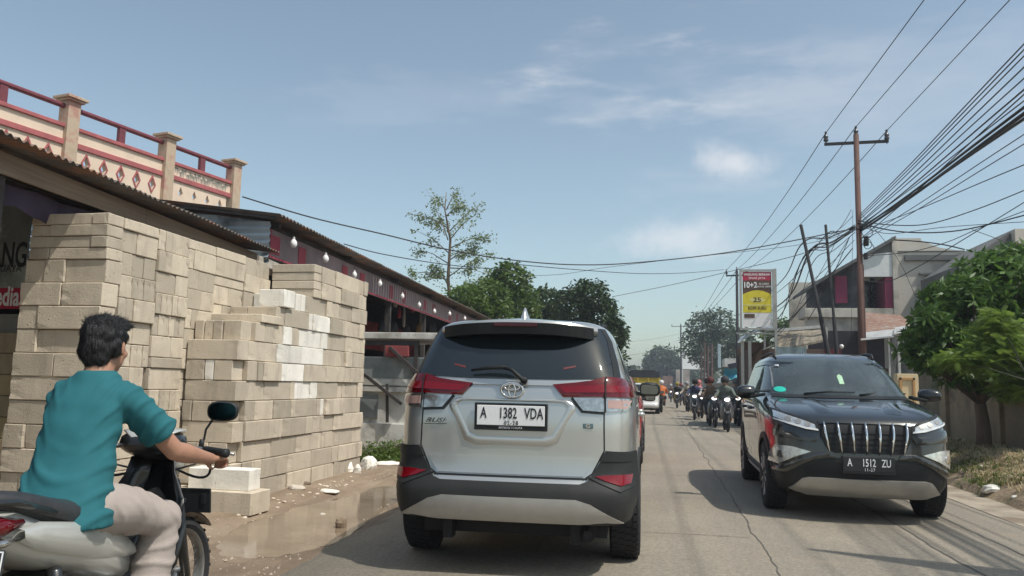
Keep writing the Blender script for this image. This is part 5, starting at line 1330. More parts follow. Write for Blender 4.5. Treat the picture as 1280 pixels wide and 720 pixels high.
# balcony: recessed magenta wall with openings
zp0, zp1 = H(1095, 346).z, H(1095, 319).z; zl0, zl1 = H(1095, 397).z, H(1095, 385).z
q = MB(); q.bb(xa + .05, xb - .02, HY + 1.6, HY + 1.7, zl1 - .2, zp0); q.bb(xb - .32, xb - .03, HY + .01, HY + 1.6, zl1, zp0); q.build('balcony_wall', M_mag, hs2)
q = MB(); d0 = HX(1079, 360).x; q.bb(xa + .25, xa + .95, HY + 1.54, HY + 1.6, zl1, zl1 + 1.35); q.bb(xb - .55, xb - .34, HY + 1.54, HY + 1.6, zl1, zl1 + 1.5); q.bb(xa + 1.0, xb - .9, HY + 1.55, HY + 1.6, zl1, zl1 + 1.35)
q.build('balcony_door', M_win, hs2)
q = MB(); q.add([(xa, HY - .05, zp0), (xb - .02, HY - .05, zp0), (xb - .02, HY - .05, zp1 + .12), (xa, HY - .05, zp1 - .02), (xa, HY + .1, zp0), (xb - .02, HY + .1, zp0), (xb - .02, HY + .1, zp1 + .12), (xa, HY + .1, zp1 - .02)],
          [(0, 1, 2, 3), (7, 6, 5, 4), (0, 4, 5, 1), (3, 2, 6, 7), (0, 3, 7, 4), (1, 5, 6, 2)]); q.build('white_fascia', M_wht, hs2)
q = MB(); q.bb(xa - 2.2, xb, HY - .08, HY + 1.6, zl0, zl1 - .02); q.build('balcony_floor', M_con, hs2, bevel=.01)
q = MB(); q.bb(xa - .02, xa + .10, HY - .06, HY + .06, 0, zp1); q.build('post', M_con, hs2)
# angled slab roof
pk = H(1117, 296); lo_ = H(1019, 352)
q = MB(); q.add([(pk.x, HY - .3, pk.z), (lo_.x, HY - .1, lo_.z), (lo_.x, HY + 6, lo_.z), (pk.x, HY + 6, pk.z), (pk.x, HY - .3, pk.z - .15), (lo_.x, HY - .1, lo_.z - .15), (lo_.x, HY + 6, lo_.z - .15), (pk.x, HY + 6, pk.z - .15)],
                [(0, 1, 2, 3), (7, 6, 5, 4), (0, 4, 5, 1), (1, 5, 6, 2), (2, 6, 7, 3), (3, 7, 4, 0)])
q.add([(pk.x - .03, HY - .02, pk.z - .15), (xa + .05, HY - .02, H(1073, 322).z - .1), (xa + .05, HY - .02, zp1 - .02), (pk.x - .03, HY - .02, zp1 + .13)], [(0, 1, 2, 3)])
q.build('roof_slab', M_cond, hs2, fix=False)
# left side screened by dark mesh cloth
q = MB(); n = 14; ring = []
zl_t = H(1019, 356).z; 
for i in range(n + 1):
    f = i / n; x = xl + (xa - xl) * f; y = HY + 2.2 * (1 - f) - .03 + .05 * math.sin(i * 1.9); zt3 = lo_.z + (pk.z - lo_.z) * (x - lo_.x) / (pk.x - lo_.x) - .2
    ring.append([(x, y, zl1 - .1 + .05 * math.sin(i)), (x, y + .04 * math.sin(i * 2.2), (zl1 + zt3) / 2), (x, y, zt3)])
q.loft(ring, False, False); q.build('mesh_screen', mat('screen_cloth', (.075, .08, .085), .9, var=.5, scale=1.2, col2=(.14, .13, .13), c2scale=1.5), hs2, smooth=True)
q = MB(); q.bb(HX(1046, 370).x, HX(1061, 370).x, HY + .25, HY + .28, H(1050, 378).z, H(1050, 344).z); q.build('magenta_cloth', M_mag, hs2)
q = MB(); q.bb(xl - .4, xa, HY + .1, HY + .3, 0, zl0 + .1); q.build('lower_wall', M_con, hs2)
# second block to the right
hs3 = thing('concrete_house', 'unfinished concrete block, shade painted in, with a sloping parapet behind the leafy tree', 'building', (0, 0, 0))
YY = 31.0
A = WY(1206, 328, YY); B = WY(1262, 290, YY); C = WY(1264, 288, YY); D2 = WY(1330, 286, YY)
q = MB(); q.prism([(A.x, 0), (B.x, 0), (B.x, B.z), (A.x, A.z)], YY, YY + 6, 'Y'); q.build('side_wall', M_cond, hs3)  # shade put into the colour: side wall darker than the lit front
q = MB(); q.prism([(C.x, 0), (D2.x, 0), (D2.x, WY(1330, 312, YY).z), (C.x, WY(1264, 312, YY).z)], YY - .25, YY + 6, 'Y'); q.prism([(C.x, WY(1264, 306, YY).z), (D2.x, WY(1264, 306, YY).z), (D2.x, C.z), (C.x, C.z)], YY - .3, YY + 6, 'Y'); q.build('front_wall', M_con, hs3)
q = MB(); q.prism([(C.x + .0, WY(1264, 340, YY).z), (D2.x, WY(1264, 336, YY).z), (D2.x, WY(1264, 306, YY).z + .0), (C.x + .8, WY(1264, 311, YY).z)], YY - .34, YY - .26, 'Y'); q.build('painted_shade', M_cond, hs3)  # shade under the parapet, put in as a dark slab

# ------------------------------------------------------------------ roadside food stall (warung)
M_tile = mat('clay_tiles', (.22, .12, .085), .9, var=.5, scale=9, col2=(.30, .26, .22), c2scale=5, bump=.8, bscale=14, stretch=(1, 1, 1))
M_tileg = mat('mossy_tiles', (.20, .17, .125), .9, var=.5, scale=7, col2=(.32, .28, .22), c2scale=6, bump=.8, bscale=16)
M_pale = mat('pale_sheet', (.48, .48, .46), .5, .2, var=.2, scale=3)
M_brick = mat('dim_brick', (.11, .075, .06), .9, var=.3, scale=5)
WYY = 27.0
def V(px, py, y=WYY): return WY(px, py, y)
wr = thing('food_stall', 'low roadside food stall with mossy tiled roof and dark open front', 'stall', (0, 0, 0))
l0, l1 = V(926, 440).x, V(1074, 440).x
q = MB(); q.bb(l0 + .2, l1, WYY + 3.4, WYY + 3.6, 0, V(1000, 436, WYY + 3.4).z); q.bb(l0 + .25, l0 + .33, WYY + .4, WYY + 3.4, 0, V(932, 436).z); q.bb(V(934, 450).x, V(968, 450).x, WYY + 1.3, WYY + 1.4, 0, V(950, 428, WYY + 1.3).z); q.build('wall', M_brick, wr)
q = MB()
def quad_roof(q, pts, th=.05):
    a = [tuple(p) for p in pts]; b = [(p[0], p[1], p[2] - th) for p in pts]; n = len(a); q.add(a + b, [tuple(range(n)), tuple(range(2 * n - 1, n - 1, -1))] + [(i, (i + 1) % n, (i + 1) % n + n, i + n) for i in range(n)])
quad_roof(q, [V(973, 437, 26.4), V(1029, 425, 26.4), V(1027, 411, 28.2), V(972, 414, 28.2)], .06); q.build('tiled_roof', M_tileg, wr, fix=False)
q = MB(); q.bar(V(970, 413, 28.15), V(1028, 408, 28.15), .08, .10); q.build('ridge_bar', M_pale, wr)
q = MB(); quad_roof(q, [V(922, 427, 26.2), V(946, 413, 26.6), V(968, 412, 26.6), V(968, 406, 30), V(950, 408, 30), V(926, 421, 30)], .05); q.build('sheet_roof', M_corrg, wr, fix=False)
q = MB()
for px in (927, 936): q.bar((V(px, 440).x, WYY - .3, 0), (V(px, 440).x, WYY - .3, V(px, 427).z), .09)
q.bar((V(954, 440).x, WYY - .4, V(954, 437).z), (V(954, 412).x, WYY - .4, V(954, 412).z), .05); q.bar(V(954, 437, WYY - .4), V(968, 431, WYY - .4), .04)
q.bar((V(967, 440).x, WYY - .6, 0), (V(967, 440).x, WYY - .6, V(967, 336, WYY - .6).z), .085); q.bar((V(1029, 440).x, WYY - .6, 0), (V(1029, 440).x, WYY - .6, V(1029, 409, WYY - .6).z), .06); q.build('post', M_skid, wr)
q = MB(); a = V(971, 446, 25.5); b = V(1008, 434, 25.5); q.bb(a.x, b.x, 25.5, 25.54, a.z - .9, b.z); q.build('blue_grey_panel', mat('blue_grey_sheet', (.17, .23, .25), .6, var=.35, scale=4), wr)
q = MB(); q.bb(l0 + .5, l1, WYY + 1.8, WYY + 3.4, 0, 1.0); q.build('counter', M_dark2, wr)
q = MB(); a = V(1036, 452); b = V(1062, 438); q.bb(V(1040, 450).x, V(1062, 450).x, WYY + 1.2, WYY + 1.3, .6, V(1050, 434).z); q.build('red_curtain', mat('dim_red', (.10, .012, .02), .8, var=.3), wr)
q = MB(); q.sphere(V(1052, 433, WYY + .4), .07, 10, 8); o = q.build('light_bulb', M_bulb, smooth=True); tag(o, 'single unlit white bulb hanging at the food stall beside the brown pole', 'light bulb')
# right hand stall with red tile roof
w2 = thing('porch', 'tiled porch with a pale awning edge on thin posts beside the brown pole', 'porch', (0, 0, 0))
q = MB(); quad_roof(q, [V(1074, 418, 29), V(1141, 414, 29), V(1142, 407, 31.5), V(1126, 394, 33.5), V(1074, 390, 33.5)], .08); q.build('tiled_roof', M_tile, w2, fix=False)
q = MB(); quad_roof(q, [V(1076, 424, 26.5), V(1117, 420, 26.5), V(1120, 411, 28.9), V(1076, 416, 28.9)], .04); quad_roof(q, [V(1117, 417, 26.5), V(1143, 414, 26.5), V(1141, 406, 28.4), V(1119, 409, 28.4)], .04); q.build('awning', M_pale, w2, fix=False)
q = MB(); q.bb(V(1040, 450).x, V(1150, 450).x, 31, 31.2, 0, V(1100, 414, 31).z); q.build('back_wall', M_dark2, w2)
q = MB()
for px, py in ((1108, 421), (1120, 414)): q.bar((V(px, 440).x, 26.7, 0), (V(px, 440).x, 26.7, V(px, py, 26.7).z), .07 if px > 1110 else .05)
q.bar(V(1114, 441, 26.6), V(1124, 440, 26.6), .06); q.build('post', mat('pale_post', (.42, .42, .40), .6, var=.15), w2)
q = MB(); a = V(1092, 450, 30.5); q.bb(a.x - 1.2, a.x - .4, 30.4, 30.5, .4, 2.0); q.bb(a.x + .1, a.x + .5, 30.4, 30.5, .4, 2.1); q.build('door', M_wdark, w2)
# ------------------------------------------------------------------ billboard
bb = thing('billboard', 'upright sign board, red top, yellow middle and white foot, in a grey frame', 'sign', (0, 0, 0))
BY = 26.3
a = WY(928, 340, BY); b = WY(965, 409, BY); cx = (a.x + b.x) / 2; bw_ = b.x - a.x; zt4, zb4 = a.z, b.z; bh = zt4 - zb4
def bz(f): return zt4 - bh * f
def by_rect(name, f0, f1, m, off=.0): q = MB(); q.bb(a.x, b.x, BY - .012 - off, BY, bz(f1), bz(f0)); return q.build(name, m, bb)
by_rect('red_header', 0, .155, mat('sign_red', (.42, .02, .06), .5, var=.08)); by_rect('brown_field', .155, .60, mat('sign_brown', (.09, .05, .03), .5, var=.2)); by_rect('white_foot', .74, 1, mat('sign_white', (.72, .71, .70), .5, var=.05))
q = MB(); N = 24; vs = [(a.x, bz(.74)), (b.x, bz(.74))] + [(b.x - bw_ * i / N, bz(.41) + bh * .075 * math.sin(math.pi * i / N)) for i in range(N + 1)]
q.prism(vs, BY - .018, BY - .001, 'Y'); q.build('yellow_field', mat('sign_yellow', (.62, .52, .03), .5, var=.1), bb)
q = MB(); q.bb(a.x, b.x, BY - .022, BY - .018, bz(.615), bz(.595)); N = 20; cz = bz(.51)
q.add([(cx + bw_ * .26 * math.cos(t), BY - .0215, cz + bh * .045 * math.sin(t)) for t in [6.283 * i / N for i in range(N)]], [tuple(range(N))]); q.build('yellow_oval', mat('sign_pale_yellow', (.62, .58, .22), .5, var=.1), bb, fix=False)
q = MB(); TM = lambda x, z, o=.024: Matrix.Translation((x, BY - o, z)) @ MREAR
put_text(q, 'WARUNG BERKAH', .10, TM(cx, bz(.05)), sx=.95, depth=.001, offset=.002); put_text(q, 'SINAR JAYA', .11, TM(cx, bz(.115)), sx=.9, depth=.001); put_text(q, '10+2', .26, TM(a.x + bw_ * .26, bz(.245)), sx=.8, depth=.001, offset=.006)
put_text(q, 'ISI LEBIH', .09, TM(cx + bw_ * .24, bz(.22)), sx=.9, depth=.001); put_text(q, 'BANYAK HEMAT', .085, TM(cx + bw_ * .24, bz(.27)), sx=.85, depth=.001); q.build('white_lettering', M_inkw, bb, fix=False)
q = MB(); put_text(q, 'ABC', .15, TM(cx, bz(.51)), sx=1.1, depth=.001) if False else None; put_text(q, 'KOPI SUSU', .13, TM(cx, bz(.66)), sx=.9, depth=.001, offset=.003)
put_text(q, '25', .2, TM(cx, bz(.51)), sx=1.3, depth=.001, offset=.003); q.build('brown_lettering', bpy.data.materials['sign_brown'], bb, fix=False)
q = MB(); q.box((cx - bw_ * .27, BY - .02, bz(.80)), (bw_ * .36, .006, bh * .07)); q.build('foot_logo', bpy.data.materials['sign_brown'], bb)
q = MB()
for x in (a.x - .06, b.x + .06): q.bb(x - .035, x + .035, BY - .04, BY + .08, zb4 - .1, zt4 + .08)
for z in (zt4 + .05, zb4 - .06): q.bb(a.x - .03, b.x + .03, BY - .04, BY + .06, z - .03, z + .03)
q.bb(a.x - .2, b.x + .3, BY + .1, BY + .14, zb4 - .22, zb4 - .17); q.build('frame', M_skid, bb)
# ------------------------------------------------------------------ poles
M_rust = mat('rusty_steel_pole', (.12, .062, .048), .8, .2, var=.3, scale=1.5, col2=(.10, .055, .045), c2scale=1.5)
M_pdark = mat('dark_pole', (.018, .018, .02), .9, var=.3, scale=2); M_ins = mat('ceramic_insulator', (.05, .045, .05), .3, var=.1)
M_wire = mat('cable_sheath', (.018, .018, .02), .6, var=0)
def pole(px, pytop, Z, r0, r1, label, m, arm=None, lean=(0, 0), name='utility_pole', ins=True):
    top = W(px, pytop, Z); t = thing(name, label, 'pole', (top.x - lean[0], top.y - lean[1], 0)); L = Vector((lean[0], lean[1], top.z))
    q = MB(); q.tube([(0, 0, -.3), L * .55, L * .552, L], [r0, r0 * .92, r1 * 1.05, r1], 14); q.build('shaft', m, t, smooth=True)
    if arm:
        q = MB(); c = L - Vector((0, 0, .28)); q.bar(c - Vector((arm, 0, .02)), c + Vector((arm, 0, .02)), .07, .09); q.bar(c - Vector((arm * .4, 0, -.0)), L - Vector((0, 0, .9)), .03) if False else None; q.build('crossarm', M_pdark, t)
        for k in (-1, 0, 1):
            q = MB(); b = c + Vector((k * arm * .95, 0, .05 if k else .20)); q.lathe([(.015, -.12), (.02, 0), (.07, .03), (.085, .08), (.05, .11), (.08, .15), (.07, .2), (.035, .24), (.03, .3), (.045, .32), (.02, .36)], b, n=12); q.build('insulator', M_ins, t, smooth=True)
    return t, L
mp_, mL = pole(1070, 168, 26, .125, .085, 'tall rust brown steel pole with a crossarm and three insulators', M_rust, arm=.98)
bx = MB(); bx.box((.20, -.05, mL.z * .63), (.12, .16, .30)); bx.box((.18, -.02, mL.z * .58), (.10, .12, .2)); bx.box((.0, -.13, mL.z * .67), (.25, .05, .05)); bx.build('clamp_box', M_pdark, mp_, bevel=.01)
for dz, rr_ in ((.66, .20), (.62, .16), (.60, .26)):
    q = MB(); q.tube([(.22 + rr_ * math.cos(t) * .8, -.1 + .03 * math.sin(t * 3), mL.z * dz + rr_ * math.sin(t)) for t in [i * .45 for i in range(15)]], .012, 5); q.build('cable_coil', M_wire, mp_, smooth=True)
fp_, fL = pole(921, 339, 52, .12, .085, 'slim dark pole with three insulators behind the billboard', M_pdark, arm=.68)
q = MB(); q.bar((-.6, 0, 2.7 + 0), (.3, 0, 2.9), .5, .3) ; q.build('transformer_box', mat('blue_black_metal', (.02, .025, .05), .5), fp_)
pole(1001, 281, 23, .07, .045, 'leaning dark timber pole under the cable bundle', M_pdark, lean=(-1.05, .2), name='leaning_pole')
pole(1032, 281, 24, .06, .04, 'thin dark pole, slightly leaning, between the timber pole and the brown pole', M_pdark, lean=(-.35, .1), name='telephone_pole')
pole(851, 406, 140, .17, .12, 'distant pole with stacked crossarms and insulators', M_pdark, arm=1.6)
pole(843, 433, 190, .17, .12, 'farthest small pole above the distant trees', M_pdark, arm=.8)
# unseen shaft added on the near right verge, tapered to throw the road shadow
st_ = thing('shadow_shaft', 'added tapering shaft, out of view, shaped to throw a shadow band across the road', 'tree', (4.25, 5.42, 0))
q = MB(); q.tube([(0, 0, -.2), (.03, 0, 1.2), (-.02, .03, 2.6), (.02, 0, 4.0), (0, 0, 5.4)], [.36, .30, .24, .15, .03], 14); q.build('trunk', M_con, st_, smooth=True)
# ------------------------------------------------------------------ wires
def wire(pts, r, label, group='overhead cables', sag=0.0, n=18, name='cable'):
    P_ = [Vector(p) for p in pts]
    if len(P_) == 2:
        out = []
        for i in range(n + 1):
            f = i / n; p = P_[0].lerp(P_[1], f); out.append(p - Vector((0, 0, sag * 4 * f * (1 - f))))
    else:
        out = []
        for i in range(len(P_) - 1):
            p0 = P_[max(0, i - 1)]; p1 = P_[i]; p2 = P_[i + 1]; p3 = P_[min(len(P_) - 1, i + 2)]
            for k in range(7):
                t = k / 7; out.append(.5 * ((2 * p1) + (p2 - p0) * t + (2 * p0 - 5 * p1 + 4 * p2 - p3) * t * t + (3 * p1 - p0 - 3 * p2 + p3) * t ** 3))
        out.append(P_[-1])
    q = MB(); q.tube(out, r, 5); o = q.build(name, M_wire, None, smooth=True, fix=False); return tag(o, label, 'cable', group)
mtop = Vector(mp_.location) + mL; ftop = Vector(fp_.location) + fL
for k, (pxn, lab) in enumerate(((1155, 'outer'), (1207, 'middle'), (1262, 'inner'))):
    s = (-.93, 0, .93)[k]; a = mtop + Vector((s, 0, .08 if k != 1 else .25)); b = ftop + Vector((s * .7, 0, .08))
    near = WX(pxn, 0, a.x); ext = a + (near - a) * 2.6
    wire([a, a.lerp(ext, .5) - Vector((0, 0, .0)), ext], .011, f"{lab} power line running from the tall brown pole over the road towards the viewer", 'power lines on the insulators')
    wire([a, b], .013, f"{lab} power line from the tall brown pole back to the slim dark pole", 'power lines on the insulators', sag=.35)
    wire([b, Vector((4.9, 138, 11.6))], .018, f"{lab} power line from the slim dark pole to the distant pole", 'power lines on the insulators', sag=.4)
# communication bundle at the right: (px,py at right edge, px,py at the pole end, radius, far continuation)
rw_ = random.Random(5)
spec = [(1280, 55, 1075, 268, .010), (1280, 62, 1075, 271, .010), (1280, 70, 1074, 275, .010), (1280, 84, 1074, 279, .011), (1280, 112, 1076, 283, .013), (1280, 126, 1076, 281, .010), (1280, 134, 1074, 287, .022), (1280, 142, 1074, 290, .030),
        (1280, 150, 1076, 284, .010), (1280, 168, 1074, 300, .008), (1280, 180, 1074, 303, .008), (1280, 118, 1074, 300, .010), (1280, 98, 1078, 277, .010), (1280, 148, 1074, 285, .020), (1280, 206, 1074, 289, .008)]
names = ['topmost', 'second', 'third', 'fourth', 'fifth', 'sixth', 'thick', 'thickest', 'ninth', 'faint upper', 'faint lower', 'steep crossing', 'thin middle', 'medium', 'lowest']
for i, (x1, y1, x0, y0, r) in enumerate(spec):
    a = W(x0, y0, 25.9); b = W(x1, y1, 13.2 + .4 * rw_.random()); e = a + (b - a) * 1.9
    wire([a, a.lerp(e, .25) - Vector((0, 0, .05)), a.lerp(e, .526), e], r * 1.25, f"{names[i]} cable of the bundle fanning from the brown pole to the upper corner", 'cables of the roadside bundle')
# bundle from the pole down to the leaning poles and on
for i, (y0, x1, y1, x2, y2, r) in enumerate(((284, 1012, 315, 985, 372, .03), (287, 1004, 322, 975, 395, .02), (281, 1030, 296, 990, 350, .015), (290, 1015, 330, 990, 395, .012), (283, 1002, 305, 978, 350, .02), (286, 1000, 330, 962, 430, .012))):
    wire([W(1069, y0, 25.9), W((1069 + x1) / 2, (y0 + y1) / 2 + 3, 25), W(x1, y1, 24), W(x2, y2, 36), W(x2 - 42, y2 + 30 + 2 * i, 52)], r, f"{CN(i + 1)} sagging cable from the brown pole past the leaning pole", 'sagging cables behind the leaning pole')
for i, (x0, y0, x1, y1, r) in enumerate(((1068, 300, 925, 425, .010), (1062, 296, 1010, 400, .012), (1060, 300, 972, 420, .010), (1066, 270, 1020, 300, .008), (1066, 310, 940, 445, .018), (1050, 290, 1000, 380, .008), (1033, 300, 1064, 262, .010), (1066, 262, 1064, 420, .006))):
    wire([W(x0, y0, 25.8), W(x1, y1, 26.5)], r, f"{CN(i + 1)} thin stray wire in the tangle left of the brown pole", 'stray wires in the tangle', sag=.15)
# cables from the pole to the right-hand edge, nearly level
lv = [([(1072, 276), (1110, 281), (1160, 280), (1220, 262), (1285, 236)], .016, 'black cable rising from the brown pole'), ([(1072, 279), (1130, 290), (1200, 288), (1285, 268)], .020, 'thicker level cable to the house'),
      ([(1072, 280), (1110, 292), (1180, 284), (1285, 277)], .010, 'thin level cable to the house'), ([(1072, 320), (1130, 316), (1180, 304), (1225, 285), (1285, 262)], .012, 'cable curving up past the house roof'),
      ([(1075, 350), (1110, 352), (1150, 332), (1200, 302), (1285, 250)], .014, 'cable crossing in front of the magenta balcony'), ([(1215, 287), (1250, 300), (1290, 318)], .010, 'short cable falling right of the house'),
      ([(1075, 265), (1120, 320), (1145, 372)], .008, 'drooping wire in front of the grey wall'), ([(1118, 300), (1150, 302), (1180, 306), (1206, 312)], .02, 'cable lying along the house parapet')]
for pts, r, lab in lv:
    wire([W(x, y, 25.6 - (x - 1070) * .012) for x, y in pts], r, lab, None)
# cables across the road
cr = [([(303, 246), (390, 272), (480, 293), (560, 312), (640, 325), (720, 331), (800, 328), (920, 314), (1066, 286)], [20, 20, 21, 22, 23, 24, 25, 26, 26], .018, 'thick cable sagging across the road from the cream house to the brown pole'),
      ([(430, 305), (480, 318), (560, 331), (640, 338)], [18, 20, 22, 24], .012, 'thin cable above the long stall roof'), ([(640, 330), (720, 337), (800, 342), (860, 341), (905, 337)], [30, 34, 40, 46, 52], .016, 'cable hanging across the road to the slim dark pole'),
      ([(765, 371), (835, 357), (905, 341), (1000, 318), (1064, 290)], [60, 56, 52, 40, 26], .018, 'rising cable across the road beyond the trees'), ([(640, 345), (700, 343), (760, 334), (860, 322), (1000, 306), (1064, 290)], [30, 30, 30, 29, 27, 26], .008, 'faint thin cable across the sky'),
      ([(780, 445), (815, 440), (850, 436)], [130, 135, 140], .02, 'distant cable to the far pole'), ([(780, 428), (815, 424), (850, 417)], [130, 135, 140], .016, 'upper distant cable to the far pole')]
for pts, Z, r, lab in cr: wire([W(x, y, z) for (x, y), z in zip(pts, Z)], r, lab, None)
# ------------------------------------------------------------------ trees
def tree(label, base, blobs, m, n, size, name='tree', trunk_r=.15, group=None, droop=.3, asp=.45, limbs=2, clump=.25, seed=1, whorl=0):
    """blobs: (dx,dy,z,rx,ry,rz,weight) relative to the base"""
    rr = random.Random(seed); t = thing(name, label, 'tree', base, 0, group); q = MB(); tops = [Vector(b[:3]) for b in blobs]
    c = sum(tops, Vector()) / len(tops); fork = Vector((c.x * .25, c.y * .25, min(b[2] - b[5] for b in blobs) * .75 + .1)); fork.z = max(fork.z, .5)
    q.tube([(0, 0, -.3), fork * .5 + Vector((.04, .03, 0)), fork], [trunk_r * 1.25, trunk_r, trunk_r * .8], 10)
    for b in blobs:
        for k in range(limbs):
            e = Vector(b[:3]) + Vector((rr.uniform(-.5, .5) * b[3], rr.uniform(-.5, .5) * b[4], rr.uniform(-.4, .5) * b[5])); mid = fork.lerp(e, .5) + Vector((rr.uniform(-.2, .2), rr.uniform(-.2, .2), rr.uniform(0, .3))) * b[3] * .5
            q.tube([fork, mid, e], [trunk_r * .45, trunk_r * .25, trunk_r * .08], 6)
    q.build('trunk', mat_bark, t, smooth=True, fix=False)
    q = MB(); W_ = sum(b[6] for b in blobs)
    for b in blobs:
        nb = int(n * b[6] / W_); i = 0; sd_ = rr.random() * 90
        while i < nb:
            d = Vector((rr.gauss(0, 1), rr.gauss(0, 1), rr.gauss(0, 1))).normalized(); rad = rr.uniform(.45, 1.0) ** .6
            rad *= 1 + .38 * nz(d.x * 1.9 + sd_, d.y * 1.9, d.z * 1.9) + .22 * nz(d.x * 5 + sd_, d.y * 5, d.z * 5)
            p = Vector((b[0] + d.x * b[3] * rad, b[1] + d.y * b[4] * rad, b[2] + d.z * b[5] * rad))
            if nz(p.x, p.y, p.z, 1 / clump) < -.12 and rr.random() < .8: i += .3; continue
            if whorl:
                ax = (d + Vector((0, 0, .2)) + Vector((rr.gauss(0, .3), rr.gauss(0, .3), 0))).normalized()
                for k in range(whorl):
                    a = 6.283 * k / whorl + rr.random(); u = ax.orthogonal().normalized(); v = ax.cross(u); dv = (u * math.cos(a) + v * math.sin(a)) * .9 + ax * .45 - Vector((0, 0, droop)); leaf(q, p, rr, size * rr.uniform(.7, 1.25), asp=asp, dirv=dv)
                i += whorl
            else:
                leaf(q, p, rr, size * rr.uniform(.6, 1.4), droop, asp); i += 1
    q.build('crown', m, t, fix=False); return t
# broad leaved tree over the boundary wall
p0 = WY(1226, 560, 14.0); 
def rel(px, py, Z, base): v = W(px, py, Z) - Vector(base); return (v.x, v.y, v.z)
base = (5.05, 14.1, .25)
S = 13.0 / FPX
bl = []
for px, py, rx, rz_, w, Z in ((1250, 360, 62, 42, 1.5, 13), (1200, 385, 48, 40, 1.2, 13), (1175, 430, 44, 30, 1.0, 12.8), (1262, 330, 40, 22, .8, 13.4), (1300, 400, 50, 60, 1.3, 13), (1225, 440, 50, 34, .9, 13.2), (1158, 400, 22, 16, .25, 12.6), (1250, 470, 40, 22, .45, 12.6), (1190, 462, 26, 18, .3, 12.6), (1155, 445, 22, 14, .3, 12.6)):
    x, y, z = rel(px, py, Z, base); bl.append((x, y, z, rx * S, rx * S * 1.1, rz_ * S, w))
mat_bark2 = mat('green_bark', (.05, .055, .03), .9, var=.3)
M_lfmango = leaf_mat('mango_leaves', (.035, .080, .016), (.085, .155, .030), 1.2, .4, .5)
tree('broad leaved tree with glossy drooping leaves leaning over the brown wall', base, bl, M_lfmango, 13500, .18, trunk_r=.11, droop=.35, asp=.30, seed=3, whorl=7, clump=.7)
# feathery lime green shrub in front of it
def feather(label, base, blobs, m, n, L, seed=2, name='tree', tr=.05):
    rr = random.Random(seed); t = thing(name, label, 'tree', base, 0); q = MB()
    cz_ = sum(b[2] for b in blobs) / len(blobs) - .35
    q.tube([(0, 0, -.2), (.03, 0, cz_ * .5), (0, .02, cz_)], [tr, tr * .9, tr * .7], 8)
    for b in blobs: q.tube([(0, 0.02, cz_), (b[0] * .5, b[1] * .5, cz_ * .4 + b[2] * .6), b[:3]], [tr * .35, tr * .25, tr * .1], 6)
    q.build('trunk', mat_bark2, t, smooth=True, fix=False); q = MB(); W_ = sum(b[6] for b in blobs)
    for b in blobs:
        for _ in range(int(n * b[6] / W_)):
            d = Vector((rr.gauss(0, 1), rr.gauss(0, 1), rr.gauss(0, 1))).normalized() * rr.uniform(.3, 1) * (1 + .3 * nz(rr.random() * 9))
            p = Vector((b[0] + d.x * b[3], b[1] + d.y * b[4], b[2] + d.z * b[5])); a = rr.uniform(0, 6.28); dv = Vector((math.cos(a), math.sin(a), rr.uniform(-.7, .9))).normalized(); sd2 = dv.cross(Vector((rr.gauss(0, .5), rr.gauss(0, .5), 1))).normalized(); l = L * rr.uniform(.6, 1.3)
            for k in range(10):
                f = k / 10; c = p + dv * l * f - Vector((0, 0, .35 * l * f * f)); w = l * .22 * math.sin(math.pi * (f * .85 + .12))
                for sg in (-1, 1):
                    e = c + sd2 * sg * w + dv * l * .05; hw = dv * l * .026; q.add([c - hw, c + hw, e + hw * .6, e - hw * .6], [(0, 1, 2, 3)])
    q.build('crown', m, t, fix=False); return t
base = (4.75, 11.6, .28); S = 11.0 / FPX; bl = []
for px, py, rx, rz_, w in ((1255, 430, 42, 34, 1.3), (1222, 450, 32, 20, .8), (1285, 455, 34, 32, 1), (1245, 402, 26, 16, .5), (1186, 450, 22, 9, .25), (1270, 485, 30, 20, .5)):
    x, y, z = rel(px, py, 11.2, base); bl.append((x, y, z, rx * S, rx * S, rz_ * S, w))
feather('feathery lime green young tree in front of the broad leaved tree', base, bl, M_lflight, 2300, .19, seed=8, tr=.03)
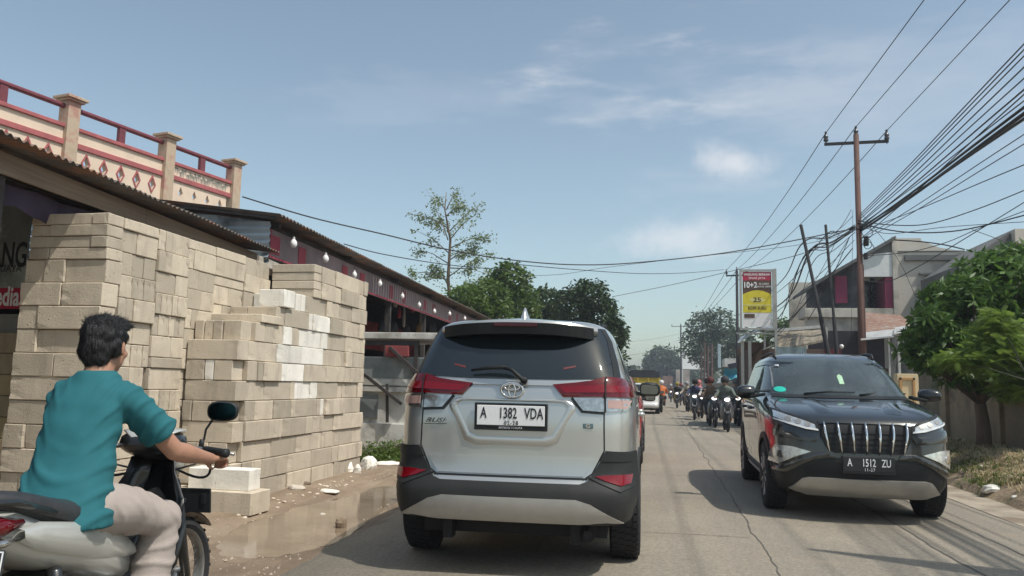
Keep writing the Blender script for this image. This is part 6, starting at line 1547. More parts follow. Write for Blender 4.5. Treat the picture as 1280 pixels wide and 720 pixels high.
# tall airy tree left
base = W(562, 480, 36); base = (base.x, base.y, 0); S = 36 / FPX; rr = random.Random(12)
t = thing('tree', 'tall airy tree with sparse pale leaves rising above the long stall', 'tree', base, 0); q = MB(); lf = MB()
def Lp(px, py, dy=0): v = W(px, py, 36 + dy) - Vector(base); return v
tr_pts = [Lp(568, 478), Lp(566, 400), Lp(560, 350), Lp(563, 300), Lp(556, 262), Lp(558, 240)]
q.tube(tr_pts, [.13, .11, .08, .055, .03, .012], 8)
for (x0, y0, x1, y1, dens) in ((566, 400, 520, 368, 1), (566, 400, 512, 385, .8), (562, 370, 605, 350, 1), (560, 350, 512, 340, 1), (562, 345, 612, 318, 1), (561, 330, 520, 312, 1.1), (563, 310, 610, 296, 1.1), (563, 318, 520, 288, .9), (562, 300, 595, 268, 1), (560, 285, 516, 268, .7), (558, 270, 585, 252, .6), (557, 262, 535, 244, .6), (558, 262, 572, 240, .6), (560, 300, 545, 262, .7), (566, 395, 590, 372, 1), (562, 360, 540, 330, 1), (562, 325, 598, 310, .9), (566, 410, 540, 395, .9), (566, 405, 560, 372, 1), (561, 290, 604, 254, .5), (562, 335, 616, 345, .7)):
    dy = rr.uniform(-1.2, 1.2); a = Lp(x0, y0); b = Lp(x1, y1, dy); mid = a.lerp(b, .5) + Vector((0, 0, .15)); q.tube([a, mid, b], [.03, .018, .006], 5)
    for _ in range(int(260 * dens)):
        f = rr.uniform(.25, 1.05); c = a.lerp(b, f) + Vector((rr.gauss(0, .16), rr.gauss(0, .16), rr.gauss(0, .13)))
        if nz(c.x * 2.2, c.z * 2.2, c.y) < -.05: continue
        for k in range(2): leaf(lf, c + Vector((rr.gauss(0, .06), rr.gauss(0, .06), rr.gauss(0, .05))), rr, rr.uniform(.09, .17), .4, .5)
q.build('trunk', mat_bark, t, smooth=True, fix=False); lf.build('crown', M_lffeather, t, fix=False)
# masses behind the silver car
def blobtree(label, specs, Z, m, n, size, seed, group=None, clump=.6, trunk=.18):
    bx = sum(s[0] for s in specs) / len(specs); b = W(bx, 480, Z); base = (b.x, b.y, 0); S = Z / FPX; bl = []
    for px, py, r1, r2 in specs: x, y, z = rel(px, py, Z, base); bl.append((x, y + random.Random(px).uniform(-.5, .5), z, r1 * S, r1 * S, r2 * S, r1 * r2))
    return tree(label, base, bl, m, n, size, seed=seed, group=group, clump=clump, trunk_r=trunk)
blobtree('bright green bushy tree just behind the end of the long stall', [(590, 378, 30, 22), (612, 372, 26, 24), (575, 392, 22, 14), (620, 395, 22, 20)], 29, M_lfmid, 6500, .17, 4)
blobtree('rounded green tree with a dense crown behind the bright bushy one', [(640, 352, 24, 26), (622, 368, 26, 28), (650, 380, 24, 30)], 33, M_lfmid, 6500, .19, 5)
blobtree('dark green tree, tallest of the dark group above the silver car roof', [(735, 372, 28, 24), (715, 385, 28, 26), (752, 395, 24, 28), (765, 420, 20, 24)], 38, M_lfdark, 7500, .22, 6)
blobtree('dark green tree filling the gap between the rounded tree and the tallest dark one', [(680, 376, 22, 18), (668, 395, 26, 24), (695, 395, 22, 20)], 41, M_lfdark, 5000, .24, 7)
blobtree('dark tree at the road edge whose crown drops behind the silver car roof', [(768, 425, 16, 26), (762, 450, 20, 26), (742, 440, 22, 26)], 46, M_lfdark, 3800, .26, 8)
blobtree('distant dark tree right of the far pole', [(880, 410, 22, 24), (900, 405, 22, 22), (868, 432, 18, 20), (905, 435, 24, 26), (885, 440, 24, 26)], 98, M_lffar, 7000, .42, 9)
blobtree('distant tree just behind the billboard', [(925, 425, 18, 18), (940, 440, 20, 16), (918, 450, 20, 24)], 92, M_lffar, 3500, .42, 19)
blobtree('far tree standing over the yellow truck', [(826, 448, 20, 16), (840, 458, 18, 18), (818, 462, 14, 16)], 190, M_lffar, 3800, 1.0, 10)
blobtree('farthest small tree left of the road end', [(800, 472, 14, 9), (845, 468, 14, 12), (860, 464, 14, 14)], 200, M_lffar, 2500, 1.2, 11)
blobtree('green tree behind the food stall roof', [(985, 410, 26, 12), (1005, 404, 20, 12), (965, 420, 16, 14)], 48, M_lfmid, 2200, .26, 14)
# far vegetation closing the horizon
rr = random.Random(77); q = MB()
for _ in range(9000):
    a = rr.uniform(-75, 75); d = rr.uniform(190, 240); x = math.sin(R(a)) * d; y = math.cos(R(a)) * d
    h = 6.5 + 3.5 * nz(a * .09, 1) + 2 * nz(a * .5, 4)
    z = rr.uniform(0, 1) ** .7 * h; leaf(q, Vector((x, y, z)), rr, rr.uniform(1.3, 2.6), .2, .8)
o = q.build('treeline', M_lffar, fix=False); tag(o, 'far dark line of trees closing the horizon', 'trees', None, 'stuff')
# ------------------------------------------------------------------ distant right verge
q = MB(); a = WZ(845, 489); M_cw = mat('old_concrete_wall', (.28, .26, .22), .9, var=.25, scale=1.2)
def dbox(name, px0, py0, px1, py1, Z, m, label, cat, dep=.3, group=None):
    a = W(px0, py0, Z); b = W(px1, py1, Z); q = MB(); q.bb(a.x, b.x, a.y, a.y + dep, max(0, min(a.z, b.z)), max(a.z, b.z)); o = q.build(name, m, bevel=.02); return tag(o, label, cat, group)
wl = thing('low_wall', 'low pale concrete wall with a coping behind the oncoming riders', 'wall', (0, 0, 0)); q = MB(); q.bb(4.0, 4.2, 42, 118, -.1, 1.55); q.bb(4.21, 6, 42, 42.2, -.1, 1.55); q.build('wall', M_cw, wl); q = MB(); q.bb(3.92, 4.28, 41.9, 118.1, 1.56, 1.68); q.bb(4.29, 6, 41.9, 42.3, 1.56, 1.68); q.build('coping', M_cw, wl, bevel=.01)
q = MB(); a = W(905, 461, 45); b = W(921, 475, 45); L3 = [[(a.x + (b.x - a.x) * f, a.y, a.z + .03 * math.sin(f * 9)), (a.x + (b.x - a.x) * f, a.y + .25, (a.z + b.z) / 2 + .06 * math.cos(f * 8)), (a.x + (b.x - a.x) * f, a.y + .1, b.z + .25 * abs(f - .5))] for f in [i / 8 for i in range(9)]]
q.loft(L3, False, False); q.loft([[(v[0], v[1] + .02, v[2]) for v in r] for r in L3], False, False); tag(q.build('blue_tarpaulin', mat('blue_tarp', (.04, .28, .40), .5, var=.2), fix=False), 'bright blue tarpaulin hanging over the low wall', 'tarpaulin')
q = MB(); a = W(853, 438, 135); b = W(884, 462, 135); q.add([(a.x, a.y, a.z), (a.x, a.y, b.z), (b.x, a.y + 1, b.z), (a.x + (b.x - a.x) * .4, a.y + .5, a.z - (a.z - b.z) * .45), (a.x, a.y + .1, a.z), (a.x, a.y + .1, b.z), (b.x, a.y + 1.1, b.z), (a.x + (b.x - a.x) * .4, a.y + .6, a.z - (a.z - b.z) * .45)], [(0, 1, 2, 3), (4, 7, 6, 5)])
q.bar((a.x, a.y, 0), (a.x, a.y, a.z), .12); tag(q.build('white_canopy', mat('white_canvas', (.60, .62, .62), .7, var=.1), fix=False), 'white tent canopy sloping down beside the far pole', 'canopy')
for i, (px, pt, w) in enumerate(((880, 428, 2.5), (884, 433, 3), (889, 430, 3), (876, 440, 2))):
    a = W(px, pt, 78); q = MB(); q.tube([(a.x, a.y, 0), (a.x + .05, a.y, a.z)], w * 78 / FPX / 2, 8); tag(q.build('bamboo_post', mat('red_brown_post', (.09, .055, .045), .9, var=.3) if i == 0 else bpy.data.materials['red_brown_post']), f"{['short thick', 'tallest', 'thin', 'leftmost short'][i]} reddish brown post in the cluster before the distant tree", 'post', 'brown post cluster')
dbox('feather_banner', 897, 430, 901, 460, 66, mat('pale_blue_cloth', (.30, .38, .42), .7, var=.2), 'narrow pale blue banner standing before the distant tree', 'banner', .05)
dbox('shop_front', 845, 462, 862, 484, 180, mat('dull_shop', (.30, .26, .22), .9, var=.4, scale=1), 'small dull shop front at the far end of the road', 'shop', 4)
dbox('shop_front', 906, 448, 922, 458, 70, M_pale, 'small pale shop wall seen above the blue tarpaulin', 'shop', 3)
dbox('far_house', 828, 470, 841, 484, 185, mat('rust_shop', (.22, .12, .09), .9, var=.3), 'small rust coloured shop beyond the riders at the road end', 'shop', 6)
dbox('far_house', 776, 462, 786, 480, 60, M_cond, 'grey building edge just beyond the silver car roof', 'building', 6)
# ------------------------------------------------------------------ people
M_skin = mat('skin', (.36, .19, .125), .5, var=.08, scale=12, spec=.4); M_hair = mat('black_hair', (.006, .0055, .006), .5, var=.3, scale=60, bump=.6, bscale=120, stretch=(1, 1, .15))
M_tee = mat('teal_cotton', (.022, .120, .140), .85, var=.07, scale=5, bump=.15, bscale=260, spec=.2)
M_trs = mat('pale_trousers', (.36, .31, .28), .9, var=.10, scale=6, bump=.2, bscale=200, spec=.2)
M_eye = mat('eye_white', (.7, .68, .65), .3, var=0)
def cone(mb, a, b, ra, rb, n=12, flat=1.0):
    a = Vector(a); b = Vector(b); d = b - a; L = max(d.length, 1e-6); d = d / L; pts = [a - d * ra * .85, a - d * ra * .5, a, b, b + d * rb * .5, b + d * rb * .85]
    mb.tube(pts, [ra * .45, ra * .86, ra, rb, rb * .86, rb * .45], n, flat=flat)
def ell(mb, c, r, n=16, m=10, M=None):
    q = MB(); q.sphere((0, 0, 0), 1, n, m, r); T = Matrix.Translation(c) @ (M or Matrix.Identity(4)); mb.add([T @ Vector(v) for v in q.v], q.f)
def head_parts(mb, c, M, k=1.0):
    """c: head centre. face looks to +y in the frame M"""
    def E(p, r): ell(mb, Vector(c) + (M @ Vector(p)) * k, tuple(x * k for x in r), 14, 10, M)
    E((0, -.012, .022), (.074, .094, .088)); E((0, .030, -.045), (.056, .058, .062)); E((0, .055, -.090), (.030, .026, .020)); E((0, .083, -.012), (.013, .020, .022)); E((0, .092, -.028), (.016, .014, .010))
    E((0, .070, .028), (.052, .022, .010)); E((-.042, .055, -.025), (.02, .022, .02)); E((.042, .055, -.025), (.02, .022, .02)); E((0, .080, -.056), (.022, .010, .006)); E((0, .077, -.066), (.019, .010, .006))
    for s in (-1, 1): E((s * .076, -.006, -.008), (.009, .020, .030)); E((s * .074, .0, -.03), (.008, .010, .012))
def hand(mb, wrist, d, up, side, k=1.0, grip=True):
    """wrist point, d = direction of the fingers, up = back of the hand, side = +1 thumb towards x axis of (d x up)"""
    d = Vector(d).normalized(); up = Vector(up); up = (up - d * up.dot(d)).normalized(); r = d.cross(up) * side; w = Vector(wrist)
    for o in (-.028, -.010, .010, .028): cone(mb, w + r * o * .6 + d * .01, w + r * o + d * .085, .015, .0125, 8)
    L = (.062, .072, .068, .052)
    for i, o in enumerate((.030, .010, -.010, -.030)):
        b = w + r * o + d * .09; p1 = b + d * L[i] * .38 - up * .012; p2 = p1 + d * L[i] * .05 - up * L[i] * .42; p3 = p2 - d * L[i] * .34 - up * .006
        mb.tube([b - d * .02, b, p1, p2, p3, p3 - d * .006], [.0095, .0098, .0092, .0085, .0078, .004], 8)
    t0 = w + r * .026 + d * .02; t1 = w + r * .050 + d * .050 - up * .016; t2 = t1 + d * .022 - up * .024 - r * .012; mb.tube([t0, t1, t2, t2 + d * .01 - up * .018 - r * .014], [.014, .012, .0105, .006], 8)

def make_rider(loc, rz):
    t = thing('person', 'rider seen from behind in a teal t-shirt and pale trousers, black hair', 'person', loc, rz)
    hipz = .84
    hip = Vector((0, .13, hipz)); neck = Vector((0.0, .30, 1.315)); hc = Vector((.005, .35, 1.432))
    shR, shL = Vector((.145, .285, 1.215)), Vector((-.130, .300, 1.210))
    elR, elL = Vector((.275, .46, 1.00)), Vector((-.215, .50, 1.00)); wrR, wrL = Vector((.335, .725, .945)), Vector((-.335, .725, .955))
    knR, knL = Vector((.20, .56, .70)), Vector((-.22, .55, .71)); anR, anL = Vector((.17, .50, .30)), Vector((-.18, .50, .30))
    HM = Matrix.Rotation(R(-8), 4, 'Z') @ Matrix.Rotation(R(-4), 4, 'X')
    b = MB()
    b.loft([[(x * math.cos(a), y0 + y * math.sin(a), z) for a in [k * math.pi / 8 for k in range(16)]] for z, x, y, y0 in ((.74, .13, .10, .11), (.84, .14, .10, .12), (.97, .11, .08, .16), (1.10, .105, .075, .21), (1.18, .105, .07, .25), (1.24, .085, .055, .28), (1.32, .052, .048, .30))])
    cone(b, (0, .285, 1.27), hc - Vector((0, .02, .05)), .060, .054); head_parts(b, hc, HM)
    for sh, el, wr, s in ((shR, elR, wrR, 1), (shL, elL, wrL, -1)):
        cone(b, sh - Vector((s * .06, 0, .01)), sh - Vector((s * .01, 0, .01)), .036, .036); b.tube([sh, sh.lerp(el, .3), sh.lerp(el, .7), el], [.040, .043, .042, .041], 12); ell(b, el, (.041, .041, .041))
        b.tube([el, el.lerp(wr, .25), el.lerp(wr, .7), wr], [.041, .044, .032, .0265], 12); ell(b, wr, (.028, .028, .026)); hand(b, wr, (s * .15, .98, -.05), (0, .05, 1), -s)
    for kn, an, s in ((knR, anR, 1), (knL, anL, -1)):
        cone(b, hip + Vector((s * .09, .02, -.01)), kn, .085, .058); cone(b, kn, an, .055, .038); cone(b, an, an + Vector((s * .02, .14, -.07)), .036, .03)
    remesh_blob(b, 'body', M_skin, .0075, 5, t)
    # hair
    h = MB()
    def E(p, r): ell(h, hc + (HM @ Vector(p)), r, 20, 14, HM)
    E((0, -.022, .045), (.086, .098, .082)); E((0, -.052, -.005), (.078, .066, .075)); E((0, -.056, -.045), (.064, .046, .055)); E((0, -.058, -.085), (.045, .028, .030)); E((0, -.035, .03), (.084, .084, .085)); E((.0, .02, .085), (.070, .066, .034)); E((.02, .045, .092), (.04, .030, .022)); E((-.01, -.02, .09), (.07, .07, .030))
    E((-.068, -.03, -.0), (.022, .04, .05)); E((.066, -.035, .0), (.022, .036, .05))
    hs = remesh_blob(h, 'hair', M_hair, .008, 3, t, disp=lambda p, n: .0045 * noise.noise(Vector((p.x * 60, p.y * 60, p.z * 14))) + .010 * noise.noise(p * 21) + .004 * noise.noise(p * 45))
    rr = random.Random(3); sm = MB(); vsn = [(v.co.copy(), v.normal.copy()) for v in hs.data.vertices]
    for _ in range(8500):
        p, n = rr.choice(vsn); loc_ = HM.inverted() @ (p - hc); dn = (Vector((0, -.25, -1)) if loc_.z < .07 else Vector((rr.gauss(.25, .5), rr.gauss(.45, .5), .15)))
        dv = (HM @ dn); dv = (dv - n * dv.dot(n) * .9).normalized() + n * rr.uniform(.05, .40) * (1.3 if loc_.z > .08 else .4); l = rr.uniform(.014, .042) * (1.0 if loc_.z > .06 else .7); w = dv.cross(n).normalized() * .0012
        sm.add([p - w, p + w, p + dv.normalized() * l], [(0, 1, 2)])
    sm.build('hair_strands', M_hair, hs, fix=False)
    # eyes
    for s in (-1, 1):
        e = MB(); e.sphere((0, 0, 0), .011, 10, 8); o = e.build('eye', M_eye, t, smooth=True); o.location = hc + (HM @ Vector((s * .030, .070, .010))) 
        e = MB(); e.sphere((0, 0, 0), .0055, 8, 6); o2 = e.build('iris', M_ink, o, smooth=True); o2.location = HM @ Vector((0, .0075, 0))
    # t-shirt
    sh = MB(); N = 28
    secs = []
    for z, x, y, y0, x0 in ((.745, .182, .165, .085, .014), (.79, .180, .160, .09, .012), (.86, .163, .138, .115, .007), (.95, .146, .120, .155, .006), (1.04, .140, .112, .19, .005), (1.13, .142, .114, .225, .005), (1.20, .146, .110, .252, .005), (1.245, .136, .098, .272, .005), (1.285, .105, .082, .283, .003), (1.33, .072, .068, .295, 0)):
        secs.append([(x0 + x * math.copysign(abs(math.cos(a)) ** .85, math.cos(a)), y0 + y * math.copysign(abs(math.sin(a)) ** .9, math.sin(a)), z) for a in [k * 2 * math.pi / N for k in range(N)]])
    sh.loft(secs)
    for s_, e_, s in ((shR, elR, 1), (shL, elL, -1)):
        d = (e_ - s_).normalized(); sh.tube([s_ - Vector((s * .09, 0, -.005)), s_ - Vector((s * .02, 0, -.01)), s_ + d * .07, s_ + d * .14, s_ + d * .205, s_ + d * .21], [.052, .066, .066, .069, .077, .068], 16)
        ell(sh, s_ + Vector((-s * .02, -.01, -.004)), (.070, .072, .066)); ell(sh, (s * .075, .285, 1.255), (.075, .075, .045))
    def fold(p, n):
        back = max(0, min(1, (-n.y) * 1.2 + .35)); z = p.z; v = 0
        # sweeping U shaped folds across the lower back
        u = z - .9 - .9 * (p.x - .03) ** 2 * 4; lower = max(0, min(1, (1.10 - z) / .16))
        r1 = math.sin(u * 62 + 2.2 * noise.noise(Vector((p.x * 5, z * 3, 0)))); v += lower * .011 * max(0, r1) ** 1.5 * (0.4 + .9 * noise.noise(Vector((p.x * 7, z * 7, 4))) + .35)
        # folds running from the armpits
        a = abs(p.x); q = (z - 1.13) * .8 + (.18 - a) * 1.25; arm = max(0, min(1, (a - .045) / .07)) * max(0, min(1, (z - .93) / .12)); v += arm * .008 * max(0, math.sin(q * 80 + noise.noise(Vector((p.x * 9, z * 9, 2))) * 2.4)) ** 1.3
        v += .010 * noise.noise(Vector((p.x * 7, p.y * 7, z * 5))) + .004 * noise.noise(Vector((p.x * 17, p.y * 17, z * 12)))
        if z < .80: v += .004 * math.sin(math.atan2(p.y - .06, p.x) * 7)
        return v
    remesh_blob(sh, 't_shirt', M_tee, .010, 5, t, disp=fold)
    # trousers
    tr_ = MB(); ell(tr_, hip + Vector((0, 0, -.03)), (.185, .160, .115))
    for kn, an, s in ((knR, anR, 1), (knL, anL, -1)):
        tr_.tube([hip + Vector((s * .08, -.02, -.03)), hip.lerp(kn, .35) + Vector((s * .06, 0, -.005)), hip.lerp(kn, .75) + Vector((s * .02, 0, .0)), kn, kn.lerp(an, .12), kn.lerp(an, .4), kn.lerp(an, .75), an + Vector((0, -.01, .0)), an + Vector((0, -.01, -.02))],
                 [.10, .098, .082, .078, .078, .080, .078, .074, .060], 18); ell(tr_, kn + Vector((0, .005, 0)), (.078, .080, .078))
    def crease(p, n):
        kn = knR if p.x > 0 else knL; d = (p - kn).length
        shin = p.z < .66; v = .006 * noise.noise(Vector((p.x * 9, p.y * 9, p.z * 9)))
        q = p.z if shin else (p.y * .9 + p.z * .5); v += .008 * max(0, math.sin(q * (85 if shin else 70) + 3.0 * noise.noise(Vector((p.x * 12, p.y * 12, p.z * 6))))) ** 1.4 * (1 if d < .26 else .6)
        return v
    remesh_blob(tr_, 'trousers', M_trs, .010, 4, t, disp=crease)
    for an, s in ((anR, 1), (anL, -1)):
        q = MB(); cone(q, an + Vector((s * .01, -.04, -.075)), an + Vector((s * .025, .17, -.085)), .034, .036); q.v = [(x, y, max(z, an.z - .105)) for x, y, z in q.v]; q.build('sandal', M_clad, t, smooth=True)
    return t

# driver behind the windscreen of the black car (seat on the car's own right hand side)
dv_ = thing('person', 'driver in a grey shirt sitting behind the windscreen of the black suv', 'person', tuple(black.location), black.rotation_euler[2])
q = MB(); q.loft([[(.36 + x * math.cos(a), y0 + y * math.sin(a), z) for a in [k * .5236 for k in range(12)]] for z, x, y, y0 in ((.75, .17, .12, 2.18), (.95, .17, .11, 2.14), (1.12, .20, .11, 2.11), (1.22, .17, .09, 2.11), (1.28, .06, .06, 2.12))])
hc_ = Vector((.36, 2.15, 1.385)); cone(q, (.36, 2.12, 1.25), hc_, .055, .055); head_parts(q, hc_, Matrix.Identity(4))
for s in (-1, 1): q.tube([(.36 + s * .18, 2.12, 1.18), (.36 + s * .26, 2.32, .98), (.36 + s * .16, 2.58, 1.06), (.36 + s * .15, 2.62, 1.08)], [.055, .045, .035, .035], 8)
remesh_blob(q, 'body', M_skin, .014, 3, dv_)
q = MB(); q.loft([[(.36 + x * math.cos(a), y0 + y * math.sin(a), z) for a in [k * .5236 for k in range(12)]] for z, x, y, y0 in ((.72, .20, .15, 2.18), (.95, .20, .14, 2.14), (1.12, .225, .135, 2.11), (1.22, .19, .11, 2.11), (1.27, .08, .08, 2.12))])
for s in (-1, 1): q.tube([(.36 + s * .17, 2.12, 1.18), (.36 + s * .24, 2.25, 1.05), (.36 + s * .26, 2.34, .98)], [.07, .065, .06], 8)
remesh_blob(q, 'shirt', mat('driver_shirt', (.22, .22, .23), .9, var=.1), .016, 2, dv_)
q = MB(); ell(q, hc_ + Vector((0, -.03, .05)), (.085, .095, .085)); remesh_blob(q, 'hair', M_hair, .012, 2, dv_)
# ------------------------------------------------------------------ the near motorbike
M_bsil = mat('silver_fairing', (.52, .52, .48), .33, .35, var=.04, scale=5, coat=.8); M_bblk = mat('black_fairing', (.012, .013, .014), .32, var=.1, coat=.5); M_seat = mat('seat_vinyl', (.03, .03, .033), .45, var=.2, scale=20, bump=.1, bscale=200)
M_steel = mat('dull_steel', (.38, .37, .35), .4, .8, var=.25, scale=12)
def moto_wheel(parent, y, r=.285, w=.085, spokes=True):
    h = MB(); h.lathe([(.035, -.045), (.05, -.04), (.05, .04), (.035, .045)], (0, 0, 0), 'X', 16)
    if spokes:
        for k in range(28):
            a = 6.283 * k / 28; a2 = a + (.25 if k % 2 else -.25); s = .022 if k % 4 < 2 else -.022
            h.tube([(s, math.cos(a) * .045, math.sin(a) * .045), (0, math.cos(a2) * (r - .055), math.sin(a2) * (r - .055))], .0016, 4)
    ho = h.build('wheel', M_steel, parent, smooth=True); ho.location = (0, y, r)
    q = MB(); q.lathe([(r - .062, -.026), (r - .05, -.032), (r - .045, 0), (r - .05, .032), (r - .062, .026), (r - .056, 0), (r - .062, -.026)], (0, 0, 0), 'X', 40, cap=False); q.build('rim', M_steel, ho, smooth=True)
    q = MB(); q.lathe([(r - .055, -.030), (r - .035, -w / 2), (r - .012, -w / 2 + .008), (r, -.012), (r, .012), (r - .012, w / 2 - .008), (r - .035, w / 2), (r - .055, .030)], (0, 0, 0), 'X', 44, cap=False)
    for k in range(52):
        a = 6.283 * k / 52; q.box(((-.018 if k % 2 else .018), math.cos(a) * r, math.sin(a) * r), (.026, .014, .008), 0, a - math.pi / 2)
    q.build('tyre', M_tyre, ho, smooth=False); return ho
def secloft(mb, rows, n=14, pw=.8):
    """rows: (y, zc, halfwidth, halfheight, dx)"""
    mb.loft([[(dx + hw * math.copysign(abs(math.cos(a)) ** pw, math.cos(a)), y, zc + hh * math.copysign(abs(math.sin(a)) ** pw, math.sin(a))) for a in [k * 6.28318 / n for k in range(n)]] for y, zc, hw, hh, dx in rows]); return mb
def make_moto(loc, rz):
    t = thing('motorbike', 'silver and black motorbike with a red tail light under the rider in teal', 'motorbike', loc, rz)
    moto_wheel(t, 0); fw_ = moto_wheel(t, 1.22); fw_.rotation_euler = (0, 0, R(-11))
    q = MB(); secloft(q, [(-.50, .81, .035, .030, 0), (-.44, .80, .085, .062, 0), (-.34, .775, .112, .085, 0), (-.15, .705, .122, .085, 0), (.10, .64, .130, .085, 0), (.30, .575, .130, .085, 0), (.45, .52, .115, .07, 0), (.52, .50, .08, .05, 0)], 18, .7); q.build('rear_cowl', M_bsil, t, smooth=True)
    for s in (-1, 1):     # raised side panel with a bright upper edge
        q = MB(); rows = []
        for y, z, h in ((-.36, .772, .02), (-.25, .750, .045), (0, .695, .058), (.2, .645, .058), (.36, .60, .045), (.44, .57, .02)):
            w_ = .118 + .018 * (1 - abs(y) * 1.2); rows.append([(s * (w_ - .008), y, z + h), (s * (w_ + .012), y, z + h * .75), (s * (w_ + .016), y, z - h * .4), (s * (w_ - .004), y, z - h)])
        q.loft(rows, False, False); q.build('side_panel', M_bsil, t, smooth=True)
    q = MB(); secloft(q, [(-.46, .882, .05, .012, 0), (-.42, .882, .095, .030, 0), (-.25, .845, .122, .045, 0), (-.05, .785, .132, .055, 0), (.08, .765, .138, .06, 0), (.25, .735, .130, .06, 0), (.42, .715, .095, .05, 0), (.52, .69, .05, .03, 0)], 18, .75); q.build('seat', M_seat, t, smooth=True)
    q = MB(); q.tube([(-.115, -.15, .81), (-.125, -.40, .875), (-.09, -.51, .885), (.09, -.51, .885), (.125, -.40, .875), (.115, -.15, .81)], .012, 8); q.build('grab_rail', M_bblk, t, smooth=True)
    q = MB(); secloft(q, [(-.545, .795, .06, .022, 0), (-.51, .80, .098, .040, 0), (-.42, .802, .122, .042, 0), (-.33, .806, .124, .018, 0)], 16, .7); tl = q.build('tail_light', M_rlens, t, smooth=True)
    q = MB(); secloft(q, [(-.55, .764, .04, .010, 0), (-.51, .762, .092, .018, 0), (-.42, .756, .124, .020, 0), (-.33, .76, .124, .010, 0)], 16, .7); q.build('indicator_lens', M_clens, tl, smooth=True)
    q = MB(); q.loft([[(x * w, y, z) for x in (-1, -.5, 0, .5, 1)] for y, z, w in ((-.33, .66, .09), (-.44, .66, .095), (-.52, .60, .09), (-.56, .50, .08), (-.57, .44, .075))], False, False)
    q.loft([[(.10 * math.sin(a) * .9, .33 * math.cos(b) * -1, .285 + .33 * math.sin(b)) for a in (-1, -.5, 0, .5, 1)] for b in [i * .2 + .1 for i in range(9)]], False, False); q.build('rear_fender', M_bblk, t, smooth=True)
    Mx = Matrix.Translation((.055, -.545, .712)) @ Matrix.Rotation(R(-10), 4, 'X') @ MREAR; q = MB(); q.box((0, 0, 0), (.275, .105, .006)); q.v = [tuple(Mx @ Vector(v)) for v in q.v]; po = q.build('number_plate', M_plateB, t, bevel=.003)
    q = MB(); put_text(q, 'PI', .068, Mx @ Matrix.Translation((.115, .008, .0045)), sx=.72, depth=.0006, align='RIGHT', offset=.0008); q.build('lettering', M_inkw, po, fix=False)
    q = MB()
    for x, y, w, h in ((0, .047, .262, .004), (0, -.047, .262, .004), (.131, 0, .004, .098), (-.131, 0, .004, .098)): q.box((x, y, .0036), (w, h, .001))
    q.v = [tuple(Mx @ Vector(v)) for v in q.v]; q.build('plate_border', M_inkw, po)
    # frame, engine, swing arm, exhaust
    q = MB(); q.tube([(0, -.1, .66), (0, .4, .5), (0, .72, .46), (0, .95, .85)], .035, 8); q.bar((.07, 0, .285), (.07, .42, .33), .03); q.bar((-.07, 0, .285), (-.07, .42, .33), .03)
    for s in (-1, 1): q.tube([(s * .12, -.03, .30), (s * .115, -.12, .62)], .022, 10); q.tube([(s * .10, .42, .27), (s * .22, .44, .26)], .016, 8)
    q.build('frame', M_bblk, t, smooth=True)
    q = MB(); secloft(q, [(.36, .36, .11, .10, 0), (.50, .35, .12, .11, 0), (.62, .37, .09, .09, 0), (.74, .40, .06, .055, 0)], 12, .7); q.lathe([(.085, -.14), (.085, .14)], (0, .46, .34), 'X', 20); q.build('engine', M_steel, t, smooth=True)
    q = MB(); q.tube([(.09, .66, .30), (.11, .45, .22), (.13, .25, .25), (.135, .1, .29), (.145, -.32, .38), (.145, -.36, .39)], [.018, .018, .02, .042, .048, .03], 12); q.build('exhaust', M_bblk, t, smooth=True)
    # leg shield
    q = MB(); rows = []
    for z, yb, hw, dep in ((.34, .76, .13, .05), (.45, .80, .19, .06), (.60, .84, .205, .07), (.72, .88, .17, .08), (.82, .905, .115, .09), (.90, .915, .095, .10)):
        rows.append([(-hw, yb - .05, z), (-hw * .6, yb + .02, z), (0, yb + .05, z), (hw * .6, yb + .02, z), (hw, yb - .05, z), (hw * .97, yb - .035, z), (hw * .6, yb + dep * .8, z), (0, yb + dep + .02, z), (-hw * .6, yb + dep * .8, z), (-hw * .97, yb - .035, z)])
    q.loft(rows); q.build('leg_shield', M_bblk, t, smooth=True)
    q = MB(); secloft(q, [(.42, .52, .07, .06, 0), (.60, .50, .075, .07, 0), (.78, .55, .075, .09, 0), (.88, .66, .07, .10, 0)], 12, .7); q.build('centre_cover', M_bblk, t, smooth=True)
    # steering head
    q = MB(); secloft(q, [(.76, .955, .075, .030, 0), (.82, .965, .135, .055, 0), (.90, .955, .145, .07, 0), (.98, .93, .10, .06, 0), (1.03, .91, .05, .035, 0)], 16, .75); hb = q.build('handlebar_cover', M_bblk, t, smooth=True)
    q = MB(); secloft(q, [(.78, .992, .07, .006, 0), (.84, 1.018, .13, .010, 0), (.93, 1.018, .13, .012, 0), (.99, .99, .08, .008, 0)], 14, .8); q.build('screen_visor', M_bsil, hb, smooth=True)
    q = MB(); q.tube([(-.36, .74, .935), (-.28, .79, .94), (-.12, .86, .95), (.12, .86, .95), (.28, .79, .94), (.36, .74, .935)], .011, 8); q.build('handlebar', M_steel, hb, smooth=True)
    for s in (-1, 1):
        q = MB(); q.tube([(s * .255, .808, .94), (s * .27, .800, .94), (s * .37, .735, .935), (s * .385, .725, .934), (s * .392, .722, .934)], [.016, .018, .018, .021, .012], 12); q.build('grip', M_clad, hb, smooth=True)
        q = MB(); q.tube([(s * .25, .85, .935), (s * .30, .84, .93), (s * .40, .78, .925)], [.008, .006, .007], 6); q.tube([(s * .24, .84, .92), (s * .20, .86, .87), (s * .10, .90, .84)], .005, 5); q.build('brake_lever', M_steel, hb, smooth=True)
        q = MB(); q.tube([(s * .235, .825, .95), (s * .245, .83, .99), (s * .250, .83, 1.03), (s * .285, .825, 1.085)], .0055, 6); q.tube([(s * .235, .825, .945), (s * .237, .826, .985)], .012, 8); mo = q.build('mirror_stem', M_clad, hb, smooth=True)
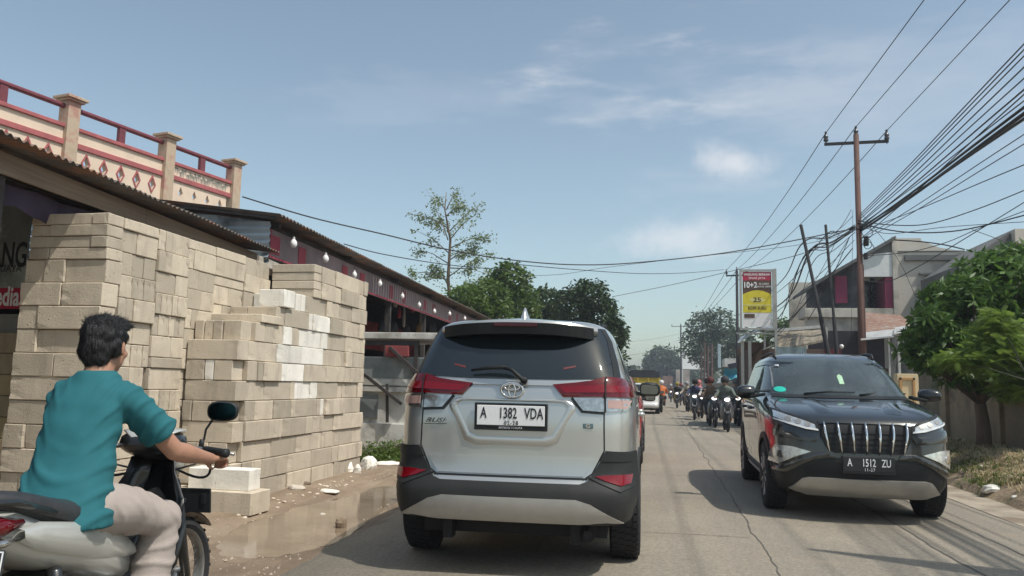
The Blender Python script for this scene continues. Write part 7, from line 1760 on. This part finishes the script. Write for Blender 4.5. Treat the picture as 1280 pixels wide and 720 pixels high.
        q = MB(); P6 = [(.072 * math.copysign(abs(math.cos(a)) ** .7, math.cos(a)), .046 * math.copysign(abs(math.sin(a)) ** .75, math.sin(a))) for a in [k * .3142 for k in range(20)]]
        q.loft([[(s * .325 + x * f, .825 + dy, 1.115 + z * f) for x, z in P6] for f, dy in ((.96, -.012), (1, -.004), (.9, .012), (.5, .028))]); q.build('mirror', M_clad, mo, smooth=True)
        q = MB(); q.prism([(s * .325 + x * .86, 1.115 + z * .84) for x, z in P6], .811, .8135, 'Y'); q.build('mirror_glass', mat('bike_mirror_glass', (.10, .10, .10), .08, 1.0, var=.1) if s < 0 else bpy.data.materials['bike_mirror_glass'], mo)
    q = MB()
    for s in (-1, 1):
        q.tube([(s * (.02 + .26 * math.sin(tt * 1.9) ** 1.0), .98 - .18 * tt, .86 - .07 * math.sin(tt * 3.1) + .07 * tt * tt) for tt in [i / 12 for i in range(13)]], .006, 6)
    q.build('brake_hose', M_clad, hb, smooth=True)
    # fork, fender, front board
    for s in (-1, 1): q = MB(); q.tube([(s * .075, .94, .78), (s * .075, 1.03, .62), (s * .072, 1.10, .48), (s * .070, 1.20, .285)], [.030, .030, .026, .022], 10); q.build('fork', M_bblk, t, smooth=True)
    q = MB(); q.loft([[(.068 * math.sin(a) , 1.20 - (.315 + .01 * math.cos(a)) * math.cos(b), .285 + (.315 + .018 * math.cos(a)) * math.sin(b)) for a in (-1.3, -.8, -.3, .3, .8, 1.3)] for b in [.55 + i * .17 for i in range(12)]], False, False)
    q.loft([[(.064 * math.sin(a) , 1.20 - (.309 + .01 * math.cos(a)) * math.cos(b), .285 + (.309 + .018 * math.cos(a)) * math.sin(b)) for a in (-1.3, -.8, -.3, .3, .8, 1.3)] for b in [.55 + i * .17 for i in range(12)]], False, False)
    q.v = [(rot2((x, y - 1.22), R(-11)).x, rot2((x, y - 1.22), R(-11)).y + 1.22, z) for x, y, z in q.v]; q.build('front_fender', M_bblk, t, smooth=True)
    q = MB(); q.box((.135, 1.05, .68), (.17, .012, .115), R(-4), R(8)); q.bar((.03, 1.03, .68), (.10, 1.05, .68), .02); q.box((.185, 1.036, .69), (.022, .004, .05), R(-4), R(8)); q.box((.135, 1.037, .735), (.165, .008, .008), R(-4), R(8)); q.build('front_plate', M_plateB, t, bevel=.004)
    q = MB(); q.lathe([(.10, -.02), (.10, .0)], (0, 0, 0), 'Y', 16); q.sphere((0, 1.0 - 1.0, 0), .085, 14, 8, (1, .35, .7)); o = q.build('headlight', M_hlens, t, smooth=True); o.location = (0, 1.03, .88)
    return t
bike_loc, bike_rz = (-2.131, 2.545, -0.045), R(11.5)
make_moto(bike_loc, bike_rz); make_rider(bike_loc, bike_rz).scale = (.965, .965, .965)

# ------------------------------------------------------------------ oncoming riders down the road
def small_rider(loc, rz, label_b, label_p, shirt, helmet, skirt=None, headlight=True, scarf=False, group=True):
    t = thing('motorbike', label_b, 'motorbike', loc, rz, 'oncoming motorbikes'); 
    for y in (0, 1.22):
        q = MB(); q.lathe([(.20, -.02), (.235, -.045), (.28, -.03), (.285, 0), (.28, .03), (.235, .045), (.20, .02)], (0, 0, 0), 'X', 20, cap=False); w = q.build('wheel', M_tyre, t, smooth=True); w.location = (0, y, .285)
        q = MB(); q.lathe([(.04, -.05), (.04, .05)], (0, 0, 0), 'X', 10)
        for k in range(6): q.bar((0, 0, 0), (0, .21 * math.cos(k * 1.047), .21 * math.sin(k * 1.047)), .02)
        q.build('rim', M_steel, w)
    q = MB(); secloft(q, [(-.45, .75, .06, .04, 0), (-.2, .70, .12, .09, 0), (.2, .6, .13, .12, 0), (.5, .42, .11, .06, 0), (.75, .42, .14, .05, 0)], 12); q.build('rear_cowl', M_bblk, t, smooth=True)
    q = MB(); secloft(q, [(-.42, .81, .08, .03, 0), (0, .79, .12, .04, 0), (.4, .76, .09, .04, 0)], 10); q.build('seat', M_seat, t, smooth=True)
    q = MB(); q.loft([[(-hw, y - .04, z), (0, y + .05, z), (hw, y - .04, z), (hw * .6, y + .09, z), (0, y + .12, z), (-hw * .6, y + .09, z)] for z, y, hw in ((.35, .80, .16), (.55, .86, .20), (.75, .90, .17), (.92, .92, .11))]); q.build('front_shield', mat('shield_paint_' + str(len(bpy.data.materials)), random.choice(((.02, .02, .025), (.10, .10, .11), (.03, .04, .06))), .3, var=.1, coat=.5), t, smooth=True)
    q = MB(); secloft(q, [(.80, .98, .12, .05, 0), (.92, .97, .15, .07, 0), (1.02, .94, .08, .05, 0)], 12); q.tube([(-.36, .76, .96), (-.1, .88, .99), (.1, .88, .99), (.36, .76, .96)], .014, 6)
    for s in (-1, 1): q.tube([(s * .24, .84, .98), (s * .30, .84, 1.14)], .008, 5); q.sphere((s * .32, .84, 1.16), .06, 10, 6, (1, .3, .7)); q.tube([(s * .08, .98, .8), (s * .07, 1.22, .28)], .025, 6)
    q.loft([[(.06 * math.sin(a), 1.22 - .32 * math.cos(b), .285 + .32 * math.sin(b)) for a in (-1.2, 0, 1.2)] for b in [.5 + i * .3 for i in range(7)]], False, False); q.build('handlebar_unit', M_bblk, t, smooth=True)
    q = MB(); q.sphere((0, 0, 0), .075, 14, 8, (1.1, .5, .7)); o = q.build('headlight', mat('lit_headlamp', (.8, .8, .75), .2, emit=((1, .95, .85), 2.5), var=0) if 'lit_headlamp' not in bpy.data.materials else bpy.data.materials['lit_headlamp'], t, smooth=True); o.location = (0, 1.045 if not scarf else 1.02, .80 if scarf else .92)
    p = thing('person', label_p, 'person', loc, rz, 'riders of the oncoming motorbikes')
    b = MB(); b.loft([[(x * math.cos(a), y0 + y * math.sin(a), z) for a in [k * .5236 for k in range(12)]] for z, x, y, y0 in ((.78, .15, .12, .08), (.95, .15, .11, .10), (1.15, .19, .12, .16), (1.27, .16, .10, .2), (1.34, .06, .06, .22))])
    hc = Vector((0, .26, 1.47)); cone(b, (0, .22, 1.3), hc, .055, .055); head_parts(b, hc, Matrix.Identity(4))
    for s in (-1, 1):
        b.tube([(s * .17, .2, 1.25), (s * .27, .40, 1.02), (s * .33, .74, .98), (s * .32, .80, .97)], [.055, .045, .034, .03], 8); b.tube([(s * .09, .1, .82), (s * .2, .5, .74), (s * .16, .52, .36), (s * .16, .62, .32)], [.09, .07, .045, .035], 8)
    remesh_blob(b, 'body', M_skin, .022, 2, p)
    q = MB(); q.loft([[(x * math.cos(a), y0 + y * math.sin(a), z) for a in [k * .5236 for k in range(12)]] for z, x, y, y0 in ((.76, .18, .15, .08), (.95, .18, .135, .10), (1.15, .215, .145, .16), (1.27, .19, .12, .2), (1.34, .08, .08, .22))])
    for s in (-1, 1): q.tube([(s * .15, .2, 1.26), (s * .19, .22, 1.22), (s * .28, .40, 1.02), (s * .33, .68, .99)], [.06, .07, .06, .045], 8)
    remesh_blob(q, 'shirt', shirt, .025, 2, p, disp=lambda v, n: .012 * noise.noise(v * 9))
    q = MB(); ell(q, (0, .08, .80), (.19, .16, .10))
    for s in (-1, 1): q.tube([(s * .09, .1, .82), (s * .2, .5, .76), (s * .17, .53, .6), (s * .16, .52, .36)], [.11, .085, .075, .06], 8)
    remesh_blob(q, 'trousers', skirt or M_dark2, .025, 2, p)
    q = MB()
    if scarf:
        ell(q, hc + Vector((0, -.02, .03)), (.105, .115, .115)); q.loft([[(x * math.cos(a), .22 + y * math.sin(a), z) for a in [k * .5236 for k in range(12)]] for z, x, y in ((1.05, .20, .19), (1.2, .19, .16), (1.34, .11, .11), (1.45, .09, .10))]); remesh_blob(q, 'headscarf', helmet, .022, 2, p)
    else:
        ell(q, hc + Vector((0, -.015, .035)), (.125, .14, .125)); q.build('helmet', helmet, p, smooth=True)
    return t
c_ = lambda n, c: mat(n, c, .8, var=.15, scale=4)
for px, py, Z, rzd, lb, lp, sh_, he, kw in (
    (915, 536, 23, 182, 'motorbike with a lit headlamp just beside the rear of the black suv', 'rider in a dark jacket beside the rear of the black suv', c_('grey_green_shirt', (.10, .12, .10)), c_('dark_helmet', (.03, .03, .035)), {}),
    (889, 528, 28, 179, 'dark motorbike with a white headlamp, its rider in a white top', 'rider in a white top and a black helmet', c_('white_shirt', (.55, .53, .52)), c_('black_helmet', (.012, .012, .014)), {}),
    (869, 520, 33.5, 181, 'motorbike ridden by the woman with a pink headscarf', 'woman in a salmon pink headscarf and a long top riding towards the camera', c_('salmon_top', (.42, .14, .14)), c_('salmon_scarf', (.50, .18, .18)), {'scarf': True, 'skirt': c_('dark_skirt', (.05, .03, .03))}),
    (926, 520, 27, 178, 'motorbike mostly hidden behind the rear of the black suv', 'rider in a grey jacket mostly hidden behind the black suv', c_('grey_jacket', (.20, .20, .21)), c_('grey_helmet', (.18, .18, .19)), {}),
    (901, 532, 25.5, 183, 'dark motorbike between the headlamp bike and the white topped rider', 'rider in a brown shirt between two others in the oncoming queue', c_('brown_shirt', (.13, .09, .06)), c_('maroon_helmet', (.10, .02, .02)), {}),
    (879, 523, 31, 178, 'grey motorbike just behind the white topped rider', 'rider in a dark blue shirt just behind the white topped rider', c_('navy_shirt', (.03, .04, .09)), c_('black_helmet2', (.012, .012, .012)), {}),
    (861, 513, 42, 182, 'motorbike following the woman in the pink headscarf', 'rider in a beige shirt following the woman in the pink headscarf', c_('beige_shirt', (.32, .27, .20)), c_('silver_helmet', (.3, .3, .3)), {}),
    (853, 509, 49, 180, 'dark motorbike halfway between the pink headscarf and the distant pair', 'rider in a black jacket halfway down the oncoming queue', c_('black_jacket', (.02, .02, .02)), c_('yellow_helmet', (.35, .28, .05)), {}),
    (847, 505, 58, 181, 'far motorbike with a bright headlamp, nearer of the distant pair', 'far rider in a dark shirt, nearer of the distant pair', c_('dark_shirt_far', (.04, .04, .05)), c_('red_helmet', (.20, .03, .03)), {}),
    (839, 500, 70, 179, 'farther motorbike of the distant pair, its headlamp lit', 'farther rider of the distant pair in a brown jacket', c_('brown_jacket', (.16, .10, .07)), c_('white_helmet', (.5, .5, .5)), {}),
    (856, 501, 78, 180, 'most distant oncoming motorbike beside the brown posts', 'most distant oncoming rider, in dark clothes', c_('dark_shirt_far2', (.05, .05, .06)), c_('helmet_far', (.1, .1, .1)), {})):
    p = WZ(px, py, .01); d = Vector((p.x, p.y)); Zd = (p - CO).dot(CR @ Vector((0, 0, -1))); p = W(px, py, Z); small_rider((p.x + .28 * math.sin(px * 1.7), p.y + 1.2, .012), R(rzd + 3 * math.sin(px)), lb, lp, sh_, he, **kw)
p = W(827, 500, 40)
small_rider((p.x, p.y, .012), R(2), 'motorbike of the orange clad rider going away past the white car', 'rider in an orange jacket and white helmet riding away', c_('orange_jacket', (.55, .14, .03)), c_('white_helmet2', (.6, .6, .58)))
# ------------------------------------------------------------------ air
q = MB(); q.bb(-700, 700, -58, 1000, -1.1, 14.0)
m, nt2, out = _nt('haze_air'); pv = nt2.nodes.new('ShaderNodeVolumePrincipled'); nt2.links.new(pv.outputs[0], out.inputs['Volume'])
pv.inputs['Color'].default_value = (.86, .92, 1.0, 1); pv.inputs['Density'].default_value = .0013; pv.inputs['Anisotropy'].default_value = .35
o = q.build('haze', m); tag(o, 'thin pale haze softening the far end of the road', 'haze', None, 'stuff')
